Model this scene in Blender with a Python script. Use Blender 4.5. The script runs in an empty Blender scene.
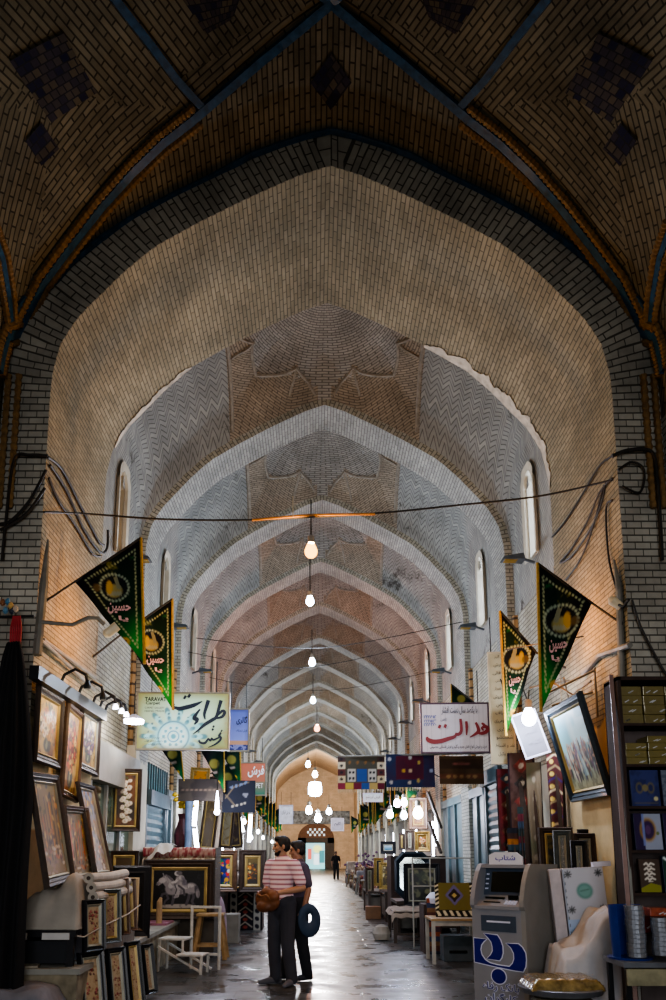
import bpy, bmesh, math, random
import numpy as np
from mathutils import Vector, Matrix
from mathutils.bvhtree import BVHTree
random.seed(7)
rng = np.random.default_rng(7)
SC = bpy.context.scene
COL = SC.collection
PI = math.pi
# ------------------------------------------------------------------ camera
F, PX, PY, TILT = 800.0, 314.0, 714.0, math.radians(10)
CAM = Vector((-.18, 0, 1.52))
cd = bpy.data.cameras.new('camera'); cam = bpy.data.objects.new('camera', cd); COL.objects.link(cam)
cd.sensor_width = 36; cd.lens = F/1000*36; cd.shift_x = (333-PX)/1000; cd.shift_y = (PY-500)/1000
cd.clip_end = 400
cam.location = CAM; cam.rotation_euler = (PI/2+TILT, 0, 0)
SC.camera = cam
SC.view_settings.view_transform = 'AgX'
SC.view_settings.look = 'AgX - Medium High Contrast'
SC.view_settings.exposure = 0.05
SC.cycles.use_denoising = True
SC.cycles.max_bounces = 5
SC.cycles.diffuse_bounces = 3
SC.cycles.glossy_bounces = 3
SC.cycles.sample_clamp_indirect = 4

def ray(px, py):
    a = (px-PX)/F; b = (PY-py)/F
    return Vector((a, math.cos(TILT)-b*math.sin(TILT), math.sin(TILT)+b*math.cos(TILT)))
def pt(px, py, y=None, x=None, z=None):
    """the place in the hall that the photograph shows at a pixel, on a plane x=, y= or z="""
    d = ray(px, py)
    t = (y-CAM.y)/d.y if y is not None else (x-CAM.x)/d.x if x is not None else (z-CAM.z)/d.z
    return CAM+d*t
def proj(p):
    d = Vector(p)-CAM
    dep = d.y*math.cos(TILT)+d.z*math.sin(TILT)
    up = d.z*math.cos(TILT)-d.y*math.sin(TILT)
    return PX+F*d.x/dep, PY-F*up/dep

# ------------------------------------------------------------------ colours and materials
def lin(c):
    if isinstance(c, str):
        c = tuple(int(c[i:i+2], 16)/255 for i in (0, 2, 4))
    return tuple(v/12.92 if v <= .04045 else ((v+.055)/1.055)**2.4 for v in c)
def L4(c): return (*lin(c), 1)
def nt_new(name):
    m = bpy.data.materials.new(name); m.use_nodes = True
    nt = m.node_tree
    return m, nt, nt.nodes['Principled BSDF']
def link(nt, a, b): nt.links.new(a, b)
def node(nt, t, **kw):
    n = nt.nodes.new(t)
    for k, v in kw.items():
        if k.startswith('in_'): n.inputs[k[3:].replace('_', ' ')].default_value = v
        else: setattr(n, k, v)
    return n
def mat(name, c, rough=.6, metal=0, var=.25, vs=6, bump=0, spec=.4, emit=0, ecol=None, coat=0):
    m, nt, b = nt_new(name)
    tc = node(nt, 'ShaderNodeTexCoord')
    nz = node(nt, 'ShaderNodeTexNoise'); nz.inputs['Scale'].default_value = vs; nz.inputs['Detail'].default_value = 5
    link(nt, tc.outputs['Object'], nz.inputs['Vector'])
    rp = node(nt, 'ShaderNodeValToRGB')
    cl = lin(c)
    rp.color_ramp.elements[0].position = .3; rp.color_ramp.elements[1].position = .7
    rp.color_ramp.elements[0].color = (*[v*(1-var) for v in cl], 1); rp.color_ramp.elements[1].color = (*[min(1, v*(1+var*.6)) for v in cl], 1)
    link(nt, nz.outputs['Fac'], rp.inputs['Fac']); link(nt, rp.outputs['Color'], b.inputs['Base Color'])
    b.inputs['Roughness'].default_value = rough; b.inputs['Metallic'].default_value = metal
    b.inputs['Specular IOR Level'].default_value = spec
    if coat: b.inputs['Coat Weight'].default_value = coat
    if bump:
        bp = node(nt, 'ShaderNodeBump'); bp.inputs['Strength'].default_value = bump; bp.inputs['Distance'].default_value = .02
        link(nt, nz.outputs['Fac'], bp.inputs['Height']); link(nt, bp.outputs['Normal'], b.inputs['Normal'])
    if emit:
        b.inputs['Emission Color'].default_value = L4(ecol or c); b.inputs['Emission Strength'].default_value = emit
    return m
def paint_mat(name, rough=.6, emit=0, coat=0, spec=.3):
    m, nt, b = nt_new(name)
    a = node(nt, 'ShaderNodeVertexColor'); a.layer_name = 'Col'
    link(nt, a.outputs['Color'], b.inputs['Base Color'])
    b.inputs['Roughness'].default_value = rough; b.inputs['Specular IOR Level'].default_value = spec
    if coat: b.inputs['Coat Weight'].default_value = coat; b.inputs['Coat Roughness'].default_value = .12
    if emit:
        link(nt, a.outputs['Color'], b.inputs['Emission Color']); b.inputs['Emission Strength'].default_value = emit
    return m
def brick_mat(name, c1, c2, mortar, bw=.24, bh=.066, ms=.009, chevron=0, bump=.5, rough=.85, plaster=None, pz=3.1, dirt=.45, stain=None):
    m, nt, b = nt_new(name)
    uv = node(nt, 'ShaderNodeUVMap')
    vec = uv.outputs['UV']
    if chevron:
        sp = node(nt, 'ShaderNodeSeparateXYZ'); link(nt, vec, sp.inputs[0])
        pp = node(nt, 'ShaderNodeMath', operation='PINGPONG'); pp.inputs[1].default_value = chevron
        link(nt, sp.outputs[0], pp.inputs[0])
        ad = node(nt, 'ShaderNodeMath', operation='ADD'); link(nt, pp.outputs[0], ad.inputs[0]); link(nt, sp.outputs[1], ad.inputs[1])
        cb = node(nt, 'ShaderNodeCombineXYZ'); link(nt, sp.outputs[0], cb.inputs[0]); link(nt, ad.outputs[0], cb.inputs[1])
        vec = cb.outputs[0]
    br = node(nt, 'ShaderNodeTexBrick')
    br.inputs['Scale'].default_value = 1; br.offset = 0 if chevron else .5; br.inputs['Brick Width'].default_value = bw; br.inputs['Row Height'].default_value = bh
    br.inputs['Mortar Size'].default_value = ms; br.inputs['Mortar Smooth'].default_value = .25; br.inputs['Bias'].default_value = 0
    br.inputs['Color1'].default_value = L4(c1); br.inputs['Color2'].default_value = L4(c2); br.inputs['Mortar'].default_value = L4(mortar)
    link(nt, vec, br.inputs['Vector'])
    geo = node(nt, 'ShaderNodeNewGeometry')
    nz = node(nt, 'ShaderNodeTexNoise'); nz.inputs['Scale'].default_value = 1.3; nz.inputs['Detail'].default_value = 8; nz.inputs['Roughness'].default_value = .65
    link(nt, geo.outputs['Position'], nz.inputs['Vector'])
    mr = node(nt, 'ShaderNodeMapRange'); mr.inputs['From Min'].default_value = .32; mr.inputs['From Max'].default_value = .68
    mr.inputs['To Min'].default_value = 1-dirt; mr.inputs['To Max'].default_value = 1.12
    link(nt, nz.outputs['Fac'], mr.inputs['Value'])
    mx = node(nt, 'ShaderNodeMix', data_type='RGBA', blend_type='MULTIPLY'); mx.inputs['Factor'].default_value = 1
    link(nt, br.outputs['Color'], mx.inputs[6]); link(nt, mr.outputs['Result'], mx.inputs[7])
    out = mx.outputs[2]; height = br.outputs['Fac']
    if stain:
        n3 = node(nt, 'ShaderNodeTexNoise'); n3.inputs['Scale'].default_value = .9; n3.inputs['Detail'].default_value = 10; n3.inputs['Roughness'].default_value = .75
        link(nt, geo.outputs['Position'], n3.inputs['Vector'])
        r3 = node(nt, 'ShaderNodeMapRange'); r3.inputs['From Min'].default_value = .6; r3.inputs['From Max'].default_value = .66
        link(nt, n3.outputs['Fac'], r3.inputs['Value'])
        m3 = node(nt, 'ShaderNodeMix', data_type='RGBA'); link(nt, r3.outputs['Result'], m3.inputs['Factor'])
        link(nt, out, m3.inputs[6]); m3.inputs[7].default_value = L4(stain); out = m3.outputs[2]
    if plaster:
        sz = node(nt, 'ShaderNodeSeparateXYZ'); link(nt, geo.outputs['Position'], sz.inputs[0])
        n2 = node(nt, 'ShaderNodeTexNoise'); n2.inputs['Scale'].default_value = 2.2; n2.inputs['Detail'].default_value = 4
        link(nt, geo.outputs['Position'], n2.inputs['Vector'])
        ma = node(nt, 'ShaderNodeMath', operation='MULTIPLY_ADD'); ma.inputs[1].default_value = .9; link(nt, n2.outputs['Fac'], ma.inputs[0]); link(nt, sz.outputs[2], ma.inputs[2])
        r2 = node(nt, 'ShaderNodeMapRange'); r2.inputs['From Min'].default_value = pz+.42; r2.inputs['From Max'].default_value = pz+.48
        link(nt, ma.outputs[0], r2.inputs['Value'])
        pc = node(nt, 'ShaderNodeMix', data_type='RGBA', blend_type='MULTIPLY'); pc.inputs['Factor'].default_value = 1
        pc.inputs[6].default_value = L4(plaster); link(nt, mr.outputs['Result'], pc.inputs[7])
        m2 = node(nt, 'ShaderNodeMix', data_type='RGBA'); link(nt, r2.outputs['Result'], m2.inputs['Factor'])
        link(nt, pc.outputs[2], m2.inputs[6]); link(nt, out, m2.inputs[7]); out = m2.outputs[2]
        hm = node(nt, 'ShaderNodeMath', operation='MULTIPLY'); link(nt, height, hm.inputs[0]); link(nt, r2.outputs['Result'], hm.inputs[1]); height = hm.outputs[0]
    link(nt, out, b.inputs['Base Color'])
    b.inputs['Roughness'].default_value = rough; b.inputs['Specular IOR Level'].default_value = .2
    bp = node(nt, 'ShaderNodeBump', invert=True); bp.inputs['Strength'].default_value = bump; bp.inputs['Distance'].default_value = .015
    link(nt, height, bp.inputs['Height']); link(nt, bp.outputs['Normal'], b.inputs['Normal'])
    return m

# ------------------------------------------------------------------ mesh building
class MB:
    """collects shapes; build() links them as one mesh object"""
    def __init__(s): s.v = []; s.f = []; s.uv = {}; s.mi = {}
    def add(s, vs, fs, uvs=None, mi=0):
        o = len(s.v); s.v += [tuple(v) for v in vs]
        for k, f in enumerate(fs):
            if uvs is not None: s.uv[len(s.f)] = uvs[k]
            if mi: s.mi[len(s.f)] = mi
            s.f.append(tuple(i+o for i in f))
        return s
    def box(s, lo, hi, M=None, bev=0, mi=0):
        x0, y0, z0 = lo; x1, y1, z1 = hi
        if bev:
            bm = bmesh.new(); bmesh.ops.create_cube(bm, size=1)
            for v in bm.verts: v.co = Vector(((x0+x1)/2+v.co.x*(x1-x0), (y0+y1)/2+v.co.y*(y1-y0), (z0+z1)/2+v.co.z*(z1-z0)))
            bmesh.ops.bevel(bm, geom=bm.edges[:], offset=bev, segments=2, affect='EDGES', profile=.5)
            bm.verts.index_update()
            vs = [v.co.copy() for v in bm.verts]; fs = [[v.index for v in f.verts] for f in bm.faces]; bm.free()
        else:
            vs = [Vector(p) for p in ((x0,y0,z0),(x1,y0,z0),(x1,y1,z0),(x0,y1,z0),(x0,y0,z1),(x1,y0,z1),(x1,y1,z1),(x0,y1,z1))]
            fs = [(0,3,2,1),(4,5,6,7),(0,1,5,4),(1,2,6,5),(2,3,7,6),(3,0,4,7)]
        if M is not None: vs = [M@v for v in vs]
        return s.add(vs, fs, mi=mi)
    def tube(s, pts, r, n=8, cap=True, closed=False, mi=0):
        """round bar through pts; r a number or one radius per point"""
        pts = [Vector(p) for p in pts]; k = len(pts)
        rs = [r]*k if not hasattr(r, '__len__') else r
        up = None; vs = []
        for i, p in enumerate(pts):
            a = pts[(i-1) % k] if (closed or i > 0) else p; c = pts[(i+1) % k] if (closed or i < k-1) else p
            t = (c-a).normalized() if (c-a).length > 1e-9 else Vector((0,0,1))
            if up is None: up = t.orthogonal().normalized()
            up = (up-t*up.dot(t)); up = up.normalized() if up.length > 1e-6 else t.orthogonal().normalized()
            w = t.cross(up)
            for j in range(n):
                an = 2*PI*j/n
                vs.append(p+(up*math.cos(an)+w*math.sin(an))*rs[i])
        fs = []
        for i in range(k if closed else k-1):
            for j in range(n):
                i2 = (i+1) % k
                fs.append((i*n+j, i*n+(j+1) % n, i2*n+(j+1) % n, i2*n+j))
        if cap and not closed:
            fs.append(tuple(range(n-1, -1, -1))); fs.append(tuple((k-1)*n+j for j in range(n)))
        return s.add(vs, fs, mi=mi)
    def bar(s, a, b, w, h=None, up=(0,0,1), mi=0):
        """square bar from a to b"""
        a = Vector(a); b = Vector(b); t = (b-a).normalized(); h = h or w
        u = Vector(up); u = u-t*u.dot(t)
        if u.length < 1e-4: u = t.orthogonal()
        u.normalize(); q = t.cross(u)
        vs = [p+q*(sx*w/2)+u*(sz*h/2) for p in (a, b) for sx, sz in ((-1,-1),(1,-1),(1,1),(-1,1))]
        return s.add(vs, [(0,1,2,3),(7,6,5,4),(0,4,5,1),(1,5,6,2),(2,6,7,3),(3,7,4,0)], mi=mi)
    def lathe(s, prof, n=20, M=None, mi=0):
        vs = []; fs = []
        for r, z in prof:
            for j in range(n):
                a = 2*PI*j/n; vs.append(Vector((r*math.cos(a), r*math.sin(a), z)))
        for i in range(len(prof)-1):
            for j in range(n): fs.append((i*n+j, i*n+(j+1) % n, (i+1)*n+(j+1) % n, (i+1)*n+j))
        fs.append(tuple(range(n-1, -1, -1))); fs.append(tuple((len(prof)-1)*n+j for j in range(n)))
        if M is not None: vs = [M@v for v in vs]
        return s.add(vs, fs, mi=mi)
    def poly(s, pts, mi=0): return s.add(pts, [tuple(range(len(pts)))], mi=mi)
    def grid(s, fn, nu, nv, uvfn=None, mi=0):
        vs = [fn(i/nu, j/nv) for j in range(nv+1) for i in range(nu+1)]
        fs = []; uvs = []
        for j in range(nv):
            for i in range(nu):
                fs.append((j*(nu+1)+i, j*(nu+1)+i+1, (j+1)*(nu+1)+i+1, (j+1)*(nu+1)+i))
                if uvfn: uvs.append([uvfn(i/nu, j/nv), uvfn((i+1)/nu, j/nv), uvfn((i+1)/nu, (j+1)/nv), uvfn(i/nu, (j+1)/nv)])
        return s.add(vs, fs, uvs if uvfn else None, mi=mi)
    def mesh(s, name, mats, smooth=False):
        me = bpy.data.meshes.new(name); me.from_pydata(s.v, [], s.f)
        for m in (mats if isinstance(mats, (list, tuple)) else [mats]): me.materials.append(m)
        if s.uv:
            ul = me.uv_layers.new(name='UVMap')
            for p in me.polygons:
                if p.index in s.uv:
                    for k, li in enumerate(p.loop_indices): ul.data[li].uv = s.uv[p.index][k]
        if s.mi:
            for i, k in s.mi.items(): me.polygons[i].material_index = k
        if smooth:
            me.polygons.foreach_set('use_smooth', [True]*len(me.polygons))
        me.update()
        return me
    def build(s, name, mats, parent=None, M=None, smooth=False):
        me = s.mesh(name, mats, smooth)
        o = bpy.data.objects.new(name, me); COL.objects.link(o)
        if parent is not None: o.parent = parent
        if M is not None: o.matrix_local = M
        return o
def tag(o, label=None, cat=None, group=None, kind=None):
    if label: o['label'] = label
    if cat: o['category'] = cat
    if group: o['group'] = group
    if kind: o['kind'] = kind
    return o
def empty(name, label, cat, M=None, group=None):
    o = bpy.data.objects.new(name, None); COL.objects.link(o); o.empty_display_size = .1
    if M is not None: o.matrix_world = M if isinstance(M, Matrix) else Matrix.Translation(Vector(M))
    return tag(o, label, cat, group)
def struct(o): o['kind'] = 'structure'; return o
def copy_tree(o, parent=None):
    c = o.copy(); COL.objects.link(c)
    if parent is not None: c.parent = parent
    for ch in list(o.children): copy_tree(ch, c)
    return c
def T(x, y, z): return Matrix.Translation((x, y, z))
def RZ(a): return Matrix.Rotation(math.radians(a), 4, 'Z')
def RX(a): return Matrix.Rotation(math.radians(a), 4, 'X')
def RY(a): return Matrix.Rotation(math.radians(a), 4, 'Y')
def frame_of(origin, u, v):
    """matrix whose x axis runs along u, z axis along v, and whose -y axis faces out"""
    u = Vector(u).normalized(); v = Vector(v); v = (v-u*v.dot(u)).normalized(); n = v.cross(u)
    M = Matrix.Identity(4)
    for i in range(3): M[i][0] = u[i]; M[i][1] = n[i]; M[i][2] = v[i]; M[i][3] = Vector(origin)[i]
    return M
def place(bl, br, tl, anchor, yaw, lean=0, roll=True):
    """pose and size of a flat thing seen in the photo, on a plane through anchor with the given yaw (0 faces the camera,
    90 faces right) and lean (top tipped forward, degrees). Returns matrix at its bottom centre, width, height"""
    ya = math.radians(yaw); le = math.radians(lean)
    ud = Vector((math.cos(ya), math.sin(ya), 0)); out = Vector((math.sin(ya), -math.cos(ya), 0))
    vd = Vector((0,0,1))*math.cos(le)+out*math.sin(le)
    n = ud.cross(vd)
    def hit(p):
        d = ray(*p); return CAM+d*((Vector(anchor)-CAM).dot(n)/d.dot(n))
    B, R_, Tt = hit(bl), hit(br), hit(tl)
    u = (R_-B)
    if not roll: u = ud*u.dot(ud)
    w = u.length; u.normalize()
    v = n.cross(u).normalized(); h = (Tt-B).dot(v)
    return frame_of((B+R_)/2, u, v), w, h

# ------------------------------------------------------------------ painting in colour attributes
class Paint:
    """a fine grid of colour; x runs 0..W, y runs 0..H in metres"""
    def __init__(s, W, H, nx, ny, base):
        s.W, s.H, s.nx, s.ny = W, H, nx, ny
        X, Y = np.meshgrid(np.linspace(0, W, nx), np.linspace(0, H, ny))
        s.X, s.Y = X, Y
        s.c = np.ones((ny, nx, 3))*np.array(lin(base))
    def _mix(s, m, c, a=1):
        m = np.clip(m, 0, 1)[..., None]*a; s.c = s.c*(1-m)+np.array(lin(c))*m; return s
    def px(s): return max(s.W/s.nx, s.H/s.ny)
    def rect(s, x0, y0, x1, y1, c, a=1): return s._mix(((s.X >= x0) & (s.X <= x1) & (s.Y >= y0) & (s.Y <= y1)).astype(float), c, a)
    def ell(s, x, y, rx, ry, c, a=1, rot=0, soft=.15):
        dx, dy = s.X-x, s.Y-y; ca, sa = math.cos(rot), math.sin(rot)
        d = np.hypot((dx*ca+dy*sa)/rx, (-dx*sa+dy*ca)/ry); return s._mix((1+soft-d)/(2*soft), c, a)
    def ring(s, x, y, r, w, c, a=1): return s._mix((w/2-np.abs(np.hypot(s.X-x, s.Y-y)-r))/s.px()+.5, c, a)
    def line(s, pts, w, c, a=1):
        d = np.full(s.X.shape, 1e9)
        for i, ((ax, ay), (bx, by)) in enumerate(zip(pts[:-1], pts[1:])):
            vx, vy = bx-ax, by-ay; q = vx*vx+vy*vy+1e-12
            t = np.clip(((s.X-ax)*vx+(s.Y-ay)*vy)/q, 0, 1)
            d = np.minimum(d, np.hypot(s.X-ax-t*vx, s.Y-ay-t*vy))
        return s._mix((w/2-d)/s.px()+.5, c, a)
    def poly(s, pts, c, a=1):
        ins = np.zeros(s.X.shape, bool); n = len(pts)
        for i in range(n):
            (x0, y0), (x1, y1) = pts[i], pts[(i+1) % n]
            if y0 == y1: continue
            cr = ((y0 > s.Y) != (y1 > s.Y)) & (s.X < (x1-x0)*(s.Y-y0)/(y1-y0)+x0); ins ^= cr
        return s._mix(ins.astype(float), c, a)
    def noise(s, scale, seed=0):
        r = np.random.default_rng(seed); tot = np.zeros(s.X.shape); amp = 0
        for o in range(3):
            n = 40; g = r.random((n, n)); k = (2**o)/scale
            fx, fy = (s.X*k) % (n-1), (s.Y*k) % (n-1); ix, iy = fx.astype(int), fy.astype(int); tx, ty = fx-ix, fy-iy
            tx = tx*tx*(3-2*tx); ty = ty*ty*(3-2*ty)
            v = g[iy, ix]*(1-tx)*(1-ty)+g[iy, ix+1]*tx*(1-ty)+g[iy+1, ix]*(1-tx)*ty+g[iy+1, ix+1]*tx*ty
            tot += v*.5**o; amp += .5**o
        return tot/amp
    def blotch(s, scale, c, lo=.5, hi=.6, a=1, seed=0, region=None):
        m = np.clip((s.noise(scale, seed)-lo)/(hi-lo), 0, 1)
        if region is not None: m = m*((s.X >= region[0]) & (s.X <= region[2]) & (s.Y >= region[1]) & (s.Y <= region[3]))
        return s._mix(m, c, a)
    def shade(s, k): s.c = s.c*np.array(k)[..., None] if not np.isscalar(k) else s.c*k; return s
    def mesh(s, name, m, warp=None, keep=None):
        """flat grid facing -y, bottom centre at the origin; warp(x, z) -> (x, y, z)"""
        ny, nx = s.ny, s.nx
        X = (s.X-s.W/2).ravel(); Z = s.Y.ravel()
        if warp is None: co = np.stack([X, np.zeros_like(X), Z], 1)
        else: co = np.array([warp(x, z) for x, z in zip(X, Z)])
        idx = np.arange(nx*ny).reshape(ny, nx)
        f = np.stack([idx[:-1, :-1].ravel(), idx[:-1, 1:].ravel(), idx[1:, 1:].ravel(), idx[1:, :-1].ravel()], 1)
        if keep is not None:
            kk = keep(s.X-s.W/2, s.Y); k2 = kk.ravel()[f].all(1); f = f[k2]
        me = bpy.data.meshes.new(name); me.from_pydata(co.tolist(), [], f.tolist())
        at = me.color_attributes.new('Col', 'FLOAT_COLOR', 'POINT')
        rgba = np.concatenate([np.clip(s.c.reshape(-1, 3), 0, 1), np.ones((nx*ny, 1))], 1).astype(np.float32)
        at.data.foreach_set('color', rgba.ravel())
        me.polygons.foreach_set('use_smooth', [True]*len(me.polygons))
        me.materials.append(m); me.update(); return me
    def build(s, name, m, parent=None, M=None, warp=None, keep=None):
        o = bpy.data.objects.new(name, s.mesh(name, m, warp, keep)); COL.objects.link(o)
        if parent is not None: o.parent = parent
        if M is not None: o.matrix_local = M
        return o

# ------------------------------------------------------------------ lettering
JOIN = {}  # isolated, final, initial, medial forms of the letters of the signs
for ch, code, n in (('ا',0xFE8D,2),('ب',0xFE8F,4),('ت',0xFE95,4),('ج',0xFE9D,4),('خ',0xFEA5,4),('د',0xFEA9,2),('ر',0xFEAD,2),('س',0xFEB1,4),('ش',0xFEB5,4),('ص',0xFEB9,4),
                    ('ط',0xFEC1,4),('ع',0xFEC9,4),('ف',0xFED1,4),('ق',0xFED5,4),('ل',0xFEDD,4),('م',0xFEE1,4),('ن',0xFEE5,4),('ه',0xFEE9,4),('و',0xFEED,2),('ی',0xFBFC,4),('ک',0xFB8E,4),('گ',0xFB92,4),('ي',0xFEF1,4),('ح',0xFEA1,4),('ظ',0xFEC5,4),('پ',0xFB56,4)):
    JOIN[ch] = (code, n)
def shaped(t):
    out = []
    for i, ch in enumerate(t):
        if ch not in JOIN: out.append(ch); continue
        code, n = JOIN[ch]
        pj = i > 0 and t[i-1] in JOIN and JOIN[t[i-1]][1] == 4
        nj = n == 4 and i < len(t)-1 and t[i+1] in JOIN
        k = (3 if pj and nj else 1 if pj else 2 if nj else 0)
        out.append(chr(code+k))
    return ''.join(reversed(out))
def letters(name, text, m, parent, cx, cz, width=None, height=None, y=-.006, persian=False, bold=0):
    """flat lettering in the local xz plane facing -y, centred at (cx, cz)"""
    cu = bpy.data.curves.new('lettering', 'FONT'); cu.body = shaped(text) if persian else text; cu.offset = bold; cu.resolution_u = 3
    o = bpy.data.objects.new('lettering', cu); COL.objects.link(o); bpy.context.view_layer.update()
    me = bpy.data.meshes.new_from_object(o.evaluated_get(bpy.context.evaluated_depsgraph_get()))
    bpy.data.objects.remove(o); bpy.data.curves.remove(cu)
    n = len(me.vertices); co = np.empty(n*3); me.vertices.foreach_get('co', co); co = co.reshape(-1, 3)
    lo, hi = co.min(0), co.max(0); c = (lo+hi)/2; s = hi-lo
    kx = width/s[0] if width else height/s[1]; kz = height/s[1] if height else kx
    new = np.stack([cx+(co[:, 0]-c[0])*kx, np.full(n, y), cz+(co[:, 1]-c[1])*kz], 1)
    me.vertices.foreach_set('co', new.ravel()); me.materials.clear(); me.materials.append(m); me.update()
    q = bpy.data.objects.new(name, me); COL.objects.link(q); q.parent = parent
    return q
def brush(name, strokes, m, parent, x0, z0, sx, sz, y=-.006):
    """pen strokes [(points, widths)] in 0..1 units as flat ribbons"""
    mb = MB()
    for pts, ws in strokes:
        P = [Vector((x0+p[0]*sx, 0, z0+p[1]*sz)) for p in pts]
        # smooth through the points
        Q = []; W = []
        for i in range(len(P)-1):
            a, b, c, d = P[max(i-1, 0)], P[i], P[i+1], P[min(i+2, len(P)-1)]
            for k in range(5):
                t = k/5
                Q.append(.5*((2*b)+(c-a)*t+(2*a-5*b+4*c-d)*t*t+(3*b-a-3*c+d)*t**3)); W.append(ws[i]*(1-t)+ws[i+1]*t)
        Q.append(P[-1]); W.append(ws[-1])
        L = []; R = []
        for i, q in enumerate(Q):
            t = (Q[min(i+1, len(Q)-1)]-Q[max(i-1, 0)]); t = t.normalized() if t.length > 1e-9 else Vector((1,0,0)); nn = Vector((-t.z, 0, t.x))
            L.append(q+nn*W[i]*sx/2); R.append(q-nn*W[i]*sx/2)
        vs = [Vector((v.x, y, v.z)) for v in L+R]; n = len(L)
        mb.add(vs, [(i, i+1, n+i+1, n+i) for i in range(n-1)])
        y -= .0006
    return mb.build(name, m, parent)
# ------------------------------------------------------------------ the hall: floor, arches, vaults
M_soffit = brick_mat('arch brick', '938a73', '817963', '5c5648', bw=.23, bh=.054, ms=.007, plaster='c8b48a', pz=2.9, dirt=.35)
M_soffit2 = brick_mat('rib arch brick', '9c9a90', '898780', '65635d', bw=.23, bh=.054, ms=.007, plaster='b4ae9c', pz=2.9, dirt=.3)
M_ring = brick_mat('dark pier brick', 'b8b4a8', 'a09c92', '55534d', bw=.27, bh=.075, dirt=.5)
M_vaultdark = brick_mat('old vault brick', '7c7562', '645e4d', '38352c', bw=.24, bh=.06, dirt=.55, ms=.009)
M_herring = brick_mat('herringbone brick', '9a988f', '868580', '64625d', bw=60, bh=.07, ms=.008, chevron=.11, dirt=.3, stain='4a4640')
M_squinch = brick_mat('squinch brick', 'a39480', '8f8270', '6a5f52', bw=.17, bh=.05, dirt=.3)
M_dome = brick_mat('dome brick', 'a8a196', '969086', '6b665e', bw=.17, bh=.05, dirt=.3)
M_wall = brick_mat('bay wall brick', 'aaa596', '99937f', '6a655a', plaster='b9b2a0', pz=2.6, dirt=.35)
M_edge = mat('squinch brick edge', '8f8576', .85, var=.3, vs=16)
M_plaster = mat('pale plaster', 'b8b09c', .85, var=.2, vs=3, bump=.1)
M_trimbrick = brick_mat('orange edging brick', 'a8865a', '8a6a48', '4a3b2c', bw=.3, bh=.07, dirt=.3)
M_blue = mat('blue glazed tile', '1f4664', .35, var=.45, vs=14, bump=.2)
M_orange = mat('orange moulded brick', '7a5e36', .8, var=.4, vs=18, bump=.4)
M_mosaic = brick_mat('blue mosaic', '14183a', '5c5444', '26262c', bw=.085, bh=.085, ms=.008, bump=.3)

PROF = [(2.955,0),(2.955,1.5),(2.955,3),(2.955,4.5),(2.955,5.6),(2.955,6.2),(2.95,6.5),(2.885,6.86),(2.79,7.05),(2.69,7.22),(2.49,7.45),(2.24,7.74),(1.92,8.05),(1.43,8.36),(.886,8.67),(.335,8.95),(0,9.07)]
def resample(P, n):
    P = [Vector((a, b)) for a, b in P]; L = [0]
    for a, b in zip(P[:-1], P[1:]): L.append(L[-1]+(b-a).length)
    out = []
    for i in range(n+1):
        s = L[-1]*i/n
        k = max(j for j in range(len(L)) if L[j] <= s+1e-9); k = min(k, len(P)-2)
        t = (s-L[k])/(L[k+1]-L[k]); out.append((P[k].lerp(P[k+1], t), s))
    return out
HALF = resample(PROF, 60)                       # right half, floor to crown
FULL = [(Vector((p.x, p.y)), s) for p, s in HALF]+[(Vector((-p.x, p.y)), 2*HALF[-1][1]-s) for p, s in reversed(HALF[:-1])]
def offset_curve(C, d):
    out = []
    for i, (p, s) in enumerate(C):
        a = C[max(i-1, 0)][0]; b = C[min(i+1, len(C)-1)][0]; t = (b-a).normalized()
        n = Vector((t.y, -t.x)); out.append(p+n*d)
    return out
SPRING = next(i for i, (p, s) in enumerate(HALF) if p.y > 6.2)

def arch(y0, y1, ring, name, rm=None):
    mb = MB(); k = len(FULL); off = offset_curve(FULL, ring)
    off = [Vector((max(min(q.x, 3.5), -3.5), q.y)) for q in off]
    ny = 4
    mb.grid(lambda u, v: Vector((FULL[round(u*(k-1))][0].x, y0+(y1-y0)*v, FULL[round(u*(k-1))][0].y)), k-1, ny,
            lambda u, v: (y0+(y1-y0)*v, FULL[round(u*(k-1))][1]))
    for yy, d in ((y0, 1), (y1, 0)):
        mb.grid(lambda u, v: Vector((FULL[round(u*(k-1))][0].x*(1-v)+off[round(u*(k-1))].x*v, yy, FULL[round(u*(k-1))][0].y*(1-v)+off[round(u*(k-1))].y*v)), k-1, 1,
                lambda u, v: (ring*v+.05, FULL[round(u*(k-1))][1]), mi=1)
    return struct(mb.build(name, [M_soffit, rm or M_ring], smooth=False)) if not rm else struct(mb.build(name, [M_soffit2, rm], smooth=False))
ARCHES = [(7.7, 9.95), (12.5, 13.3)]+[(16.2+3.7*k, 17.0+3.7*k) for k in range(12)]
arch(*ARCHES[0], .95, 'ceiling_arch')
a2 = arch(ARCHES[1][0], ARCHES[1][1], .13, 'ceiling_arch', M_wall)
for y0, y1 in ARCHES[2:]:
    c = a2.copy(); COL.objects.link(c); c.location.y = y0-12.5

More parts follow.
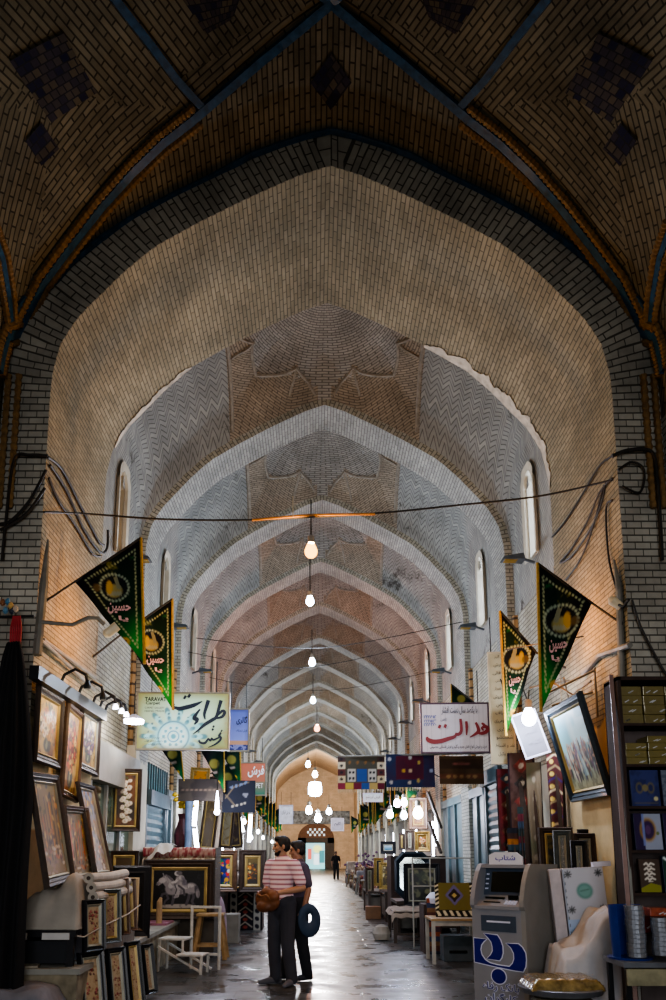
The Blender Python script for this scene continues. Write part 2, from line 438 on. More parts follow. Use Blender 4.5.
# a bay between two arches: domed brick vault with herringbone flanks, folded squinches, side walls with a tall window niche
NICHE = dict(w=.23, z0=5.85, z1=7.15, d=.5)
def bay_meshes(L, window_right=True):
    C = [(Vector((p.x+0, p.y)), s) for p, s in HALF]
    off = offset_curve(C, .12)
    up = off[SPRING-6:]; up[-1] = Vector((0, up[-1].y)); up = [p for p, s_ in resample([(p.x, p.y) for p in up], 46)]; nU = len(up)-1
    arcs = [0]
    for a, b in zip(up[:-1], up[1:]): arcs.append(arcs[-1]+(b-a).length)
    B = 1.15; NT = 36; MAXA = arcs[-1]
    full = [(Vector((p.x, p.y)), a) for p, a in zip(up, arcs)]+[(Vector((-p.x, p.y)), 2*MAXA-a) for p, a in reversed(list(zip(up[:-1], arcs[:-1])))]
    n = len(full)
    def P(i, j):
        p, a = full[i]; t = j/NT; aa = min(a, 2*MAXA-a)/MAXA
        w = min(1, aa*2.2); w = w*w*(3-2*w)
        bul = (1-(2*t-1)**2)**.75*B
        x = p.x; z = p.y+bul*w
        if abs(x) < 1.56:   # folded squinches
            rx, ry = x/1.56, (2*t-1); r = math.hypot(rx, ry); an = math.atan2(ry, rx)
            zig = abs(((an/(PI/4)) % 1)-.5)*2
            if r > .62:
                z += .26*min(1, (r-.62)/.2)*(zig-.5)*(1-max(0, (max(abs(rx), abs(ry))-.8)/.2))
        return Vector((x, L*t, z))
    groups = {'herr': MB(), 'squ': MB(), 'dome': MB()}
    w = NICHE['w']
    for i in range(n-1):
        for j in range(NT):
            q = [P(i, j), P(i+1, j), P(i+1, j+1), P(i, j+1)]; c = sum(q, Vector())/4
            # window niche opening in both flanks
            dy = abs(c.y-L/2)
            if dy < w and NICHE['z0'] < c.z < NICHE['z1']-dy*dy*3.5 and abs(c.x) > 2.2: continue
            am = [full[i][1], full[i+1][1]]
            if abs(c.x) > 1.56:
                uv = [(j/NT*L, am[0]), (j/NT*L, am[1]), ((j+1)/NT*L, am[1]), ((j+1)/NT*L, am[0])]; g = 'herr'
                uv = [(v, u) for u, v in uv]
            else:
                rx, ry = c.x/1.56, 2*c.y/L-1; r = math.hypot(rx, ry); an = math.atan2(ry, rx)
                zig = abs(((an/(PI/4)) % 1)-.5)*2
                if r < .80+.24*zig:
                    g = 'dome'; uv = []
                    for p in q:
                        ax, ay = p.x, p.y-L/2; a_ = math.atan2(ay, ax)
                        if a_-math.atan2(c.y-L/2, c.x) > PI: a_ -= 2*PI
                        if a_-math.atan2(c.y-L/2, c.x) < -PI: a_ += 2*PI
                        uv.append((a_*.9, math.hypot(ax, ay)-p.z*.8))
                else:
                    g = 'squ'; uv = []
                    for p in q:
                        a_ = math.atan2(2*p.y/L-1, p.x/1.56); rr = math.hypot(p.x/1.56, 2*p.y/L-1)
                        if a_-an > PI: a_ -= 2*PI
                        if a_-an < -PI: a_ += 2*PI
                        zv = abs(((a_/(PI/4)) % 1)-.5)*2; uv.append((a_*1.5, rr*1.3-p.z*.8+zv*.22))
            groups[g].add(q, [(0,1,2,3)], [uv])
    m = MB(); mats = [M_herring, M_squinch, M_dome, M_wall, M_trimbrick, M_plaster, M_edge]
    for mi, g in enumerate(('herr', 'squ', 'dome')):
        gg = groups[g]
        m.add(gg.v, gg.f, [gg.uv[k] for k in range(len(gg.f))], mi=mi)
    # raised brick edges along the zigzag border of the squinches and between the kites
    def surf(x, y):
        ax = abs(x); i = min(range(nU), key=lambda k: abs(up[k].x-ax)); i2 = min(i+1, nU) if up[i].x > ax else max(i-1, 0)
        f_ = 0 if abs(up[i].x-up[i2].x) < 1e-6 else (up[i].x-ax)/(up[i].x-up[i2].x)
        j = y/L*NT; j0 = int(min(NT-1, max(0, j))); fj = j-j0
        def zz(a): return P(a, j0).z*(1-fj)+P(a, j0+1).z*fj
        return Vector((x, y, zz(i)*(1-f_)+zz(i2)*f_))
    def pol(an, r_): return (1.56*r_*math.cos(an), L/2+L/2*r_*math.sin(an))
    for sx in (-1.555, 1.555): m.tube([surf(sx, .04+(L-.08)*q/20)-Vector((0,0,.01)) for q in range(21)], .035, 5, mi=6)
    for k in range(8):
        pts = []
        for q in range(9):
            an = (k+q/8)*PI/4; zig = abs(((an/(PI/4)+1e-9) % 1)-.5)*2; x, y = pol(an, .80+.24*zig)
            if abs(x) < 1.56 and .03 < y < L-.03: pts.append(surf(x, y)-Vector((0, 0, .015)))
        if len(pts) > 1: m.tube(pts, .028, 5, mi=6)
        a0 = (k+.5)*PI/4; pts = [surf(*pol(a0, .8+.05*q))-Vector((0,0,.01)) for q in range(9) if abs(pol(a0, .8+.05*q)[0]) < 1.55 and .04 < pol(a0, .8+.05*q)[1] < L-.04]
        if len(pts) > 1: m.tube(pts, .022, 5, mi=6)
    # walls below the vault
    zt = full[0][0].y; xw = full[0][0].x
    for s in (1, -1):
        def wall(y0, y1, z0, z1):
            m.add([(s*xw,y0,z0),(s*xw,y1,z0),(s*xw,y1,z1),(s*xw,y0,z1)], [(0,1,2,3)], [[(y0,z0),(y1,z0),(y1,z1),(y0,z1)]], mi=3)
        ya, yb = L/2-w, L/2+w
        wall(0, ya, 2.75, zt); wall(yb, L, 2.75, zt); wall(ya, yb, 2.75, min(NICHE['z0'], zt))
        # niche: reveal running outwards from the vault surface to the window
        out = []
        for k in range(13):
            yy = -w+2*w*k/12; out.append((L/2+yy, NICHE['z1']+.05-yy*yy*3.5))
        ring = [(ya, NICHE['z0'])]+out+[(yb, NICHE['z0'])]
        def xs(z):  # vault half width at height z near the middle of the bay
            best = xw
            for p, a in full[:nU+1]:
                aa = a/MAXA; ww = min(1, aa*2.2); ww = ww*ww*(3-2*ww)
                if p.y+B*ww <= z: best = p.x
            return best
        vi = [(s*(xs(z)-.05), y, z) for y, z in ring]; vo = [(s*(xw+NICHE['d']), y, z) for y, z in ring]
        N = len(ring)
        m.add(vi+vo, [(a, (a+1) % N, N+(a+1) % N, N+a) for a in range(N)], mi=5)
        # brick edging round the niche, thick enough to stand proud of the vault
        cen = Vector((0, L/2, (NICHE['z0']+NICHE['z1'])/2))
        def grow(y, z, g): return (y+(g if y > L/2+.01 else -g if y < L/2-.01 else 0), z+(g if z > NICHE['z0']+.02 else 0))
        r2 = [grow(y, z, .1) for y, z in ring]
        vi2 = [(s*(xs(z)-.06), y, z) for y, z in r2]
        m.add(vi+vi2, [(a, a+1, N+a+1, N+a) for a in range(N-1)], [[(0,z1),(0,z1+.1),(.1,z1+.1),(.1,z1)] for z1 in [k*.14 for k in range(N-1)]], mi=5)
        # slender brick colonnettes where the vault springs
        for yy in (.14, L-.14):
            m.tube([(s*(xw-.02), yy, 2.75), (s*(xw-.02), yy, zt)], .06, 6, mi=4)
    return m, mats
def window_meshes():
    """pointed window at the outer end of the niche: pane and lattice, facing -x, origin at the niche's sill"""
    w = NICHE['w']; z0 = 0; z1 = NICHE['z1']-NICHE['z0']
    ring = [(-w, 0)]+[(-w+2*w*k/12, z1+.05-(-w+2*w*k/12)**2*3.5) for k in range(13)]+[(w, 0)]
    pane = MB().add([(0, y, z) for y, z in ring], [tuple(range(len(ring)))])
    lat = MB()
    for k in range(-4, 5): 
        y = k*.1; zt = z1+.05-y*y*3.5; lat.bar((-.03, y, 0), (-.03, y, zt), .018)
    for k in range(1, 17):
        z = k*.1; ww = min(w, math.sqrt(max(0, (z1+.05-z)/3.5)));
        if ww > .02: lat.bar((-.03, -ww, z), (-.03, ww, z), .018)
    fr = MB(); fr.tube([(-.02, y, z) for y, z in ring], .035, 6)
    return pane, lat, fr
M_day = mat('daylit frosted glass', 'e8f0ff', .3, emit=30, ecol='cfe0ff', var=.05)
M_dusk = mat('dusty window glass', '2e3238', .6, emit=.03, ecol='8fa0b8', var=.2)
M_lattice = mat('window lattice', '3a3a3c', .6)
p_, l_, f_ = window_meshes()
XW = 3.075
bays = []
gaps = [(ARCHES[i][1], ARCHES[i+1][0]) for i in range(len(ARCHES)-1)]
m1, mats1 = bay_meshes(gaps[0][1]-gaps[0][0]); b1 = struct(m1.build('ceiling_bay_vault', mats1)); b1.location.y = gaps[0][0]
m2, mats2 = bay_meshes(2.9); b2 = m2.build('ceiling_bay_vault', mats2)
for i, (y0, y1) in enumerate(gaps[1:]):
    o = b2 if i == 0 else b2.copy()
    if i: COL.objects.link(o)
    o.location.y = y0; struct(o)
wproto = {}
for i, (y0, y1) in enumerate(gaps):
    yc = (y0+y1)/2
    for s in (1, -1):
        key = s
        if key not in wproto:
            w = bpy.data.objects.new('window_1', None); COL.objects.link(w)
            p_.build('pane', M_day if s > 0 else M_dusk, w)
            l_.build('lattice', M_lattice, w); f_.build('window_frame', M_lattice, w)
            wproto[key] = w
        else: w = copy_tree(wproto[key])
        struct(w); w.location = (s*(XW+NICHE['d']-.02), yc, NICHE['z0']); w.rotation_euler.z = 0 if s > 0 else PI
# broken plaster edge on the back rim of the first arch
def rim(z0, z1, s, w, seed, name):
    r = random.Random(seed); P = [p for p, t in resample(PROF, 240) if z0 < p.y < z1]; n = len(P); ws = [w*(.5+.6*r.random()+.5*math.sin(k*.35)**2)*math.sin(PI*min(1, (k+.5)/n*1.0))**.4 for k in range(n)]
    vs = []
    for p, ww in zip(P, ws): vs += [(s*(p.x-.012), 9.965, p.y-.008), (s*(p.x-.012), 9.95-ww, p.y-.008), (s*(p.x+.12), 9.966, p.y+.1)]
    mb = MB().add(vs, [(3*k, 3*k+3, 3*k+4, 3*k+1) for k in range(n-1)]+[(3*k, 3*k+2, 3*k+5, 3*k+3) for k in range(n-1)]); struct(mb.build(name, M_rim))
M_rim = mat('broken plaster', 'b5ad9e', .9, var=.35, vs=9, bump=.5)
rim(6.3, 8.42, 1, .16, 3, 'trim_broken_plaster'); rim(6.9, 8.1, -1, .07, 5, 'trim_broken_plaster')
# one bay has a fine lattice in front of the daylight; the far ones are the same model

# near bay vault above the camera side
HX = 3.45
NV = 90
prof_o = [(p.x, p.y) for p in offset_curve(HALF, .42)[SPRING-2:]]
prof_o[-1] = (0, prof_o[-1][1]); prof_o = [(min(HX, x*HX/prof_o[0][0]), z) for x, z in prof_o]
pr = resample(prof_o, 60); prf = [(p, s) for p, s in pr]+[(Vector((-p.x, p.y)), 2*pr[-1][1]-s) for p, s in reversed(pr[:-1])]
Y0V, Y1V = 1.0, 7.72
zs0 = prof_o[0][1]
def vault_pt(i, j):
    p, s = prf[i]; t = j/NV*(Y1V-Y0V)
    k = 1+.30*math.sin(min(t/3.6, 1.86)*PI/2)
    return Vector((p.x, Y1V-t, zs0+(p.y-zs0)*k))
nprf = len(prf)
VB = [vault_pt(i, j) for j in range(NV+1) for i in range(nprf)]
VF = [(j*nprf+i, j*nprf+i+1, (j+1)*nprf+i+1, (j+1)*nprf+i) for j in range(NV) for i in range(nprf-1)]
bvh = BVHTree.FromPolygons(VB, VF)
ribA = [(10,372),(15,345),(22,318),(40,283),(70,243),(100,205),(130,172),(160,143),(190,120),(225,90),(260,60),(300,28),(331,2),(370,-30),(430,-75)]
ribC = [(204,110),(175,78),(148,42),(115,0),(90,-40)]
archline = [(30,318),(45,292),(70,262),(100,238),(140,212),(172,195),(210,177),(250,155),(280,144),(305,136),(331,130)]
fork = [(-12,225),(0,258),(7,300),(11,345)]
def mir(P): return [(662-x, y) for x, y in P]
# which panel each vault brick lies in, from the rib lines
def inside(p, poly):
    x, y = p; r = False
    for i in range(len(poly)):
        (x0, y0), (x1, y1) = poly[i], poly[(i+1) % len(poly)]
        if (y0 > y) != (y1 > y) and x < (x1-x0)*(y-y0)/(y1-y0)+x0: r = not r
    return r
sickle = ribA[:13]+mir(ribA[:13])[::-1]+[(640,420),(331,500),(20,420)]
toptri = [(204,110),(175,78),(148,42),(115,0),(60,-90),(331,-120),(331,2),(300,28),(260,60),(225,90)]
mv = MB()
def vhit(p):
    h = bvh.ray_cast(CAM, ray(*p).normalized())
    if h[0] is None: h = bvh.find_nearest(pt(p[0], p[1], y=7.5))
    return h
def hit3(p):
    return vhit(p)[0]
def tri_basis(a, b):
    a3, b3 = hit3(a), hit3(b); e = (b3-a3).normalized(); return e
eA = tri_basis((70,243), (190,120)); eC = tri_basis((200,108), (125,12)); eV = tri_basis((30,330), (60,110))
PAN = {}
def panel_basis(key, e, at):
    if key not in PAN:
        h = vhit(at); n = h[1]; n = n if n.dot(CAM-h[0]) > 0 else -n
        e = (e-n*e.dot(n)).normalized(); PAN[key] = (e, n.cross(e).normalized())
    return PAN[key]
def fl(e): return Vector((-e.x, e.y, e.z))
for fi, f in enumerate(VF):
    q = [VB[k] for k in f]; c = sum(q, Vector())/4; x, y = proj(c)
    flip = x > 331
    if flip: x = 662-x
    m = (lambda p: (662-p[0], p[1])) if flip else (lambda p: p)
    g_ = fl if flip else (lambda e: e)
    if inside((x, y), sickle):
        uv = [(VB[k].y, prf[k % nprf][1]) for k in f]
    else:
        if inside((x, y), toptri):
            if y > 60-(x-205)*.55: e, g = panel_basis(('tA', flip), g_(eA), m((240, 40)))
            else: e, g = panel_basis(('tC', flip), g_(eC), m((160, 20)))
        elif y > 105 and x < 30+(300-y)*.12: e, g = panel_basis(('lV', flip), g_(eV), m((25, 220)))
        elif y > 100+(x-100)*.12: e, g = panel_basis(('lA', flip), g_(eA), m((100, 160)))
        else: e, g = panel_basis(('lC', flip), g_(eC), m((110, 50)))
        uv = [(p.dot(e), p.dot(g)) for p in q]
    mv.add(q, [(0,1,2,3)], [uv])
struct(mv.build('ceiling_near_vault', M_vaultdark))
# blue glazed rib bands, with moulded brick beads, laid on the vault
def band(P, w, lift, m, name, bead=None):
    P2 = []
    for a, b in zip(P[:-1], P[1:]):
        for k in range(4): P2.append((a[0]+(b[0]-a[0])*k/4, a[1]+(b[1]-a[1])*k/4))
    P2.append(P[-1])
    H = []
    for p in P2:
        h = vhit(p)
        if True:
            nn = h[1] if h[1].dot(CAM-h[0]) > 0 else -h[1]; H.append((h[0], nn))
    vs = []; mb = MB()
    for i, (p, nn) in enumerate(H):
        t = (H[min(i+1, len(H)-1)][0]-H[max(i-1, 0)][0]).normalized(); sd = t.cross(nn).normalized()
        vs += [p-sd*w/2, p-sd*w/2+nn*lift, p+sd*w/2+nn*lift, p+sd*w/2]
    mb.add(vs, [(i*4+a, i*4+a+1, i*4+a+5, i*4+a+4) for i in range(len(H)-1) for a in range(3)])
    o = struct(mb.build(name, m))
    if bead:
        mb = MB()
        for sgn in bead[1]:
            pts = []
            for i, (p, nn) in enumerate(H[bead[2]:bead[3]]):
                i += bead[2]
                t = (H[min(i+1, len(H)-1)][0]-H[max(i-1, 0)][0]).normalized(); sd = t.cross(nn).normalized()
                pts.append(p+sd*sgn*(w/2+.045)+nn*.03)
            # roped moulding: radius swells along the run
            Q = []; R_ = []
            for a, b in zip(pts[:-1], pts[1:]):
                for k in range(4): Q.append(a.lerp(b, k/4)); R_.append(bead[0]*(1.15 if len(Q) % 2 else .8))
            mb.tube(Q, R_, 6)
        struct(mb.build('trim_rope_moulding', M_orange))
    return o
for g in (lambda P: P, mir):
    band(g(ribA), .085, .05, M_blue, 'trim_rib', (.04, (1, -1), 0, 34))
    band(g(ribC), .075, .045, M_blue, 'trim_rib')
    band(g(fork), .065, .04, M_blue, 'trim_rib', (.035, (1, -1), 0, 12))
    band(g(archline), .06, .03, M_blue, 'trim_arch_band')
# mosaic diamonds of blue glazed brick
def mosaic(P):
    H = []
    for p in P:
        h = vhit(p); nn = h[1] if h[1].dot(CAM-h[0]) > 0 else -h[1]; H.append((h[0], nn))
    mb = MB(); N = 8
    a, b, c, d = [h[0] for h in H]
    e1 = (b-a).normalized(); 
    def fn(u, v):
        p = a.lerp(b, u).lerp(d.lerp(c, u), v); h = bvh.find_nearest(p); nn = h[1] if h[1].dot(CAM-h[0]) > 0 else -h[1]; return h[0]+nn*.02
    Lw, Lh = (b-a).length, (d-a).length
    mb.grid(fn, N, N, lambda u, v: (u*Lw, v*Lh))
    struct(mb.build('trim_mosaic_panel', M_mosaic))
for g in (lambda P: P, mir):
    mosaic(g([(8,60),(62,32),(96,92),(50,122)])); mosaic(g([(24,140),(40,122),(58,148),(40,165)]))
    mosaic(g([(170,-20),(245,-20),(232,18),(205,34)]))
mosaic([(310,82),(331,52),(352,82),(331,110)])
# near side walls, pier fronts below the springing are part of the arch ring
mb = MB()
for s in (1, -1):
    mb.add([(s*HX,1,0),(s*HX,7.7,0),(s*HX,7.7,zs0+.1),(s*HX,1,zs0+.1)], [(0,1,2,3)], [[(1,0),(7.7,0),(7.7,6.3),(1,6.3)]])
struct(mb.build('wall_near_bay', M_ring))
# rope mouldings running down the near piers beside the front arch
mb = MB()
for s in (1, -1):
    for dx in (.0, .12):
        Q = [(s*(3.28+dx*.9), 7.66, 5.0+.045*k) for k in range(34)]; mb.tube(Q, [.035*(1.15 if k % 2 else .8) for k in range(34)], 6)
struct(mb.build('trim_pier_rope', M_orange))
# lower walls behind the shops, floor
mb = MB()
for s in (1, -1):
    mb.add([(s*4.6,9.95,0),(s*4.6,58,0),(s*4.6,58,2.9),(s*4.6,9.95,2.9)], [(0,1,2,3)])
    mb.add([(s*4.6,9.95,2.76),(s*4.6,58,2.76),(s*3.0,58,2.76),(s*3.0,9.95,2.76)], [(0,1,2,3)])
struct(mb.build('wall_shop_back', M_plaster))
def floor_mat():
    m, nt, b = nt_new('worn stone paving')
    geo = node(nt, 'ShaderNodeNewGeometry')
    br = node(nt, 'ShaderNodeTexBrick'); br.inputs['Scale'].default_value = 1; br.inputs['Brick Width'].default_value = .7; br.inputs['Row Height'].default_value = .45
    br.inputs['Mortar Size'].default_value = .011; br.inputs['Mortar Smooth'].default_value = .3
    br.inputs['Color1'].default_value = L4('4c4b49'); br.inputs['Color2'].default_value = L4('3a3938'); br.inputs['Mortar'].default_value = L4('232221')
    link(nt, geo.outputs['Position'], br.inputs['Vector'])
    nz = node(nt, 'ShaderNodeTexNoise'); nz.inputs['Scale'].default_value = 2.5; nz.inputs['Detail'].default_value = 8
    link(nt, geo.outputs['Position'], nz.inputs['Vector'])
    mr = node(nt, 'ShaderNodeMapRange'); mr.inputs['From Min'].default_value = .3; mr.inputs['From Max'].default_value = .7; mr.inputs['To Min'].default_value = .65; mr.inputs['To Max'].default_value = 1.1
    link(nt, nz.outputs['Fac'], mr.inputs['Value'])
    mx = node(nt, 'ShaderNodeMix', data_type='RGBA', blend_type='MULTIPLY'); mx.inputs['Factor'].default_value = 1
    link(nt, br.outputs['Color'], mx.inputs[6]); link(nt, mr.outputs['Result'], mx.inputs[7]); link(nt, mx.outputs[2], b.inputs['Base Color'])
    r2 = node(nt, 'ShaderNodeMapRange'); r2.inputs['From Min'].default_value = .35; r2.inputs['From Max'].default_value = .65; r2.inputs['To Min'].default_value = .2; r2.inputs['To Max'].default_value = .5; b.inputs['Specular IOR Level'].default_value = .14
    link(nt, nz.outputs['Fac'], r2.inputs['Value']); link(nt, r2.outputs['Result'], b.inputs['Roughness'])
    bp = node(nt, 'ShaderNodeBump', invert=True); bp.inputs['Strength'].default_value = .25; bp.inputs['Distance'].default_value = .01
    link(nt, br.outputs['Fac'], bp.inputs['Height']); link(nt, bp.outputs['Normal'], b.inputs['Normal'])
    return m
M_floor = floor_mat()
mb = MB(); mb.add([(-6,-1,0),(6,-1,0),(6,110,0),(-6,110,0)], [(0,1,2,3)])
struct(mb.build('floor', M_floor))
# far crossing: a taller warm hall with the end portal
M_ochre = brick_mat('warm lit plaster', 'd0baa0', 'c8b298', 'b8a48c', bw=.5, bh=.15, dirt=.2, bump=.1)
M_tileband = mat('painted tile band', '6d7a86', .5, var=.9, vs=3.0)
M_brown = mat('brown spandrel', '6a4c38', .7)
YE = 92.0
mb = MB()
cr = [(p.x*4.4/2.955, p.y*1.28) for p, s in HALF]; cr = cr+[(-x, z) for x, z in reversed(cr[:-1])]
k = len(cr)
mb.grid(lambda u, v: Vector((cr[round(u*(k-1))][0], 57.9+(YE-57.9)*v, cr[round(u*(k-1))][1])), k-1, 6, lambda u, v: (u*30, v*34))
vs = [(x, YE, z) for x, z in cr]; mb.add(vs, [tuple(range(len(vs)))], [[(x, z) for x, y, z in vs]])
# wall above the last arch, facing on to the crossing
off = offset_curve(FULL, .1)
mb.grid(lambda u, v: Vector((off[round(u*(len(off)-1))].x*(1-v)+cr[round(u*(k-1))][0]*v, 57.85, off[round(u*(len(off)-1))].y*(1-v)+cr[round(u*(k-1))][1]*v)), k-1, 1, lambda u, v: (u*30, v*2))
struct(mb.build('wall_far_crossing', M_ochre))
def fz(py, y=YE): return pt(314, py, y=y).z
def fx(px, y=YE): return pt(px, 850, y=y).x
mb = MB(); mb.box((fx(283), YE-.2, fz(824)), (fx(350), YE-.02, fz(811))); struct(mb.build('trim_tile_band', M_tileband))
cx = fx(316)
def archpoly(x0, x1, z0, z1, y, n=14):
    c = (x0+x1)/2; r = (x1-x0)/2
    return [(x0, y, z0)]+[(c-r*math.cos(PI*k/n), y, z0+(z1-z0)*math.sin(PI*k/n)) for k in range(n+1)]+[(x1, y, z0)]
mb = MB(); mb.poly(archpoly(fx(298), fx(334), fz(838), fz(823), YE-.12)); struct(mb.build('wall_portal_spandrel', M_brown))
mb = MB()
xa, xb = fx(298), fx(334)
mb.box((xa, YE-.5, 0), (xa+.9, YE-.02, fz(838))); mb.box((xb-.7, YE-.5, 0), (xb, YE-.02, fz(838))); mb.box((xa, YE-.5, fz(843)), (xb, YE-.02, fz(838)))
mb.box((xb-1.05, YE-.3, 0), (xb-.7, YE-.05, fz(843)))
struct(mb.build('door_1', mat('dark portal wood', '3c3530', .6)))
pn = Paint(xb-1.05-xa-.9, fz(843), 26, 30, '8fc4cc')
pn.rect(0, 0, 2.6, .5, '7fd0d8').rect(.2, 1.0, .6, 2.2, 'c85a50').ell(1.3, 2.2, .5, .45, 'd8e08a').rect(1.5, .6, 2.1, 2.0, '3a7a84').rect(.9, .4, 1.5, 1.6, 'd8f0f8')
struct(pn.build('window_daylit_doorway', paint_mat('daylit street', emit=1.6), M=T((xa+.9+xb-1.05)/2, YE-.06, 0)))
mb = MB()
for i in range(8):
    for j in range(3):
        if (i+j) % 2: mb.box((cx-1.0+i*.26, YE-.2, fz(836)+j*.3), (cx-1.0+i*.26+.2, YE-.14, fz(836)+j*.3+.24))
struct(mb.build('window_portal_lattice', mat('lit lattice glass', 'bcd0d8', .4, emit=1.2)))
# ------------------------------------------------------------------ lights
wd = bpy.data.worlds.new('hall air'); SC.world = wd; wd.use_nodes = True
wd.node_tree.nodes['Background'].inputs[0].default_value = (.55, .62, .7, 1); wd.node_tree.nodes['Background'].inputs[1].default_value = .10
WARM, COLD, RED = (1, .50, .16), (.70, .84, 1), (1, .42, .25)
bulb_mats = {}
def bulb_mat(key, c, s):
    if key in bulb_mats: return bulb_mats[key]
    m, nt, b = nt_new('bulb glow '+key)
    nt.nodes.remove(b); em = node(nt, 'ShaderNodeEmission'); em.inputs[0].default_value = (*c, 1); em.inputs[1].default_value = s
    tr = node(nt, 'ShaderNodeBsdfTransparent'); ad = node(nt, 'ShaderNodeAddShader'); link(nt, em.outputs[0], ad.inputs[0]); link(nt, tr.outputs[0], ad.inputs[1])
    link(nt, ad.outputs[0], nt.nodes['Material Output'].inputs[0]); bulb_mats[key] = m; return m
def inner_lamp(p, c, power, r):
    l = bpy.data.lights.new('filament', 'POINT'); l.energy = power; l.color = c; l.shadow_soft_size = r
    o = bpy.data.objects.new('filament', l); COL.objects.link(o); o.location = p; return o
M_cable = mat('black cable', '1c1a18', .6)
M_socket = mat('lamp socket', '8a8478', .5)
def bulb_shape(r):
    return MB().lathe([(.012, r*1.9), (r*.45, r*1.5), (r*.75, r*1.0), (r, r*.35), (r*1.02, 0), (r*.9, -r*.5), (r*.55, -r*.88), (.01, -r*1.02)], 14)
def hang_bulb(p, r, key, c, s, label, top=None, group=None, power=0):
    p = Vector(p)
    if power: inner_lamp(p, (1,.56,.2) if key == 'warm' else c, power, r*.6)
    p = Vector(p); e = empty('hanging_bulb', label, 'light bulb', T(*p), group)
    bulb_shape(r).build('glass_bulb', bulb_mat(key, c, s), e, smooth=True)
    MB().lathe([(r*.55, r*1.55), (r*.55, r*2.6), (r*.3, r*2.8)], 12).build('socket', M_socket, e)
    if top: MB().tube([(0,0,r*2.7), Vector(top)-p], .008, 5).build('cord', M_cable, e)
    return e
# ------------------------------------------------------------------ pictures
M_paint = paint_mat('painted canvas', .6, coat=.04)
M_paintflat = paint_mat('woven colour', .9, spec=.1)
M_fdark = mat('dark walnut moulding', '33261d', .6, var=.4, vs=20)
M_fblack = mat('black lacquer moulding', '15151a', .35, var=.4, vs=15)
M_fgrey = mat('grey green moulding', '454a48', .4, var=.3, vs=15)
M_fgold = mat('gilt moulding', '94793e', .45, metal=.3, var=.4, vs=25)
M_fbrown = mat('brown moulding', '5a4230', .45, var=.35, vs=18)
M_lgold = mat('gold slip', 'a08a54', .45, metal=.2, var=.3)
M_lsilver = mat('silver slip', '8a8676', .5, metal=.2, var=.3)
M_lcream = mat('cream mount', 'b8a98c', .8, var=.15)
def moulding(mb, W, H, fw, prof, x0=0, z0=0):
    """mitred frame; prof = [(inset, height out of the wall)]"""
    vs = []
    for a, d in prof:
        for x, z in ((-W/2+a, a), (W/2-a, a), (W/2-a, H-a), (-W/2+a, H-a)): vs.append((x+x0, -d, z+z0))
    fs = []
    for i in range(len(prof)-1):
        for k in range(4): fs.append((i*4+k, i*4+(k+1) % 4, (i+1)*4+(k+1) % 4, (i+1)*4+k))
    mb.add(vs, fs)
def picture(label, M, W, H, fw, mf, ml, pfn, depth=.05, slip=.025, group=None, name='framed_picture', cat='picture', nx=None):
    e = empty(name, label, cat, M, group)
    d = depth
    mb = MB(); moulding(mb, W, H, fw, [(0, 0), (0, d*.55), (fw*.18, d), (fw*.5, d*.72), (fw*.62, d*.8), (fw*.8, d*.5), (fw, d*.3)])
    mb.add([(-W/2,0,0),(W/2,0,0),(W/2,0,H),(-W/2,0,H)], [(0,3,2,1)])
    mb.build('frame', mf, e)
    i = fw
    if slip:
        mb = MB(); moulding(mb, W-2*fw, H-2*fw, slip, [(0, d*.5), (slip*.3, d*.6), (slip, d*.2)], 0, fw); mb.build('gold_slip' if ml is M_lgold else 'slip', ml, e); i += slip
    w, h = W-2*i, H-2*i
    nx = nx or int(min(100, max(24, w*100))); ny = int(min(130, max(18, nx*h/w)))
    P = Paint(w, h, nx, ny, '807060'); pfn(P); g_ = P.c.mean(2, keepdims=True); P.c = np.clip(g_+(P.c-g_)*1.25, 0, 1)**1.35*.64; P.build('canvas', M_paint, e, M=T(0, -d*.22, i))
    return e
def grad(P, c0, c1):
    t = (P.Y/P.H)[..., None]; P.c = np.array(lin(c0))*(1-t)+np.array(lin(c1))*t; return P
def p_bouquet(seed, c0='8a6a30', c1='e0c890', flowers=('f4ead0','d8a050','c8604a','e8d090','f0e4e0'), leaf='5a5a2a', n=60):
    def f(P):
        r = random.Random(seed); grad(P, c0, c1); P.blotch(P.W*.35, 'f0dca0', .5, .7, .6, seed)
        P.ell(P.W*.5, P.H*.17, P.W*.2, P.H*.13, '6a6858').ell(P.W*.47, P.H*.18, P.W*.06, P.H*.09, 'a8a488')
        for k in range(n):
            a = r.random()*2*PI; q = r.random()**.6
            x = P.W*(.5+.4*q*math.cos(a)); y = P.H*(.58+.36*q*math.sin(a))
            P.ell(x, y, P.W*.07, P.W*.05, leaf, .8, r.random()*3)
        for k in range(n):
            a = r.random()*2*PI; q = r.random()**.6
            x = P.W*(.5+.38*q*math.cos(a)); y = P.H*(.58+.33*q*math.sin(a)); s = P.W*(.04+.05*r.random())
            c = r.choice(flowers); P.ell(x, y, s, s*.9, c, .95).ell(x, y, s*.4, s*.4, 'b08048', .7)
        P.blotch(P.W*.08, '3a3010', .62, .75, .5, seed+3)
    return f
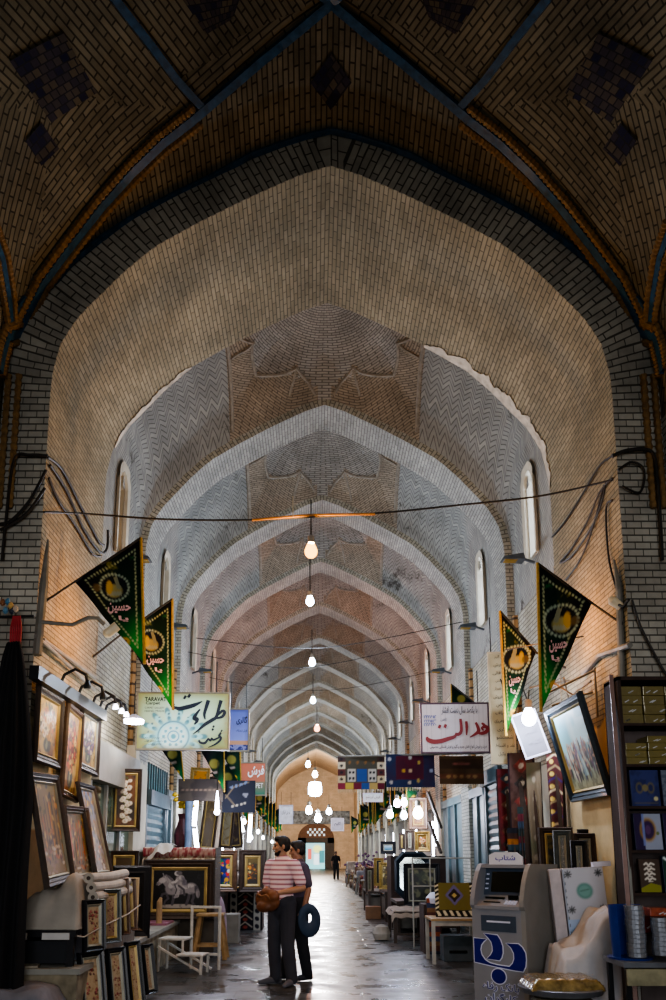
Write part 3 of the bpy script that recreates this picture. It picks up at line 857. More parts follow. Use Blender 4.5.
def p_alley(seed, sky='a08c50', wall='6a5430', glow='d0a030', floor_='98845c'):
    def f(P):
        r = random.Random(seed); grad(P, floor_, sky)
        P.blotch(P.W*.25, 'a08858', .45, .6, .7, seed)
        for k in range(9):
            x = P.W*(k+.5)/9+P.W*.03*r.uniform(-1, 1); h0 = P.H*(.16+.2*abs(k-4)/4*r.random())
            P.rect(x-P.W*.035*r.random()-.004, h0, x+P.W*.03, P.H*r.uniform(.6, 1), r.choice([wall, glow, '6a5436', 'b08a50', '4a3c2c']), .8)
        for k in range(45):
            P.ell(P.W*r.random(), P.H*(.3+.7*r.random()), P.W*.06, P.H*.025, r.choice([glow, 'a87830', '6a6a30', 'd8c080', '3e3620']), .7, r.random()*3)
        for k in range(30):
            P.ell(P.W*r.random(), P.H*.3*r.random(), P.W*.07, P.H*.02, r.choice(['d8c8b0', 'a89078', 'c89060', '8a7058', 'e0d4c4']), .8)
        for k in range(7):
            x = P.W*r.uniform(.1, .9); y = P.H*r.uniform(.08, .22); P.ell(x, y, P.W*.02, P.H*.035, r.choice(['5a3020', '402a20', 'a04828', '303028']), .9)
    return f
def p_roses(seed, bg='c9b79c', c=('7a2a30', 'a04a50', 'c08080', '5a2228')):
    def f(P):
        r = random.Random(seed); grad(P, bg, 'd6c6b0'); P.blotch(P.W*.2, 'b09a80', .5, .65, .6, seed)
        for k in range(26):
            x, y = P.W*r.uniform(.12, .88), P.H*r.uniform(.12, .88); s = P.W*r.uniform(.05, .11)
            P.ell(x+s, y-s*.5, s*.8, s*.4, '6a6848', .8, r.random()*3); P.ell(x, y, s, s, r.choice(c), .95); P.ell(x+s*.2, y+s*.2, s*.5, s*.4, 'd8a0a0', .7)
    return f
def p_whiteflowers(P):
    P.rect(0, 0, P.W, P.H, '4a3414'); P.blotch(P.W*.5, '8a6020', .45, .7, .8, 4)
    r = random.Random(11)
    for k in range(34): P.ell(P.W*(.5+.28*math.sin(k*1.9)*r.random()), P.H*r.uniform(.06, .96), P.W*.1, P.W*.05, '5c6a2c', .8, r.random()*3)
    for k in range(26):
        y = P.H*(.08+.84*k/26); x = P.W*(.5+.22*math.sin(k*1.3)); s = P.W*r.uniform(.1, .16)
        P.ell(x, y, s, s*.8, 'e8e0d0', .95).ell(x, y, s*.4, s*.35, 'c0a080', .8).ell(x+s*.5, y+s*.2, s*.4, s*.4, 'f8f2e8', .8)
def p_horse(P):
    P.rect(0, 0, P.W, P.H, '060607')
    W, H = P.W, P.H; g, hi, sh = 'a7a3a4', 'd2cfcd', '6b676c'
    def E(x, y, rx, ry, c=g, rot=0, a=1, soft=.12): P.ell(x*W, y*H, rx*W, ry*H, c, a, rot, soft)
    def Ln(pts, w, c=g): P.line([(x*W, y*H) for x, y in pts], w*W, c)
    def Po(pts, c=g): P.poly([(x*W, y*H) for x, y in pts], c)
    Po([(.12,.02),(.86,.02),(.84,.10),(.70,.13),(.2,.12)], '8d887f'); E(.5,.07,.36,.05,'b4afa8')   # base
    for pts, w in (([(.33,.5),(.27,.36),(.30,.27)],.045), ([(.30,.27),(.24,.2),(.22,.12)],.04), ([(.40,.44),(.40,.25),(.38,.12)],.055), ([(.72,.45),(.70,.28),(.66,.12)],.055), ([(.78,.45),(.80,.3),(.77,.2),(.80,.11)],.05), ([(.30,.42),(.18,.38),(.15,.28)],.045)): Ln(pts, w, sh)
    E(.5,.52,.22,.15); E(.36,.53,.13,.17); E(.74,.53,.13,.15); E(.55,.57,.16,.07,hi,0,.7)               # barrel, chest, rump
    Po([(.26,.55),(.18,.66),(.14,.78),(.24,.86),(.36,.8),(.46,.66)]); E(.25,.77,.1,.1)                   # neck
    Po([(.16,.8),(.06,.68),(.05,.62),(.1,.6),(.17,.66),(.22,.72)]); E(.17,.74,.07,.07,hi,0,.8)            # head
    Ln([(.2,.86),(.18,.92)],.02); Ln([(.24,.87),(.32,.8),(.4,.68)],.045,'807c80')                        # ear, mane
    for k in range(7): Ln([(.24+k*.025,.86-k*.03),(.22+k*.03,.76-k*.035)],.012,'c9c6c4')
    E(.86,.48,.045,.13,sh,.2); E(.88,.40,.04,.12,g,.1)                                                    # tail
    E(.73,.6,.07,.05,hi,0,.7); E(.34,.6,.05,.07,hi,0,.7)
    E(.52,.74,.09,.15); E(.54,.78,.07,.1,hi,0,.6); E(.46,.92,.055,.065,hi); E(.5,.93,.06,.05,'8b878a')    # rider
    Ln([(.5,.8),(.43,.7),(.37,.68)],.045,hi); Ln([(.55,.64),(.49,.48),(.47,.34)],.08,'b9b5b4'); Ln([(.47,.34),(.43,.3)],.045)
    Po([(.56,.86),(.66,.72),(.66,.6),(.58,.62)], '96929a'); Ln([(.5,.6),(.6,.5),(.62,.36)],.04,sh); Ln([(.42,.62),(.46,.5),(.44,.4)],.02,'504c54')
    for k in range(5): Ln([(.55+k*.03,.84-k*.04),(.57+k*.025,.62-k*.02)],.01,'6f6b72')
    P.blotch(W*.06, '57535a', .6, .7, .35, 5)
    bg = np.hypot(1, 1)
def p_bright(P):
    P.rect(0, 0, P.W, P.H, '28407a'); r = random.Random(3)
    for k in range(46): P.ell(P.W*r.random(), P.H*r.random(), P.W*r.uniform(.05, .16), P.H*r.uniform(.03, .09), r.choice(['2a4aa0','d84a3c','e8c040','f0f0e8','2a8a60','5aa0d8','1a2448','c83a60']), .95, r.random()*3)
    P.rect(0, 0, P.W*.18, P.H, '5ac0d8', .8)
def p_hunt(P):
    P.rect(0, 0, P.W, P.H, '2a2010'); r = random.Random(5)
    grad(P, '20180c', '7a6a30')
    for k in range(40): P.ell(P.W*r.uniform(.1,.9), P.H*r.uniform(.1,.85), P.W*r.uniform(.04,.13), P.H*r.uniform(.03,.08), r.choice(['b87830','d8a040','3a3014','6a4a20','e0d0a0','8a5a28','241c10']), .9, r.random()*3)
def p_crowd(P):
    grad(P, 'b9b598', '8fc4d0'); r = random.Random(8)
    P.blotch(P.W*.3, 'd8ecec', .5, .65, .8, 2, (0, P.H*.55, P.W, P.H)); P.ell(P.W*.45, P.H*.75, P.W*.08, P.H*.14, 'e8f0ec', .6, 0, .6)
    P.blotch(P.W*.06, '6a6a58', .5, .62, .5, 6, (0, 0, P.W, P.H*.2))
    for k in range(120):
        x = P.W*r.random(); y = P.H*(.16+.42*r.random())*(1-.15*abs(x/P.W-.5)); h = P.H*r.uniform(.05, .1)
        P.ell(x, y, P.W*.022, h, r.choice(['5a4a40','8a6a58','3a3a40','c8c0b0','6a7a80','a08070','4a4038','d8d0c0','7a5a70']), .9); P.ell(x, y+h, P.W*.014, P.H*.018, 'c8a488', .9)
    P.poly([(P.W*.5,P.H*.15),(P.W*.62,P.H*.15),(P.W*.52,P.H*.55),(P.W*.47,P.H*.55)], 'c8e0e4', .5)
def p_dark(seed, cs=('303a34','56604e','8a8a70','20241f','a8a488'), bg='1a201c'):
    def f(P):
        r = random.Random(seed); P.rect(0, 0, P.W, P.H, bg)
        for k in range(50): P.ell(P.W*r.random(), P.H*r.random(), P.W*r.uniform(.05, .15), P.H*r.uniform(.03, .1), r.choice(cs), .7, r.random()*3)
    return f
def p_plain(c, d=.15):
    def f(P): P.rect(0, 0, P.W, P.H, c); P.blotch(P.W*.3, '403830', .5, .7, d, 3)
    return f

# pictures on the inner face of the left pier
XL = -2.9
def wallpic(label, bl, br, tl, x, lean, fw, mf, ml, fn, **kw):
    M, W, H = place(bl, br, tl, pt(*br, x=x), 90, lean)
    return picture(label, M, W, H, fw, mf, ml, fn, **kw)
G1 = 'pictures hung on the left pier'
wallpic('large yellow bouquet picture at the top left, next to the black drape', (31,761), (57,770), (31,679), -2.88, 0, .09, M_fdark, M_lgold, p_bouquet(1, '8a6420', 'ecc868', ('fff4c8','e8c040','d89030','fff0d8','c8a048')), group=G1)
wallpic('tall narrow picture of orange flowers, middle of the upper row on the left pier', (58.5,795), (75,803), (62,698), -2.88, 0, .06, M_fbrown, M_lgold, p_bouquet(2, '9a7038', 'd8b070', ('c85a2a','e09040','f0d8a0','8a3a20')), group=G1)
wallpic('purple bouquet picture at the far end of the upper row on the left pier', (76.5,769), (95,777), (81.5,706), -2.88, 0, .07, M_fdark, M_lsilver, p_bouquet(3, 'a88a60', 'd0b890', ('6a4a6a','8a6a8a','4a3a58','e0d0c0')), group=G1)
wallpic('large yellow autumn alley picture, nearest in the lower row on the left pier', (44,890), (71,882), (30.5,772), -2.6, -11, .085, M_fdark, M_lsilver, p_alley(4), group=G1)
wallpic('small picture of orange leaves, middle of the lower row on the left pier', (71,884), (94,879), (61,805), -2.6, -10, .06, M_fbrown, M_lsilver, p_alley(5, '8a7848', '7a5830', 'c87a28', 'a8a090'), group=G1)
wallpic('narrow alley picture with blue sky, far end of the lower row, left pier', (94,879), (110,877), (79,783), -2.55, -14, .06, M_fdark, M_lsilver, p_alley(6, '8a94a8', '7a6848', 'a89060', 'a89888'), group=G1)
# rail with picture lamps above them
M_rail = mat('dark steel rail', '26282c', .4, metal=.6)
M_conduit = mat('grey conduit', '77756e', .6, metal=.2)
ra, rb = pt(34, 672, x=-2.8), pt(103, 716, x=-2.8)
e = empty('picture_lamp_rail', 'black rail with curved picture lamps above the upper row of pictures on the left pier', 'lamp rail', T(*ra))
MB().bar((0,0,0), rb-ra, .09, .13).build('rail', M_rail, e)
for t in (.3, .55, .78, .9, 1.0):
    b = (rb-ra)*t
    inner_lamp(ra+b+Vector((.34,0,-.08)), (1,.8,.5) if t < .7 else (.9,.93,1), 7, .03); k = MB().tube([b, b+Vector((.05,0,.14)), b+Vector((.16,0,.2)), b+Vector((.27,0,.14)), b+Vector((.29,0,.04))], .018, 6).build('lamp_arm', M_rail, e)
    if t > .7: MB().lathe([(.025,.09),(.05,.05),(.06,0),(.055,-.01)], 12, T(*(b+Vector((.29,0,.0))))@Matrix.Scale(.6,4)).build('spot_head', mat('spot glow', 'f0f0ff', emit=7, ecol='e8ecff') if t == .78 else bpy.data.materials['spot glow'], k)
    else: MB().lathe([(.02,.06),(.04,0),(.035,-.03)], 10, T(*(b+Vector((.29,0,.02))))).build('lamp_head', M_rail, k)
for (a, b, lab) in (((43,640),(95,678),'upper grey conduit sloping along the left pier above the picture lamps'), ((36,636),(94,690),'lower grey conduit just above the picture lamp rail on the left pier')):
    A, B = pt(*a, x=-2.91), pt(*b, x=-2.91)
    tag(MB().tube([A, A.lerp(B, .5)+Vector((0,0,.01)), B], .022, 8).build('wall_conduit', M_conduit), lab, 'pipe')
A, B = pt(37, 655, x=-2.9), pt(48, 540, x=-2.9)
tag(MB().tube([A, A.lerp(B, .6), B], [.045, .045, .012], 8).build('wall_post', M_conduit), 'upright grey pole tapering to a point on the edge of the left pier', 'pole')
A = pt(41, 622, x=-2.88)
e = empty('wall_lamp', 'bent arm lamp with a cream bulb holder on the left pier', 'wall lamp', T(*A))
MB().tube([(0,0,0), (.28,.1,0), (.42,.15,.09), (.5,.2,.1), (.56,.25,.05)], .022, 8).build('lamp_arm', M_conduit, e)
MB().lathe([(.05,.08),(.05,-.06),(.02,-.09)], 12, T(.62,.3,.0)@RY(50)).build('bulb_holder', mat('cream holder', 'd8c8a8', .5), e)

# tall black drape at the left edge
def drape(name, label, cat, c, w, h, m, folds=6, depth=.06, top=.35, yaw=0, parent=None):
    def fn(u, v):
        s = top+(1-top)*min(1, v*2.2)**.7
        x = (u-.5)*w*s; y = depth*math.sin(u*folds*2*PI+v)*(.4+.6*v)+.02*math.sin(v*9+u*5)
        return Vector((x, y-.10*math.cos((u-.5)*PI)*s, -v*h))
    mb = MB(); mb.grid(fn, 48, 24)
    o = mb.build(name, m, M=T(*c)@RZ(yaw), smooth=True)
    return tag(o, label, cat)
M_black = mat('black cloth', '0c0c10', .9, var=.5, vs=3)
drape('hanging_cloak', 'long black cloth hanging at the left edge in front of the pier', 'cloth', pt(14, 642, y=7.15), .52, 3.1, M_black, 5, .05, .25)
drape('hanging_coat', 'second black cloth at the extreme left behind the pointed black drape', 'cloth', pt(-12, 690, y=7.42), .5, 2.6, mat('dark navy cloth', '10141c', .9), 4, .04, .8)
e = empty('string_of_ornaments', 'string of small coloured ornaments hung high at the left edge by the pier front', 'ornaments', T(*pt(6, 604, y=7.4)))
for k, (dx, dz, c) in enumerate([(-.04,.02,'8a5a3a'),(.02,.03,'4a7a9a'),(.06,-.02,'c8a060'),(0,-.08,'5a8aa8'),(.08,-.09,'303848'),(.12,-.06,'b8a898')]):
    MB().lathe([(.01,.05),(.035,.02),(.04,-.02),(.012,-.05)], 8, T(dx*.8,0,dz*.8)@Matrix.Scale(.7,4)).build('ornament', mat('ornament %s' % c, c, .4), e)
MB().tube([(-.15,0,-.13),(.28,0,-.12)], .012, 6).build('hanging_bar', M_rail, e)
e = empty('red_tassel', 'red bead tassel hanging above the black drape at the left', 'tassel', T(*pt(16, 628, y=7.38)))
for k in range(6):
    MB().tube([((k-2.5)*.012,0,.12),((k-2.5)*.02,0,0),((k-2.5)*.018,.01,-.2+.02*(k%3))], .009, 5).build('strand', bpy.data.materials.get('red beads') or mat('red beads', 'a03038', .5), e)

# stone ledge and what stands on it
M_stone = mat('rough ledge stone', '847a66', .9, var=.4, vs=7, bump=.5)
M_slab = mat('ledge slab', '8a8880', .8, var=.2, vs=5)
mb = MB(); mb.box((-3.4, 7.45, 0), (-2.3, 12.85, .47)); struct(mb.build('trim_ledge', M_stone))
mb = MB(); mb.box((-3.4, 7.42, .47), (-2.27, 12.88, .52)); struct(mb.build('trim_ledge_slab', M_slab))
# black table with white panels
e = empty('display_table', 'low black table with two white panels on the ledge under the grey cloth', 'table', T(-2.72, 7.85, .52))
MB().box((-.42,-.3,.26), (.36,.5,.32)).build('table_top', M_fblack, e)
for sx in (-.38, .3):
    for sy in (-.26, .44): MB().box((sx-.02,sy-.02,0), (sx+.04,sy+.04,.26)).build('leg', M_fblack, e)
M_white = mat('dull white board', 'b9b6b2', .6, var=.1)
for x0, x1 in ((-.33,-.08), (.06,.31)): MB().box((x0,-.32,.24), (x1,-.3,.3)).build('white_panel', M_white, e)
MB().box((-.36,-.22,.02), (.28,.4,.22)).build('table_shade_block', mat('painted table shade', '14161c', .7), e)  # near-black block put in for the shade under the table top
# grey cloth thrown over a pile
M_greycloth = mat('grey beige cloth', '9a9288', .9, var=.2, vs=4)
def heap(name, label, cat, M, fn, m, nu=40, nv=30):
    mb = MB(); mb.grid(fn, nu, nv); o = mb.build(name, m, M=M, smooth=True); return tag(o, label, cat)
def fold(u, v):
    x = -.4+.8*u; y = v*.95-.02
    edge = min(1, (1-abs(2*u-1))*5, v*7+.0, (1-v)*5+.3); edge = max(0, edge)**.5
    z = (.10+.36*min(1, u*1.25))*edge+.03*math.sin(14*(u+v*.6))*edge+.02*math.sin(27*u-9*v)*edge
    return Vector((x, y, max(z, .0)))
heap('draped_cloth', 'crumpled grey cloth thrown over a heap beside the leaning pictures on the left', 'cloth', T(-2.75, 7.6, .845), fold, M_greycloth)
M_roll = mat('rolled fabric', 'a39a8e', .9, var=.2, vs=8)
for k, (z, x, lab) in enumerate([(1.30,-2.36,'topmost pale fabric roll beside the draped grey cloth'), (1.21,-2.33,'middle pale fabric roll beside the draped grey cloth'), (1.12,-2.31,'lowest pale fabric roll beside the draped grey cloth')]):
    e = empty('fabric_roll', lab, 'fabric roll', T(x, 7.9, z))
    MB().tube([(0,0,0),(.01,.7,-.008),(0,1.5,.01)], [.052,.05,.052], 12).build('roll', M_roll, e)
    MB().tube([(0,-.004,0),(0,-.012,0)], .02, 8).build('core', M_fdark, e)
mb = MB(); mb.box((-2.5,8.35,.52), (-2.33,9.9,1.07)); tag(mb.build('fabric_chest', mat('chest cloth', '6f665c', .9)), 'grey covered chest carrying the fabric rolls on the ledge', 'chest')
# frames standing on the ledge edge
def stand(label, tl, tr, br, Y, yaw, lean, fw, mf, ml, fn, **kw):
    bl = (br[0]-(tr[0]-tl[0]), br[1]+(tl[1]-tr[1]))
    M, W, H = place(bl, br, tl, pt(*tl, y=Y), yaw, lean, False)
    return picture(label, M, W, H, fw, mf, ml, fn, **kw)
G2 = 'small pictures lined up at the left ledge'
stand('small rose picture in a black frame on the ledge, nearest of the upper pair', (83,900), (104,897), (103,950), 7.75, 62, -4, .045, M_fblack, M_lsilver, p_roses(1), group=G2)
stand('pink flower picture in a grey frame on the ledge, beside the fabric rolls', (103,889.5), (121,887), (119,942), 8.25, 55, -4, .045, M_fgrey, M_lgold, p_roses(2, 'b8a090', ('8a4a58','a87078','6a3a48')), group=G2)
for k, (x0, lab) in enumerate([(121,'narrow gilt edged frame seen edge on behind the pink flower picture'), (128,'second narrow gilt edged frame, next to the big black frame')]):
    stand(lab, (x0,879), (x0+8,877), (x0+7,934-k*4), 9.1+.35*k, 62, -6, .04, M_fbrown, M_lgold, p_roses(7+k, 'a08868', ('6a5a48','8a7a58')), group=G2)
stand('red rose picture leaning on the ledge front, nearest of the bottom row', (77.5,955), (102,945), (106,1022), 7.75, 58, -10, .05, M_fblack, M_lsilver, p_roses(3), group=G2)
stand('red rose picture leaning on the ledge front, second of the bottom row', (102.5,951), (121,943), (128,1012), 8.15, 58, -10, .05, M_fblack, M_lsilver, p_roses(4, 'c4b6a4', ('8a3a40','b06a68','6a3038')), group=G2)
stand('rose picture with a gold slip leaning on the ledge front, third of the bottom row', (122,945), (135.5,937), (143,1003), 8.6, 62, -10, .045, M_fblack, M_lgold, p_roses(5, 'cdbfa8', ('8a4a48','b88078')), group=G2)
stand('rose picture leaning on the ledge front, last of the bottom row beside the step stool', (138.5,947), (148.5,941), (155,991), 9.0, 66, -10, .04, M_fblack, M_lsilver, p_roses(6, 'b8a898', ('8a5a58','a88078')), group=G2)
tag(MB().tube([pt(77,936,y=7.6), pt(84,937,y=7.65), pt(105,925,y=8.0), pt(128,914,y=8.6), pt(140,905,y=9.3)], .008, 5).build('cord', M_roll), 'pale cord strung across the small framed pictures on the left', 'cord')
# folded dark cloth and grey sheet at the bottom left corner
heap('folded_cloth', 'folded dark blue cloth at the left edge beside the black table', 'cloth', T(-3.0, 7.35, .52), lambda u, v: Vector((-.25+.42*u, v*.35, .26*min(1,(1-u)*3+.2, v*8)+.02*math.sin(18*v))), mat('dark blue knit', '1c2430', .9, var=.5, vs=30), 20, 24)
tag(MB().box((-.32,-.12,0),(.12,.14,.018), T(-2.8, 7.56, .522)@RZ(12)).build('flat_box', mat('pale cardboard', '8f8676', .8)), 'flat pale cardboard lying on the ledge below the black table', 'cardboard')
heap('spread_sheet', 'grey blue sheet spread at the foot of the ledge in the bottom left corner', 'cloth', T(-2.9, 6.75, .0), lambda u, v: Vector((-.4+.95*u, v*.65, .41*min(1, v*3+.1, (1-u)*4+.55)+.015*math.sin(14*u+5*v))), mat('grey blue sheet', '75747c', .9), 30, 20)

# big black frame, frame behind it, horse picture
def facing(label, tl, tr, br, Y, yaw, lean, fw, mf, ml, fn, **kw): return stand(label, tl, tr, br, Y, yaw, lean, fw, mf, ml, fn, **kw)
facing('large frame with a wide black moulding on the ledge, left of the horse picture', (109,864.5), (148.5,866), (149.5,939), 10.35, 12, -3, .15, M_fblack, M_lcream, p_plain('a08a70'), slip=.06)
facing('dark frame standing behind the wide black frame on the ledge', (107,850), (137.5,851), (137.5,900), 11.3, 8, -2, .06, M_fdark, M_lgold, p_plain('6a5a40'), slip=.04)
facing('pale rider on a horse on black ground in a wide dark frame', (143,859), (215.5,860), (214,920.5), 12.62, 2, -2, .115, M_fdark, M_lgold, p_horse, slip=.05, nx=110, depth=.07)
facing('tall picture of white blossoms hung in front of the shop, above the black frame', (111,767), (142,770), (140,833), 11.3, 14, 2, .06, M_fdark, M_lgold, p_whiteflowers, slip=.03)
tag(MB().box((-.55,-.25,0),(.4,.35,.03)).build('pink_mat', mat('pink cloth', '8a5a6a', .9, var=.3), M=T(-2.7,12.1,.522)), 'pink cloth spread on the ledge under the horse picture', 'cloth')
tag(MB().tube([(0,0,0),(0,0,.3),(.02,0,.36)], [.045,.04,.02], 10).build('rolled_rug', mat('beige rug roll', '9a8060', .9), M=T(-2.42, 11.9, .552)), 'small beige roll standing between the black frame and the horse picture', 'rug roll')
# folded carpets piled behind the horse picture
def carpet_paint(W, H, seed, field, border, motif, nx=40, ny=40):
    P = Paint(W, H, nx, ny, field); r = random.Random(seed)
    for k in range(90): P.ell(W*r.random(), H*r.random(), W*.03, H*.06, r.choice(motif), .85)
    for a, c in ((0, border), (.06, motif[0]), (.1, field)):
        m = np.minimum(np.minimum(P.X, W-P.X)/W, np.minimum(P.Y, H-P.Y)/H)
        P._mix(((m >= a) & (m < a+.03)).astype(float), c)
    return P
M_foldedge = mat('carpet edge', '5c534a', .95, var=.4, vs=20)
def folded(label, M, W, D, H, seed, field, border, motif, layers=2, group=None):
    """folded carpet: rounded front fold; patterned skin all round"""
    e = empty('folded_carpet', label, 'carpet', M, group)
    P = Paint(W, 1, 110, 40, field); r = random.Random(seed)
    P.blotch(.05, motif[0], .5, .56, .8, seed); P.blotch(.035, motif[1], .56, .6, .8, seed+1); P.blotch(.03, motif[-1], .57, .61, .9, seed+2)
    for k in range(120): P.ell(W*r.random(), r.random(), W*.008+.004, .03, r.choice(motif), .85)
    P.rect(0, .0, W, .06, border); P.rect(0, .94, W, 1, border); P.rect(0, .46, W, .54, border, .6)
    prof = []
    for k in range(9): a = PI/2-PI*k/8; prof.append((-H/2*math.cos(a) if False else -(H/2)*math.cos(a), H/2+H/2*math.sin(a)))
    path = [(D-H/2, H)]+[(p[0], p[1]) for p in prof]+[(D-H/2, 0)]
    L = [0]
    for a, b in zip(path[:-1], path[1:]): L.append(L[-1]+math.hypot(b[0]-a[0], b[1]-a[1]))
    def warp(x, z):
        s = (1-z)*L[-1]; k = max(i for i in range(len(L)) if L[i] <= s+1e-9); k = min(k, len(path)-2)
        t = (s-L[k])/(L[k+1]-L[k]); y = path[k][0]*(1-t)+path[k+1][0]*t; zz = path[k][1]*(1-t)+path[k+1][1]*t
        return (x, y, zz+.006*math.sin(9*x+3*y))
    P.build('pile', M_paintflat, e, warp=warp)
    mb = MB()
    for s in (-1, 1):
        for q in range(layers+1):
            zz = H*(q+.5)/(layers+1); mb.box((s*W/2-.004, -.3*H, zz-H*.16), (s*W/2+.008, D-H/2, zz+H*.16))
    mb.build('folded_edge', M_foldedge, e)
    return e
zb = .52
for k, (f_, b_, mo, h, lab) in enumerate([
    ('a89a84','5a3a34',['6a3a3a','3c4458','c8b89c'],.24,'lowest folded carpet of the pile behind the horse picture'),
    ('9c907c','4a4450',['7a4a44','3a4a60','d0c0a4'],.24,'second lowest folded carpet of the pile behind the horse picture'),
    ('b0a48e','6a4a44',['8a4a48','505a70','d8ccb4'],.22,'third folded carpet up in the pile behind the horse picture'),
    ('c0b49c','6a5048',['7a5048','8a8070','e0d6c0'],.26,'cream patterned folded carpet just above the horse picture'),
    ('b4a490','702830',['8a2c34','a03840','d8ccb8'],.16,'topmost red bordered folded carpet of the pile behind the horse picture')]):
    folded(lab, T(-2.32, 12.95, zb), 1.15, .75, h, 40+k, f_, b_, mo); zb += h
heap('white_cloth', 'white cloth thrown over the left end of the carpet pile', 'cloth', T(-2.62, 12.8, zb), lambda u, v: Vector((-.22+.4*u+.03*math.sin(8*v), v*.5-.06, .05-(.3*max(0,.45-u)*1.5)+.02*math.sin(15*u+9*v)-(.14*max(0,.25-v)*4))), mat('white cloth', 'c9c4bc', .85, var=.1), 24, 18)
mb = MB(); mb.box((-2.95,12.95,0),(-1.75,13.7,.52)); tag(mb.build('carpet_bench', mat('bench wood', '4a4238', .8)), 'low bench carrying the pile of folded carpets', 'bench')
# two pictures and a patterned rug stand further on
facing('bright multicoloured picture in a gold frame beside the carpet pile', (207,849.5), (238.5,851), (237,893), 14.6, 4, -2, .09, M_fbrown, M_lgold, p_bright, slip=.05)
facing('dark hunting scene in a gold slip frame behind the striped shirt man', (239.5,849.5), (267,850), (266,893), 15.2, 4, -2, .11, M_fdark, M_lgold, p_hunt, slip=.05)
def rug_geo(P):
    W, H = P.W, P.H; P.rect(0, 0, W, H, '1a1a20')
    for x0, x1 in ((.05,.25), (.75,.95)):
        P.rect(W*x0, 0, W*x1, H*.9, '8f8b80')
        for k in range(5): P.ell(W*(x0+x1)/2, H*(.1+.18*k), W*.06, H*.06, '22222a', 1, PI/4, .1)
    for k in range(5):
        z = H*(.08+.18*k); P.line([(W*.3,z),(W*.5,z+H*.12),(W*.7,z)], W*.03, '9a9080'); P.ell(W*.5, z, W*.07, H*.04, '7a3a30')
    P.rect(0, H*.92, W, H, '2a3850')
def slung_rug(label, tl, tr, br, Y, yaw, fn, name='hanging_rug', cat='rug', lean=0, sag=.02, thick=.02, nx=None, fringe=None, wave=.015):
    bl = (br[0]-(tr[0]-tl[0]), br[1]+(tl[1]-tr[1]))
    M, W, H = place(bl, br, tl, pt(*tl, y=Y), yaw, lean, False)
    e = empty(name, label, cat, M)
    nx = nx or int(min(70, max(24, W*50))); P = Paint(W, H, nx, int(min(80, max(24, nx*H/W))), '333333'); fn(P)
    P.build('rug_face', M_paintflat, e, warp=lambda x, z: (x, wave*math.sin(x/W*9+z*2)*(1-z/H), z))
    mb = MB(); mb.box((-W/2,.018,.0),(W/2,.018+thick,H)); mb.build('rug_back', M_fdark, e)
    if fringe:
        mb = MB()
        for k in range(int(W/.03)): x = -W/2+.03*(k+.5); mb.bar((x,0,0),(x+.004*math.sin(k*3),0,-fringe), .016, .01)
        mb.build('fringe', M_lcream, e)
    return e, W, H
e, W_, H_ = slung_rug('black and cream geometric rug draped over a low stand on the left of the aisle', (229,888), (263,889), (262,931), 16.9, 0, rug_geo, 'rug_stand', 'rug', nx=50)
MB().box((-W_/2,.05,0),(W_/2,.6,H_-.02)).build('stand', M_fdark, e)
heap('pink_sack', 'small pink bundle between the horse picture and the geometric rug', 'bundle', T(-1.78, 13.95, 0), lambda u, v: Vector((.17*math.sin(v*PI*.5)*math.cos(u*2*PI)*.8, .25*math.sin(v*PI*.5)*math.sin(u*2*PI), max(.0, .8*math.cos(v*PI*.5)+.03*math.sin(7*u*PI)))), mat('faded pink cloth', '8a747c', .9), 24, 14)
# step stool and wooden stool
def stool_steps():
    M_ws = mat('chipped white steel', 'b4b1aa', .5, var=.25, vs=14)
    P0 = pt(181, 972, z=0); e = empty('step_stool', 'white metal step stool with two steps and a tall back hoop on the aisle floor', 'step stool', T(P0.x, P0.y, 0)@RZ(-12))
    # upper tread left at the back, lower tread right at the front
    up = MB(); up.box((-.33,-.02,.40),(.05,.30,.43), bev=.008); up.build('step', M_ws, e)
    lo = MB(); lo.box((.0,-.2,.22),(.36,.08,.25), bev=.008); lo.build('step', M_ws, e)
    for a, b in (((-.32,-.02,0),(-.31,-.0,.42)), ((-.32,.29,0),(-.31,.28,.42)), ((.34,-.19,0),(.35,-.19,.24)), ((.34,.07,0),(.35,.07,.24))):
        MB().bar(a, b, .03).build('leg', M_ws, e)
    for y in (-.1, .29): MB().bar((-.3,y,.33), (.34,y-.05,.02), .026).build('brace', M_ws, e)
    MB().bar((.02,-.02,.24),(.02,-.02,.41),.026).build('riser_bar', M_ws, e)
    h = MB()
    for a, b in (((.02,.3,.0),(.02,.3,.82)), ((.42,.3,.0),(.42,.3,.82)), ((.005,.3,.82),(.435,.3,.82)), ((.02,.3,.2),(.42,.3,.2))): h.bar(a, b, .032)
    h.build('back_hoop', M_ws, e)
stool_steps()
M_oak = mat('raw pale wood', '8f734c', .7, var=.3, vs=9)
P0 = pt(210, 960, z=0); e = empty('wooden_stool', 'raw pine stool with splayed legs behind the white step stool', 'stool', T(P0.x-.02, P0.y+.15, 0))
MB().box((-.2,-.16,.62),(.2,.16,.66), bev=.008).build('seat', M_oak, e)
for sx in (-1, 1):
    for sy in (-1, 1): MB().bar((sx*.15,sy*.11,.62),(sx*.24,sy*.17,0), .05).build('leg', M_oak, e)
for sy in (-1, 1): MB().bar((-.21,sy*.15,.2),(.21,sy*.15,.2), .03).build('stretcher', M_oak, e)
tag(MB().box((-.22,-.2,0),(.22,.2,.5), bev=.01).build('storage_box', mat('grey box', '77746c', .8), M=T(-1.72, 14.6, 0)), 'plain grey box on the floor behind the pine stool', 'box')
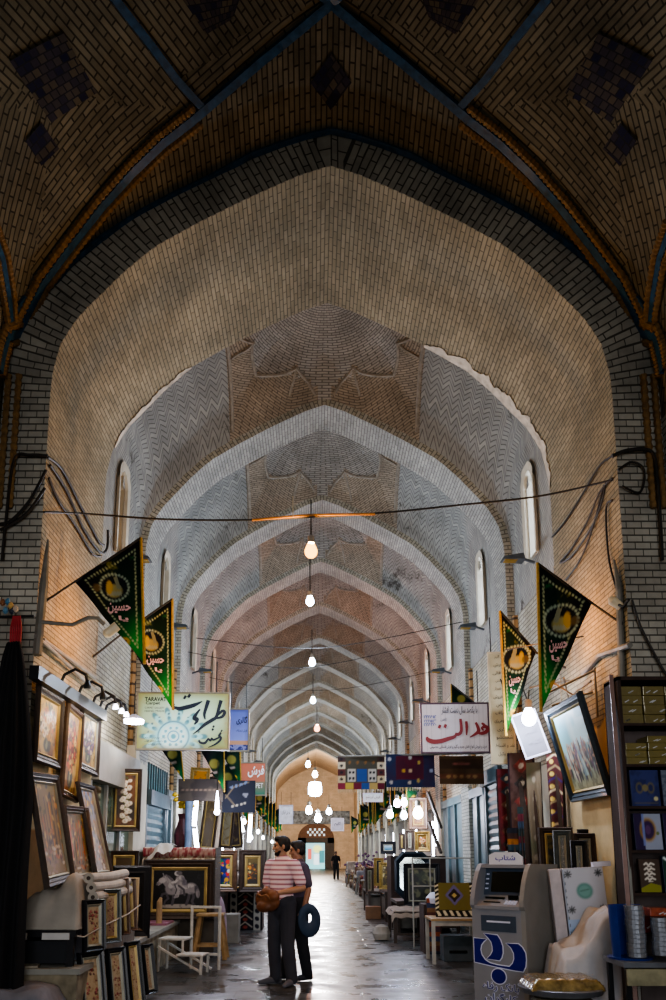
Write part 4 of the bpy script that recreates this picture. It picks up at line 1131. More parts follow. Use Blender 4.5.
# ------------------------------------------------------------------ right side: cash machine
M_atm = mat('grey machine steel', '85868c', .5, var=.06, metal=.1)
M_atmside = mat('warm grey machine side', '86837f', .55, var=.08)
M_atmdark = mat('blue grey recess', '3b4656', .5, var=.15)
M_navy = mat('deep blue print', '14146e', .5, var=.1)
M_offwhite = mat('white print', 'cfd2e6', .6, var=.05)
M_screen = mat('dark screen', '11140f', .15)
def cash_machine():
    W, H, D = .62, 1.43, .78
    c = pt(475, 1003, z=0); yaw = -42
    R0 = RZ(yaw); u = R0@Vector((1,0,0))
    o = Vector((c.x, c.y, 0))+u*(W/2)
    e = empty('cash_machine', 'grey bank cash machine with a blue emblem, standing on the right of the aisle', 'cash machine', T(*o)@R0)
    prof = [(0,0),(0,.96),(-.035,1.0),(-.03,1.06),(.0,1.16),(.04,1.26),(.09,1.35),(.15,1.42),(.20,H),(D,H-.01),(D,0)]
    for s in (-1, 1):
        mb = MB(); x0, x1 = (s*W/2, s*(W/2-.05)); n = len(prof)
        vs = [(x0, y, z) for y, z in prof]+[(x1, y, z) for y, z in prof]
        mb.add(vs, [tuple(range(n)), tuple(range(2*n-1, n-1, -1))]+[(k, k+n, (k+1) % n+n, (k+1) % n) for k in range(n)])
        mb.build('side_panel', M_atmside if s > 0 else M_atm, e)
    mb = MB(); i = W/2-.05
    mb.box((-i,.0,.0),(i,D-.02,.97)); mb.box((-i,.3,.97),(i,D-.02,H-.02)); mb.add([(-i,.15,1.415),(i,.15,1.415),(i,.3,1.42),(-i,.3,1.42)], [(0,1,2,3)])
    mb.box((-i,.14,1.385),(i,.32,H-.01)); mb.build('cabinet', M_atm, e)
    mb = MB(); mb.add([(-i,.24,1.38),(i,.24,1.38),(i,.17,1.1),(-i,.17,1.1)], [(0,3,2,1)]); mb.build('recess_back', M_atmdark, e)
    mb = MB(); mb.add([(-.17,.215,1.345),(.2,.215,1.345),(.2,.165,1.135),(-.17,.165,1.135)], [(0,3,2,1)]); sc_ = mb.build('screen', M_screen, e)
    mb = MB()
    for k in range(4): mb.box((-.235,.16+.016*k,1.16+k*.05),(-.21,.21+.016*k,1.175+k*.05))
    mb.build('side_keys', M_offwhite, e)
    mb = MB(); mb.add([(-i,-.0,1.0),(i,-.0,1.0),(i,.17,1.1),(-i,.17,1.1)], [(0,1,2,3)]); mb.box((-i,-.03,.965),(i,.1,1.0)); sh = mb.build('keyboard_shelf', M_atm, e)
    mb = MB()
    mb.box((-.2,.10,1.065),(.02,.125,1.085)); mb.box((.08,.08,1.06),(.17,.13,1.105)); mb.box((-.19,.04,1.03),(.0,.06,1.04)); mb.build('card_slots', M_screen, e)
    mb = MB(); 
    for a in range(4):
        for b in range(3): mb.box((.06+a*.035,.02+b*.02,1.015+b*.0118),(.086+a*.035,.034+b*.02,1.03+b*.0118))
    mb.build('keypad', M_offwhite, e)
    mb = MB(); mb.box((-.2,-.008,.74),(.2,.01,.9)); d_ = mb.build('cash_tray', M_atmdark, e)
    mb = MB(); mb.box((-.13,-.014,.83),(.14,-.006,.848)); mb.build('slot_lip', M_offwhite, d_)
    # emblem: blue ribbon shape with a dot, outlined in white
    def flat(pts, m, y, name): 
        mb = MB(); mb.poly([(x, y, z) for x, z in pts]); return mb.build(name, m, e)
    def C(px, py): # emblem picture coordinates (zoomed photograph) to the panel
        return (-.30+(px-95)/455*.60, .72-(py-150)/380*.36)
    def grow(P, g):
        cx = sum(p[0] for p in P)/len(P); cz = sum(p[1] for p in P)/len(P)
        out = []
        for k in range(len(P)):
            a = Vector(P[k-1]); b = Vector(P[k]); c2 = Vector(P[(k+1) % len(P)])
            t = ((b-a).normalized()+(c2-b).normalized()); t = t.normalized() if t.length > 1e-6 else (b-a).normalized(); n = Vector((t.y, -t.x))
            if n.dot(b-Vector((cx, cz))) < 0 and len(P) < 30: pass
            out.append((b.x+n.x*g, b.y+n.y*g))
        return out
    def area(P): return sum(P[k-1][0]*P[k][1]-P[k][0]*P[k-1][1] for k in range(len(P)))
    shapes = [
        [(100,215),(215,218),(190,240),(165,280),(155,335),(165,390),(195,440),(235,468),(300,482),(405,488),(435,450),(450,400),(448,340),(425,285),(385,245),(490,243),(520,275),(545,330),(548,400),(540,470),(520,522),(440,518),(300,500),(180,482),(100,470)],
        [(192,158),(310,168),(335,215),(352,280),(352,350),(340,400),(322,430),(210,425),(245,385),(265,340),(265,290),(255,240),(225,195)],
        [(310+62*math.cos(a*PI/12), 598+76*math.sin(a*PI/12)) for a in range(24)]]
    mbw, mbb = MB(), MB()
    for S in shapes:
        P = [C(*p) for p in S]
        if area(P) < 0: P = P[::-1]
        mbw.poly([(x, -.004, z) for x, z in grow(P, .011)]); mbb.poly([(x, -.007, z) for x, z in P])
    mbw.build('emblem_outline', M_offwhite, e); mbb.build('emblem', M_navy, e)
    for z, t, w in ((.185, 'بانک رفاه', .42), (.085, 'کارگران', .38)):
        letters('lettering', t, M_offwhite, e, -.0, z, width=w, height=.105, y=-.004, persian=True, bold=.05)
        letters('lettering', t, M_navy, e, -.0, z, width=w*.985, height=.095, y=-.008, persian=True, bold=.0)
    # little board on top
    s = empty('bank_board', 'little white board with violet writing on top of the cash machine', 'sign', T(*o)@R0@T(-.05,.3,H-.01))
    mb = MB(); pts = [(-.2,0),(.2,0),(.2,.08),(.13,.13),(-.13,.13),(-.2,.1)]
    mb.add([(x,-.01,z) for x, z in pts]+[(x,.01,z) for x, z in pts], [tuple(range(6)), tuple(range(11,5,-1))]+[(k,k+6,(k+1)%6+6,(k+1)%6) for k in range(6)])
    mb.build('board', mat('white board', 'c9cbd4', .5, var=.05), s)
    letters('lettering', 'شتاب', mat('violet print', '4a3a9a', .5), s, 0, .065, width=.24, height=.07, y=-.013, persian=True, bold=.02)
cash_machine()
# ------------------------------------------------------------------ bookcase with wrapped boxes and covers
M_case = mat('brown bookcase wood', '3c302c', .8, var=.25, vs=8, spec=.15)
YB = 7.25
def bz(py): return pt(620, py, y=YB).z
def bx(px, py=760): return pt(px, py, y=YB).x
x0, x1 = bx(618, 690), 3.42
ztop = bz(680); shelf_px = [723, 764, 806, 850, 893, 933, 975]
e = empty('bookcase', 'tall brown bookcase of boxed books on the right, against the pier', 'bookcase', T((x0+x1)/2, YB, 0))
w = x1-x0
for s in (-1, 1): MB().box((s*w/2-(.03 if s > 0 else 0), 0, 0),(s*w/2+(.03 if s < 0 else 0), .36, ztop+.03)).build('side_panel', M_case, e)
MB().box((-w/2,0,ztop),(w/2,.36,ztop+.035)).build('top_panel', M_case, e)
MB().box((-w/2,.34,0),(w/2,.36,ztop)).build('back_panel', mat('case back', '5d5250', .7), e)
zsh = [bz(p) for p in shelf_px]
for z in zsh:
    b = MB().box((-w/2+.03,0,z-.025),(w/2-.03,.34,z)).build('shelf', M_case, e)
XC = (x0+x1)/2
M_gold = mat('gold book cloth', '6f6438', .45, var=.25, vs=12, coat=.7)
M_film = mat('clear film glare', 'c8ccd0', .1, coat=1)
def pack(x, y, z, w, d, h, label, m, group, name='book_pack'):
    e = empty(name, label, 'book pack', T(x, y, z), group)
    MB().box((-w/2,0,0),(w/2,d,h), bev=.006).build('books', m, e)
    mb = MB(); r = random.Random(int(x*1000+z*100))
    for k in range(2):
        a = r.uniform(-.4, .3)*w; mb.add([(a,-.002,h*.3),(a+w*.22,-.002,h*.55),(a+w*.25,-.002,h*.5),(a+.01,-.002,h*.22)], [(0,1,2,3)])
    mb.build('film_glare', M_film, e)
order = ['lowest', 'second', 'third', 'topmost', 'fifth']
wc = .195
for col in range(3):
    for k in range(4):
        h = .088
        pack(x0+.04+wc/2+(wc+.012)*col, YB+.04+.01*((k+col) % 2), zsh[0]+k*(h+.001), wc, .24, h, '%s gold book pack on the top shelf, %s stack from the left post' % (order[k], ['first', 'second', 'third'][col]), M_gold, 'gold book packs on the top shelf')
for col, n in enumerate((3, 4, 3)):
    for k in range(n):
        h = .066
        pack(x0+.05+wc/2+(wc+.012)*col, YB+.04+.008*(k % 2), zsh[1]+k*(h+.001), wc, .24, h, '%s yellow book pack on the second shelf, %s stack from the left post' % (order[k], ['first', 'second', 'third'][col]), mat('olive gold cover', '7a6e3c', .4, coat=.6), 'book packs on the second shelf')
def cover(x, z, w, h, label, fn, d=.05, tilt=4, name='boxed_book'):
    M = T(x, YB+.05, z)@RX(-tilt)
    e = empty(name, label, 'book', M)
    MB().box((-w/2,.0,0),(w/2,d,h), bev=.004).build('case', M_case if 'brown' in label else M_navybook, e)
    P = Paint(w-.008, h-.008, 34, int(34*h/w), '223'if False else '222233'); fn(P); P.build('front_cover', paint_mat('cover', .3, coat=.6) if 'cover' not in bpy.data.materials else bpy.data.materials['cover'], e, M=T(0,-.003,.004))
M_navybook = mat('navy book edge', '1c2444', .5)
def c_blue(P):
    P.rect(0,0,P.W,P.H,'26305e'); P.blotch(.1,'36427a',.5,.6,.6,1)
    for x in (.3,.7): P.ell(P.W*x,P.H*.5,P.W*.13,P.H*.16,'6a6448',.8); P.ell(P.W*x,P.H*.5,P.W*.08,P.H*.1,'26305e',1)
    P.ell(P.W*.5,P.H*.5,P.W*.1,P.H*.1,'8a7e50',.8); P.line([(P.W*.1,P.H*.08),(P.W*.9,P.H*.08)],.006,'6a6448'); P.ell(P.W*.85,P.H*.2,.02,.02,'c0b890')
def c_pale(P):
    P.rect(0,0,P.W,P.H,'6a7484'); P.poly([(P.W*.15,0),(P.W*.85,0),(P.W*.85,P.H*.5),(P.W*.5,P.H*.78),(P.W*.15,P.H*.5)],'a8b4c0'); P.blotch(.03,'4a5468',.5,.6,.8,3); P.ring(P.W*.5,P.H*.42,P.W*.22,.012,'e0e4ea')
def c_violet(P):
    P.rect(0,0,P.W,P.H,'9aa0b4'); P.rect(0,0,P.W*.35,P.H,'2c2048'); P.ell(P.W*.5,P.H*.55,P.W*.3,P.H*.33,'a8843c'); P.ell(P.W*.5,P.H*.55,P.W*.24,P.H*.27,'3a2450'); P.ell(P.W*.5,P.H*.55,P.W*.1,P.H*.13,'5a3a68')
    P.rect(P.W*.3,P.H*.1,P.W*.37,P.H,'7a88c0',.8); P.ell(P.W*.85,P.H*.45,P.W*.06,P.H*.05,'6a7a4a')
def c_brown(P):
    P.rect(0,0,P.W,P.H,'4a3c34')
    P.poly([(0,0),(P.W,0),(P.W,P.H*.2),(P.W*.5,P.H*.28),(0,P.H*.12)],'8a8a30')
    for k in range(4):
        z = P.H*(.84-.15*k); P.line([(P.W*.25,z),(P.W*.35,z+.014),(P.W*.45,z-.008),(P.W*.58,z+.012),(P.W*.72,z)],.016,'d8d0c4'); P.line([(P.W*.4,z-.02),(P.W*.6,z-.018)],.008,'d8d0c4')
def c_green(P):
    P.rect(0,0,P.W,P.H,'1c4038'); P.ell(P.W*.55,P.H*.5,P.W*.42,P.H*.4,'b0b8b0'); P.blotch(.03,'6a7a6c',.52,.6,.8,7,(P.W*.15,P.H*.15,P.W*.95,P.H*.85)); P.line([(P.W*.05,P.H*.95),(P.W*.35,P.H*.75)],.02,'e0e8e8'); P.line([(P.W*.6,P.H*.9),(P.W*.9,P.H*.75)],.012,'e8f0f0')
cw = bx(646)-bx(622)
hh = lambda a, b: (zsh[a]-.03-zsh[b])*.96
cover(x0+.07+.14, zsh[2], .265, hh(1,2), 'navy boxed book with a gilt pattern, third shelf next to the left post', c_blue)
cover(x0+.07+.14+.28, zsh[2], .25, hh(1,2), 'silver grey boxed book with an arch pattern on the third shelf', c_pale)
cover(x0+.08+.13, zsh[3], .25, hh(2,3)*.95, 'violet and white boxed book with an oval, fourth shelf next to the left post', c_violet)
cover(x0+.08+.13+.27, zsh[3], .25, hh(2,3)*.95, 'second violet and white boxed book with an oval on the fourth shelf', c_violet)
cover(x0+.1+.1, zsh[4], .19, hh(3,4)*.9, 'brown boxed book with white script on the fifth shelf', c_brown)
cover(x0+.1+.1+.26, zsh[4], .28, hh(3,4)*.98, 'green boxed book with a pale oval on the fifth shelf', c_green)
M_red = mat('red printed wrap', '7a2c26', .35, var=.5, vs=30, coat=.5)
for k in range(2):
    pack(x0+.2+.26*k, YB+.03, zsh[5], .24, .26, .14, ['dark red wrapped pack on the sixth shelf behind the tins', 'second dark red wrapped pack on the sixth shelf, right of the tins'][k], M_red, 'red packs')
e = empty('leaning_pole', 'thin brown metal pole leaning beside the bookcase', 'pole', T(0,0,0))
A, B = pt(611, 675, y=7.35), pt(629, 915, y=7.2); B = A+(B-A)*((A.z)/(A.z-B.z)); e.location = B
MB().bar((0,0,0), A-B, .035, .03).build('pole', mat('brown metal', '6a5048', .5, metal=.3), e)
MB().bar((.05,.03,0), A-B+Vector((.05,.03,-.1)), .02, .02).build('thin_rod', M_conduit, e)
# ------------------------------------------------------------------ pictures and goods by the right pier
M, W, H = place((576,802), (615,795), (537,717), pt(615,795,x=2.9), -90, 14)
picture('big crowd picture under a pale sky, tipped out from the right pier', M, W, H, .1, mat('teal black moulding', '1c2a34', .4, var=.4, vs=20), M_lgold, p_crowd, slip=.03, nx=70, depth=.07)
e = empty('picture_bracket', 'rusty bracket of thin rods on the right pier holding the big crowd picture', 'bracket', T(*pt(596, 690, x=2.9)))
mb = MB()
for a, b in (((0,0,.25),(0,0,-.3)), ((0,0,.22),(-.45,.25,.02)), ((0,.1,.0),(-.4,.3,-.12)), ((0,.8,.12),(-.05,0,.1)), ((0,.3,-.1),(-.3,.5,.18)), ((0,.9,-.05),(-.25,.3,.2))): mb.tube([a, b], .013, 5)
mb.build('rods', mat('rusty rod', '6e5f4a', .8), e)
G3 = 'frames stacked behind the white carton'
stand('gold edged frame standing at the back of the stack behind the cash machine', (541,829), (576,826), (577,900), 9.55, -8, -4, .07, M_fdark, M_lgold, p_dark(3, ('5a5a30','7a7040','3a3a20')), slip=.03)
for k, (tl, tr, b, Y, lab, mf) in enumerate([((553,832),(572,829),898,9.2,'grey slip frame in the stack behind the white carton',M_fgrey), ((570,842),(588,839),900,8.95,'small front frame in the stack behind the white carton',M_fblack),
        ((578,830),(603,829),900,9.3,'wide dark frame at the right of the stack behind the white carton',M_fblack), ((574,835),(597,832),900,9.12,'dark frame in the middle of the stack behind the white carton',M_fdark)]):
    stand(lab, tl, tr, (tr[0]+3, b), Y, -14, -4, .06, mf, M_lsilver, p_dark(20+k, ('9a9488','6a6a60','b8b0a0'), '77736a'))
mb = MB(); mb.box((2.3,9.2,0),(2.93,9.75,.78)); tag(mb.build('goods_bench', mat('dark bench', '3a342e', .8)), 'dark bench under the stacked frames behind the cash machine', 'bench')
# white printed carton
def carton():
    Y = 8.45; M, W, H = place((570,940),(612,938),(570,868), pt(570,940,y=Y), -8, -3)
    e = empty('carton', 'white printed carton with a green disc standing behind the draped cloth', 'carton', M)
    MB().box((-W/2,.0,-.3),(W/2,.16,H), bev=.006).build('box', mat('white carton', 'a8a9b4', .5, var=.06), e)
    P = Paint(W*.98, H*.98, 50, 70, 'b0b2bc'); w, h = P.W, P.H
    P.rect(0,0,w*.03,h,'8890a0')
    for x, z in ((.13,.93),(.88,.93),(.13,.42),(.9,.42),(.13,.1),(.6,.1)):
        for k in range(8): a = k*PI/4; P.line([(w*x,h*z),(w*x+.035*math.cos(a),h*z+.035*math.sin(a))], .013, '2c3034')
    P.ell(w*.5,h*.68,w*.2,w*.2,'4a8078'); P.ell(w*.5,h*.68,w*.14,w*.14,'6a9c92',.6); P.line([(w*.4,h*.68),(w*.6,h*.7)],.012,'3a6a62')
    P.rect(w*.0,0,w*.35,h*.28,'8aa8d0',.6)
    for k in range(9): P.rect(w*.04,h*(.08+.1*k),w*.06,h*(.12+.1*k),'50545c')
    P.build('printed_front', paint_mat('print', .4), e, M=T(0,-.003,0))
    MB().box((-W/2-.13,.0,-.3),(-W/2-.01,.14,H-.0), bev=.01).build('side_flap', mat('pink white flap', 'b8aeb0', .6), e)
    mb = MB(); mb.box((.12,.02,H),(.3,.12,H+.05)); mb.build('closure', M_offwhite, e)
carton()
# draped white cloth over a chair-like heap
def drap(u, v):
    x = -.34+.68*u; y = -.32+.64*v
    up = 1/(1+math.exp(-(u-.55)*14))
    z = .60+.30*up-.05*(1-u)-.1*(1-v)*(1-up)
    e_ = min(u*8, (1-u)*10, v*6, 1); e_ = max(e_, 0); e_ = e_*e_*(3-2*e_)
    z = z*(.12+.88*e_)+.02*math.sin(15*u+9*v)*e_+.014*math.sin(9*u-17*v)*e_+.006*math.sin(31*u+5*v)*e_
    x = x*(1.12-.12*e_)+.012*math.sin(26*v)*(1-e_); y = y*(1.12-.12*e_)+.014*math.sin(30*u)*(1-e_)
    return Vector((x, y, z))
heap('draped_sheet', 'crumpled white sheet thrown over goods between the cash machine and the tins', 'cloth', T(2.47, 8.08, .10), drap, mat('off white sheet', 'b4b4b8', .85, var=.15), 50, 40)
mb = MB(); mb.box((2.25,8.0,0),(2.7,8.25,.5)); tag(mb.build('covered_crate', M_case), 'dark crate hidden under the white sheet', 'crate')
# round tray with a wrapped parcel on a printed drum
c = pt(561, 985, y=7.6)
e = empty('tray_stand', 'round grey tray standing on a printed drum in front of the white sheet', 'stand', T(c.x, 7.6, 0))
MB().lathe([(.26,0),(.27,.02),(.27,c.z-.12),(.25,c.z-.1)], 24).build('drum', mat('printed drum', '77705c', .6, var=.6, vs=10), e)
MB().lathe([(.2,c.z-.1),(.36,c.z-.06),(.385,c.z-.01),(.37,c.z-.005),(.1,c.z-.03)], 32).build('tray', mat('pewter tray', '6d6f74', .35, metal=.4), e)
e = empty('wrapped_parcel', 'flat parcel of brown packets under clear film on the round tray', 'parcel', T(c.x, 7.6, c.z-.02))
mb = MB(); mb.grid(lambda u, v: Vector(((u-.5)*.66, (v-.5)*.5, .10*min(1, min(u,1-u)*9, min(v,1-v)*9)**.6+.006*math.sin(40*u+20*v))), 30, 22)
mb.build('parcel', mat('brown packets', '8a7548', .25, var=.6, vs=16, coat=1), e, smooth=True)
mb = MB(); r = random.Random(2)
for k in range(14):
    a, b = r.uniform(-.28,.28), r.uniform(-.22,.1); mb.add([(a,b,.108),(a+.06*r.random(),b+.02,.109),(a+.05,b+.03,.109)], [(0,1,2)])
mb.build('film_glare', M_film, e)
# blue tub with shrink wrapped stacks of tins
zt = pt(620, 955, y=7.1).z
e = empty('blue_tub', 'blue plastic tub holding stacked tins in front of the bookcase', 'tub', T(2.5, 7.04, zt-.02))
mb = MB()
mb.grid(lambda u, v: Vector((.17*math.cos(PI*.25+PI*.95*u)*(1+.08*v)+.03, .15*math.sin(PI*.25+PI*.95*u)*(1+.08*v), .44*v)), 24, 4); mb.build('tub_wall', mat('blue plastic', '14307c', .35), e, smooth=True)
MB().lathe([(.18,.0),(.185,.015)], 20).build('tub_base', bpy.data.materials['blue plastic'], e)
M_tin = mat('shiny tin', 'a9adb6', .25, metal=.7, var=.3, vs=20, coat=.4)
def tin(x, y, z, label, m, group):
    e = empty('round_tin', label, 'tin', T(x, y, z), group)
    MB().lathe([(.078,.0),(.08,.004),(.08,.028),(.083,.03),(.083,.037),(.078,.038)], 20).build('tin', m, e, smooth=False)
M_floorbox = None
tin_x = [(2.53, 6.96, 11, zt+.0), (2.73, 6.92, 8, zt+.02), (2.92, 6.95, 9, zt)]
nm = ['lowest', 'second', 'third', 'fourth', 'fifth', 'sixth', 'seventh', 'eighth', 'ninth', 'tenth', 'topmost']
for sidx, (x, y, n, z0) in enumerate(tin_x):
    where = ['stack of tins inside the blue tub', 'stack of tins right of the blue tub', 'red stack of tins at the right edge'][sidx]
    for k in range(n):
        tin(x+.003*math.sin(k*5), y, z0+.0385*k, '%s tin of the %s' % ('topmost' if k == n-1 else nm[k], where), M_tin if sidx < 2 else M_red, where)
for k, (x, z) in enumerate([(2.74, zt+.335), (2.95, zt+.352)]):
    pack(x, 6.9, z, .2, .16, .07, ['orange red packet lying on the middle stack of tins', 'orange red packet lying on the red stack of tins'][k], mat('orange red foil', '9a4a34', .3, var=.5, vs=25, coat=.6), 'foil packets', 'foil_packet')
e = empty('goods_table', 'low table by the bookcase carrying the tub and the tins', 'table', T(2.80, 7.0, 0))
MB().box((-.46,-.24,zt-.06),(.56,.24,zt-.02)).build('table_top', mat('grey table top', '5c5f66', .6), e)
for sx in (-.42,.5):
    for sy in (-.2,.2): MB().box((sx-.02,sy-.02,0),(sx+.02,sy+.02,zt-.06)).build('leg', M_rail, e)
MB().box((-.44,-.25,zt-.2),(.5,-.2,zt-.07)).build('printed_apron', mat('cream printed apron', '8a8468', .6, var=.4, vs=9), e)

# rugs hung beside the shop
def p_rugred(seed, f='5a2428'):
    def fn(P):
        W, H = P.W, P.H; P.rect(0,0,W,H,f); r = random.Random(seed)
        for k in range(6):
            z = H*(.08+.16*k); P.poly([(W*.5,z-H*.07),(W*.8,z),(W*.5,z+H*.07),(W*.2,z)], r.choice(['6a4a3a','33302e','7a3a34','2e3a44'])); P.ell(W*.5,z,W*.12,H*.022,'b8b0a0',.9,PI/4)
        P.rect(0,0,W*.08,H,'2a2026'); P.rect(W*.92,0,W,H,'2a2026')
        P.blotch(.08,'2a1818',.55,.7,.5,seed)
    return fn
def p_stripes(cols, n=14):
    def fn(P):
        for k in range(n): P.rect(0,P.H*k/n,P.W,P.H*(k+1)/n,cols[k % len(cols)])
        P.blotch(.06,'2a2422',.55,.7,.35,3)
    return fn
def p_beige(P):
    P.rect(0,0,P.W,P.H,'6a6252'); P.blotch(.3,'55604a',.5,.65,.6,2)
    for k in range(5): P.ell(P.W*.5,P.H*(.12+.18*k),P.W*.14,P.H*.03,'9a9484',.7)
def p_zig(P):
    P.rect(0,0,P.W,P.H,'4a2a2a'); W, H = P.W, P.H
    for k in range(7): P.line([(0,H*k/6.5),(W*.5,H*(k+.5)/6.5),(W,H*k/6.5)], W*.12, ['b8a888','3a2a5a','8a7a5a'][k % 3])
    for k in range(6): P.ell(W*.3,H*(k+.4)/6,W*.12,H*.03,'c8b060',.9)
rp_ = [
 ('dark red kilim hanging beside the teal shutter, lower half twisted', (496,770), (517,768), (520,850), 10.9, -20, p_rugred(1)),
 ('brown red kilim with white medallions hanging below the white sign', (510,756), (537,750), (539,862), 10.5, -25, p_rugred(2,'4e3a34')),
 ('beige grey rug hanging on edge between the kilims and the crowd picture', (532,765), (546,760), (545,868), 10.2, -35, p_beige),
 ('zigzag kilim with yellow diamonds hanging by the crowd picture', (545,752), (561,757), (566,832), 9.95, -40, p_zig)]
for lab, tl, tr, br, Y, yaw, fn in rp_:
    slung_rug(lab, tl, tr, br, Y, yaw, fn, wave=.07, nx=36)
for lab, tl, tr, br, Y, cols in (('striped fabric strip hanging loose in front of the kilims, dark with a yellow end', (500,830),(512,826),(521,876),10.3,['20242c','2c3e48','8a5a28','3a2a26']),
      ('blue and red striped strip hanging between the dark red kilims', (508,808),(514,806),(526,872),10.2,['34465a','5a2a34','2c3a3c'])):
    slung_rug(lab, tl, tr, br, Y, -15, p_stripes(cols, 9), wave=.05, nx=24)
# ------------------------------------------------------------------ right stalls further on
def p_goat(P):
    W, H = P.W, P.H; P.rect(0,0,W,H,'5c5228')
    P.poly([(W*.5,H*.32),(W*.74,H*.62),(W*.5,H*.95),(W*.26,H*.62)],'5a5270'); P.poly([(W*.5,H*.42),(W*.66,H*.62),(W*.5,H*.84),(W*.34,H*.62)],'2e2420'); P.poly([(W*.5,H*.55),(W*.57,H*.62),(W*.5,H*.7),(W*.43,H*.62)],'a08850')
    P.rect(0,0,W,H*.17,'1c1a18')
    for k in range(6): P.poly([(W*(k/6+.01),H*.16),(W*(k/6+.08),H*.16),(W*(k/6+.15),H*.01),(W*(k/6+.07),H*.01)],'b0a488')
    for s in (0, 1):
        a, b = (0, .09) if s == 0 else (.91, 1); P.rect(W*a,H*.17,W*b,H,'1c1a18')
        for k in range(6): P.poly([(W*a,H*(.2+k*.13)),(W*b,H*(.25+k*.13)),(W*b,H*(.31+k*.13)),(W*a,H*(.26+k*.13))],'b0a488')
e, W_, H_ = slung_rug('small olive rug with a violet diamond and striped border propped on a white legged table', (433,885), (472,880.5), (475,914), 12.0, -6, p_goat, 'small_rug', 'rug', lean=-24, nx=60)
tb = pt(438, 966, z=0); ztab = pt(456, 918, y=11.9).z
e = empty('white_legged_table', 'small table with white square legs under the olive rug', 'table', T(1.85, 12.0, 0))
MB().box((-.36,-.28,ztab-.03),(.36,.42,ztab)).build('table_top', M_oak, e)
M_wl = mat('white painted wood', '9c9a92', .6)
for sx in (-.33,.33):
    for sy in (-.25,.38): MB().box((sx-.025,sy-.025,0),(sx+.025,sy+.025,ztab-.03)).build('leg', M_wl, e)
MB().box((-.33,-.26,ztab-.1),(.33,-.24,ztab-.03)).build('apron', M_wl, e)
e = empty('crate', 'grey blue crate under the white legged table', 'crate', T(1.9, 12.15, 0)); MB().box((-.2,-.15,0),(.22,.2,.36), bev=.01).build('body', mat('grey blue crate', '3c464c', .7), e); MB().box((-.12,-.16,.12),(.14,-.15,.16)).build('slot', M_screen, e)
e = empty('low_trolley', 'low black trolley with small wheels on the floor beside the cash machine', 'trolley', T(2.0, 9.75, 0))
MB().bar((-.3,0,.16),(.35,.3,.2),.05).build('frame_bar', M_rail, e)
for a, b in (((-.28,0,.17),(-.28,0,.03)), ((.1,-.1,.18),(.1,-.12,.03)), ((-.28,0,.17),(.1,-.1,.18)), ((-.28,.02,.1),(.3,.3,.28))): MB().bar(a, b, .03).build('frame_bar', M_rail, e)
for x, y in ((-.28,0),(.1,-.12)): MB().tube([(x-.015,y,.03),(x+.015,y,.03)], .03, 10).build('wheel', M_fblack, e)
def p_blanket(P): p_stripes(['2a3046','5a3a34','7a5a40','38405a','8a4a34','4a3a44','7a4230'], 12)(P)
slung_rug('folded striped blanket hanging to the floor left of the olive rug', (425,899), (438,897), (441,955), 12.9, 4, p_blanket, 'striped_blanket', 'blanket', nx=30)
tag(MB().box((1.55,12.95,0),(1.83,13.5,.75)).build('blanket_stand', M_case), 'dark stand behind the striped blanket', 'stand')
tag(MB().lathe([(.02,0),(.12,.02),(.13,.1),(.06,.18),(.01,.19)], 14).build('cloth_bundle', M_offwhite, M=T(1.72,13.0,.75)), 'small pale bundle on top of the striped blanket', 'bundle')
e = empty('low_table', 'low table under a beige cloth in front of the blue mirror', 'table', T(1.5, 15.0, 0))
MB().grid(lambda u, v: Vector((-.32+.7*u, -.6+1.3*v, .56-.12*max(0,.06-v)/.06-.1*max(0,.08-u)/.08+.01*math.sin(20*u+9*v))), 30, 30).build('cloth_cover', mat('beige throw', '7d6f62', .9, var=.3, vs=6), e, smooth=True)
MB().box((-.28,-.55,.48),(.34,.66,.54)).build('table_top', M_fdark, e)
for sx in (-.25,.3):
    for sy in (-.5,.6): MB().box((sx-.03,sy-.03,0),(sx+.03,sy+.03,.48)).build('leg', M_fdark, e)
MB().bar((-.25,-.5,.15),(.3,-.5,.15),.04).build('stretcher', M_fdark, e)
tag(MB().lathe([(.02,-.02),(.14,0),(.17,.1),(.12,.22),(.03,.26)], 12).build('white_bundle', mat('dirty white wrap', '9a958c', .9), M=T(1.05,15.0,0.02)), 'dirty white bundle on the floor at the end of the beige table', 'bundle')
# octagonal blue mirror
def octo(label, tl, tr, br, Y, fw, m, glass):
    bl = (br[0]-(tr[0]-tl[0]), br[1]); M, W, H = place(bl, br, tl, pt(*tl, y=Y), -6, -5)
    e = empty('octagonal_mirror', label, 'mirror', M); c = .22*W
    def ring(i): 
        k = c*(1-i*.0)-i*.4; k = max(k, .02)
        return [(-W/2+i+k,i),(W/2-i-k,i),(W/2-i,i+k),(W/2-i,H-i-k),(W/2-i-k,H-i),(-W/2+i+k,H-i),(-W/2+i,H-i-k),(-W/2+i,i+k)]
    mb = MB(); vs = []; pr_ = [(0,0),(0,.05),(fw*.4,.07),(fw,.03)]
    for i, d in pr_: vs += [(x,-d,z) for x, z in ring(i)]
    mb.add(vs, [(a*8+k, a*8+(k+1) % 8, (a+1)*8+(k+1) % 8, (a+1)*8+k) for a in range(3) for k in range(8)]); mb.build('frame', m, e)
    mb = MB(); mb.poly([(x,-.02,z) for x, z in ring(fw)]); mb.build('mirror_glass', glass, e)
M_mirror = mat('mirror glass', '9aa6a8', .08, metal=.9, var=.05)
octo('big mirror with a blue black eight sided frame on the right of the aisle', (394,852), (431,852), (432,899), 16.6, .11, mat('blue black frame', '18242e', .35), M_mirror)
facing('large dim green landscape in a black frame in front of the blue mirror', (403,864), (440,863), (441,906), 15.9, -6, -3, .09, M_fblack, M_lsilver, p_dark(5), slip=.03)
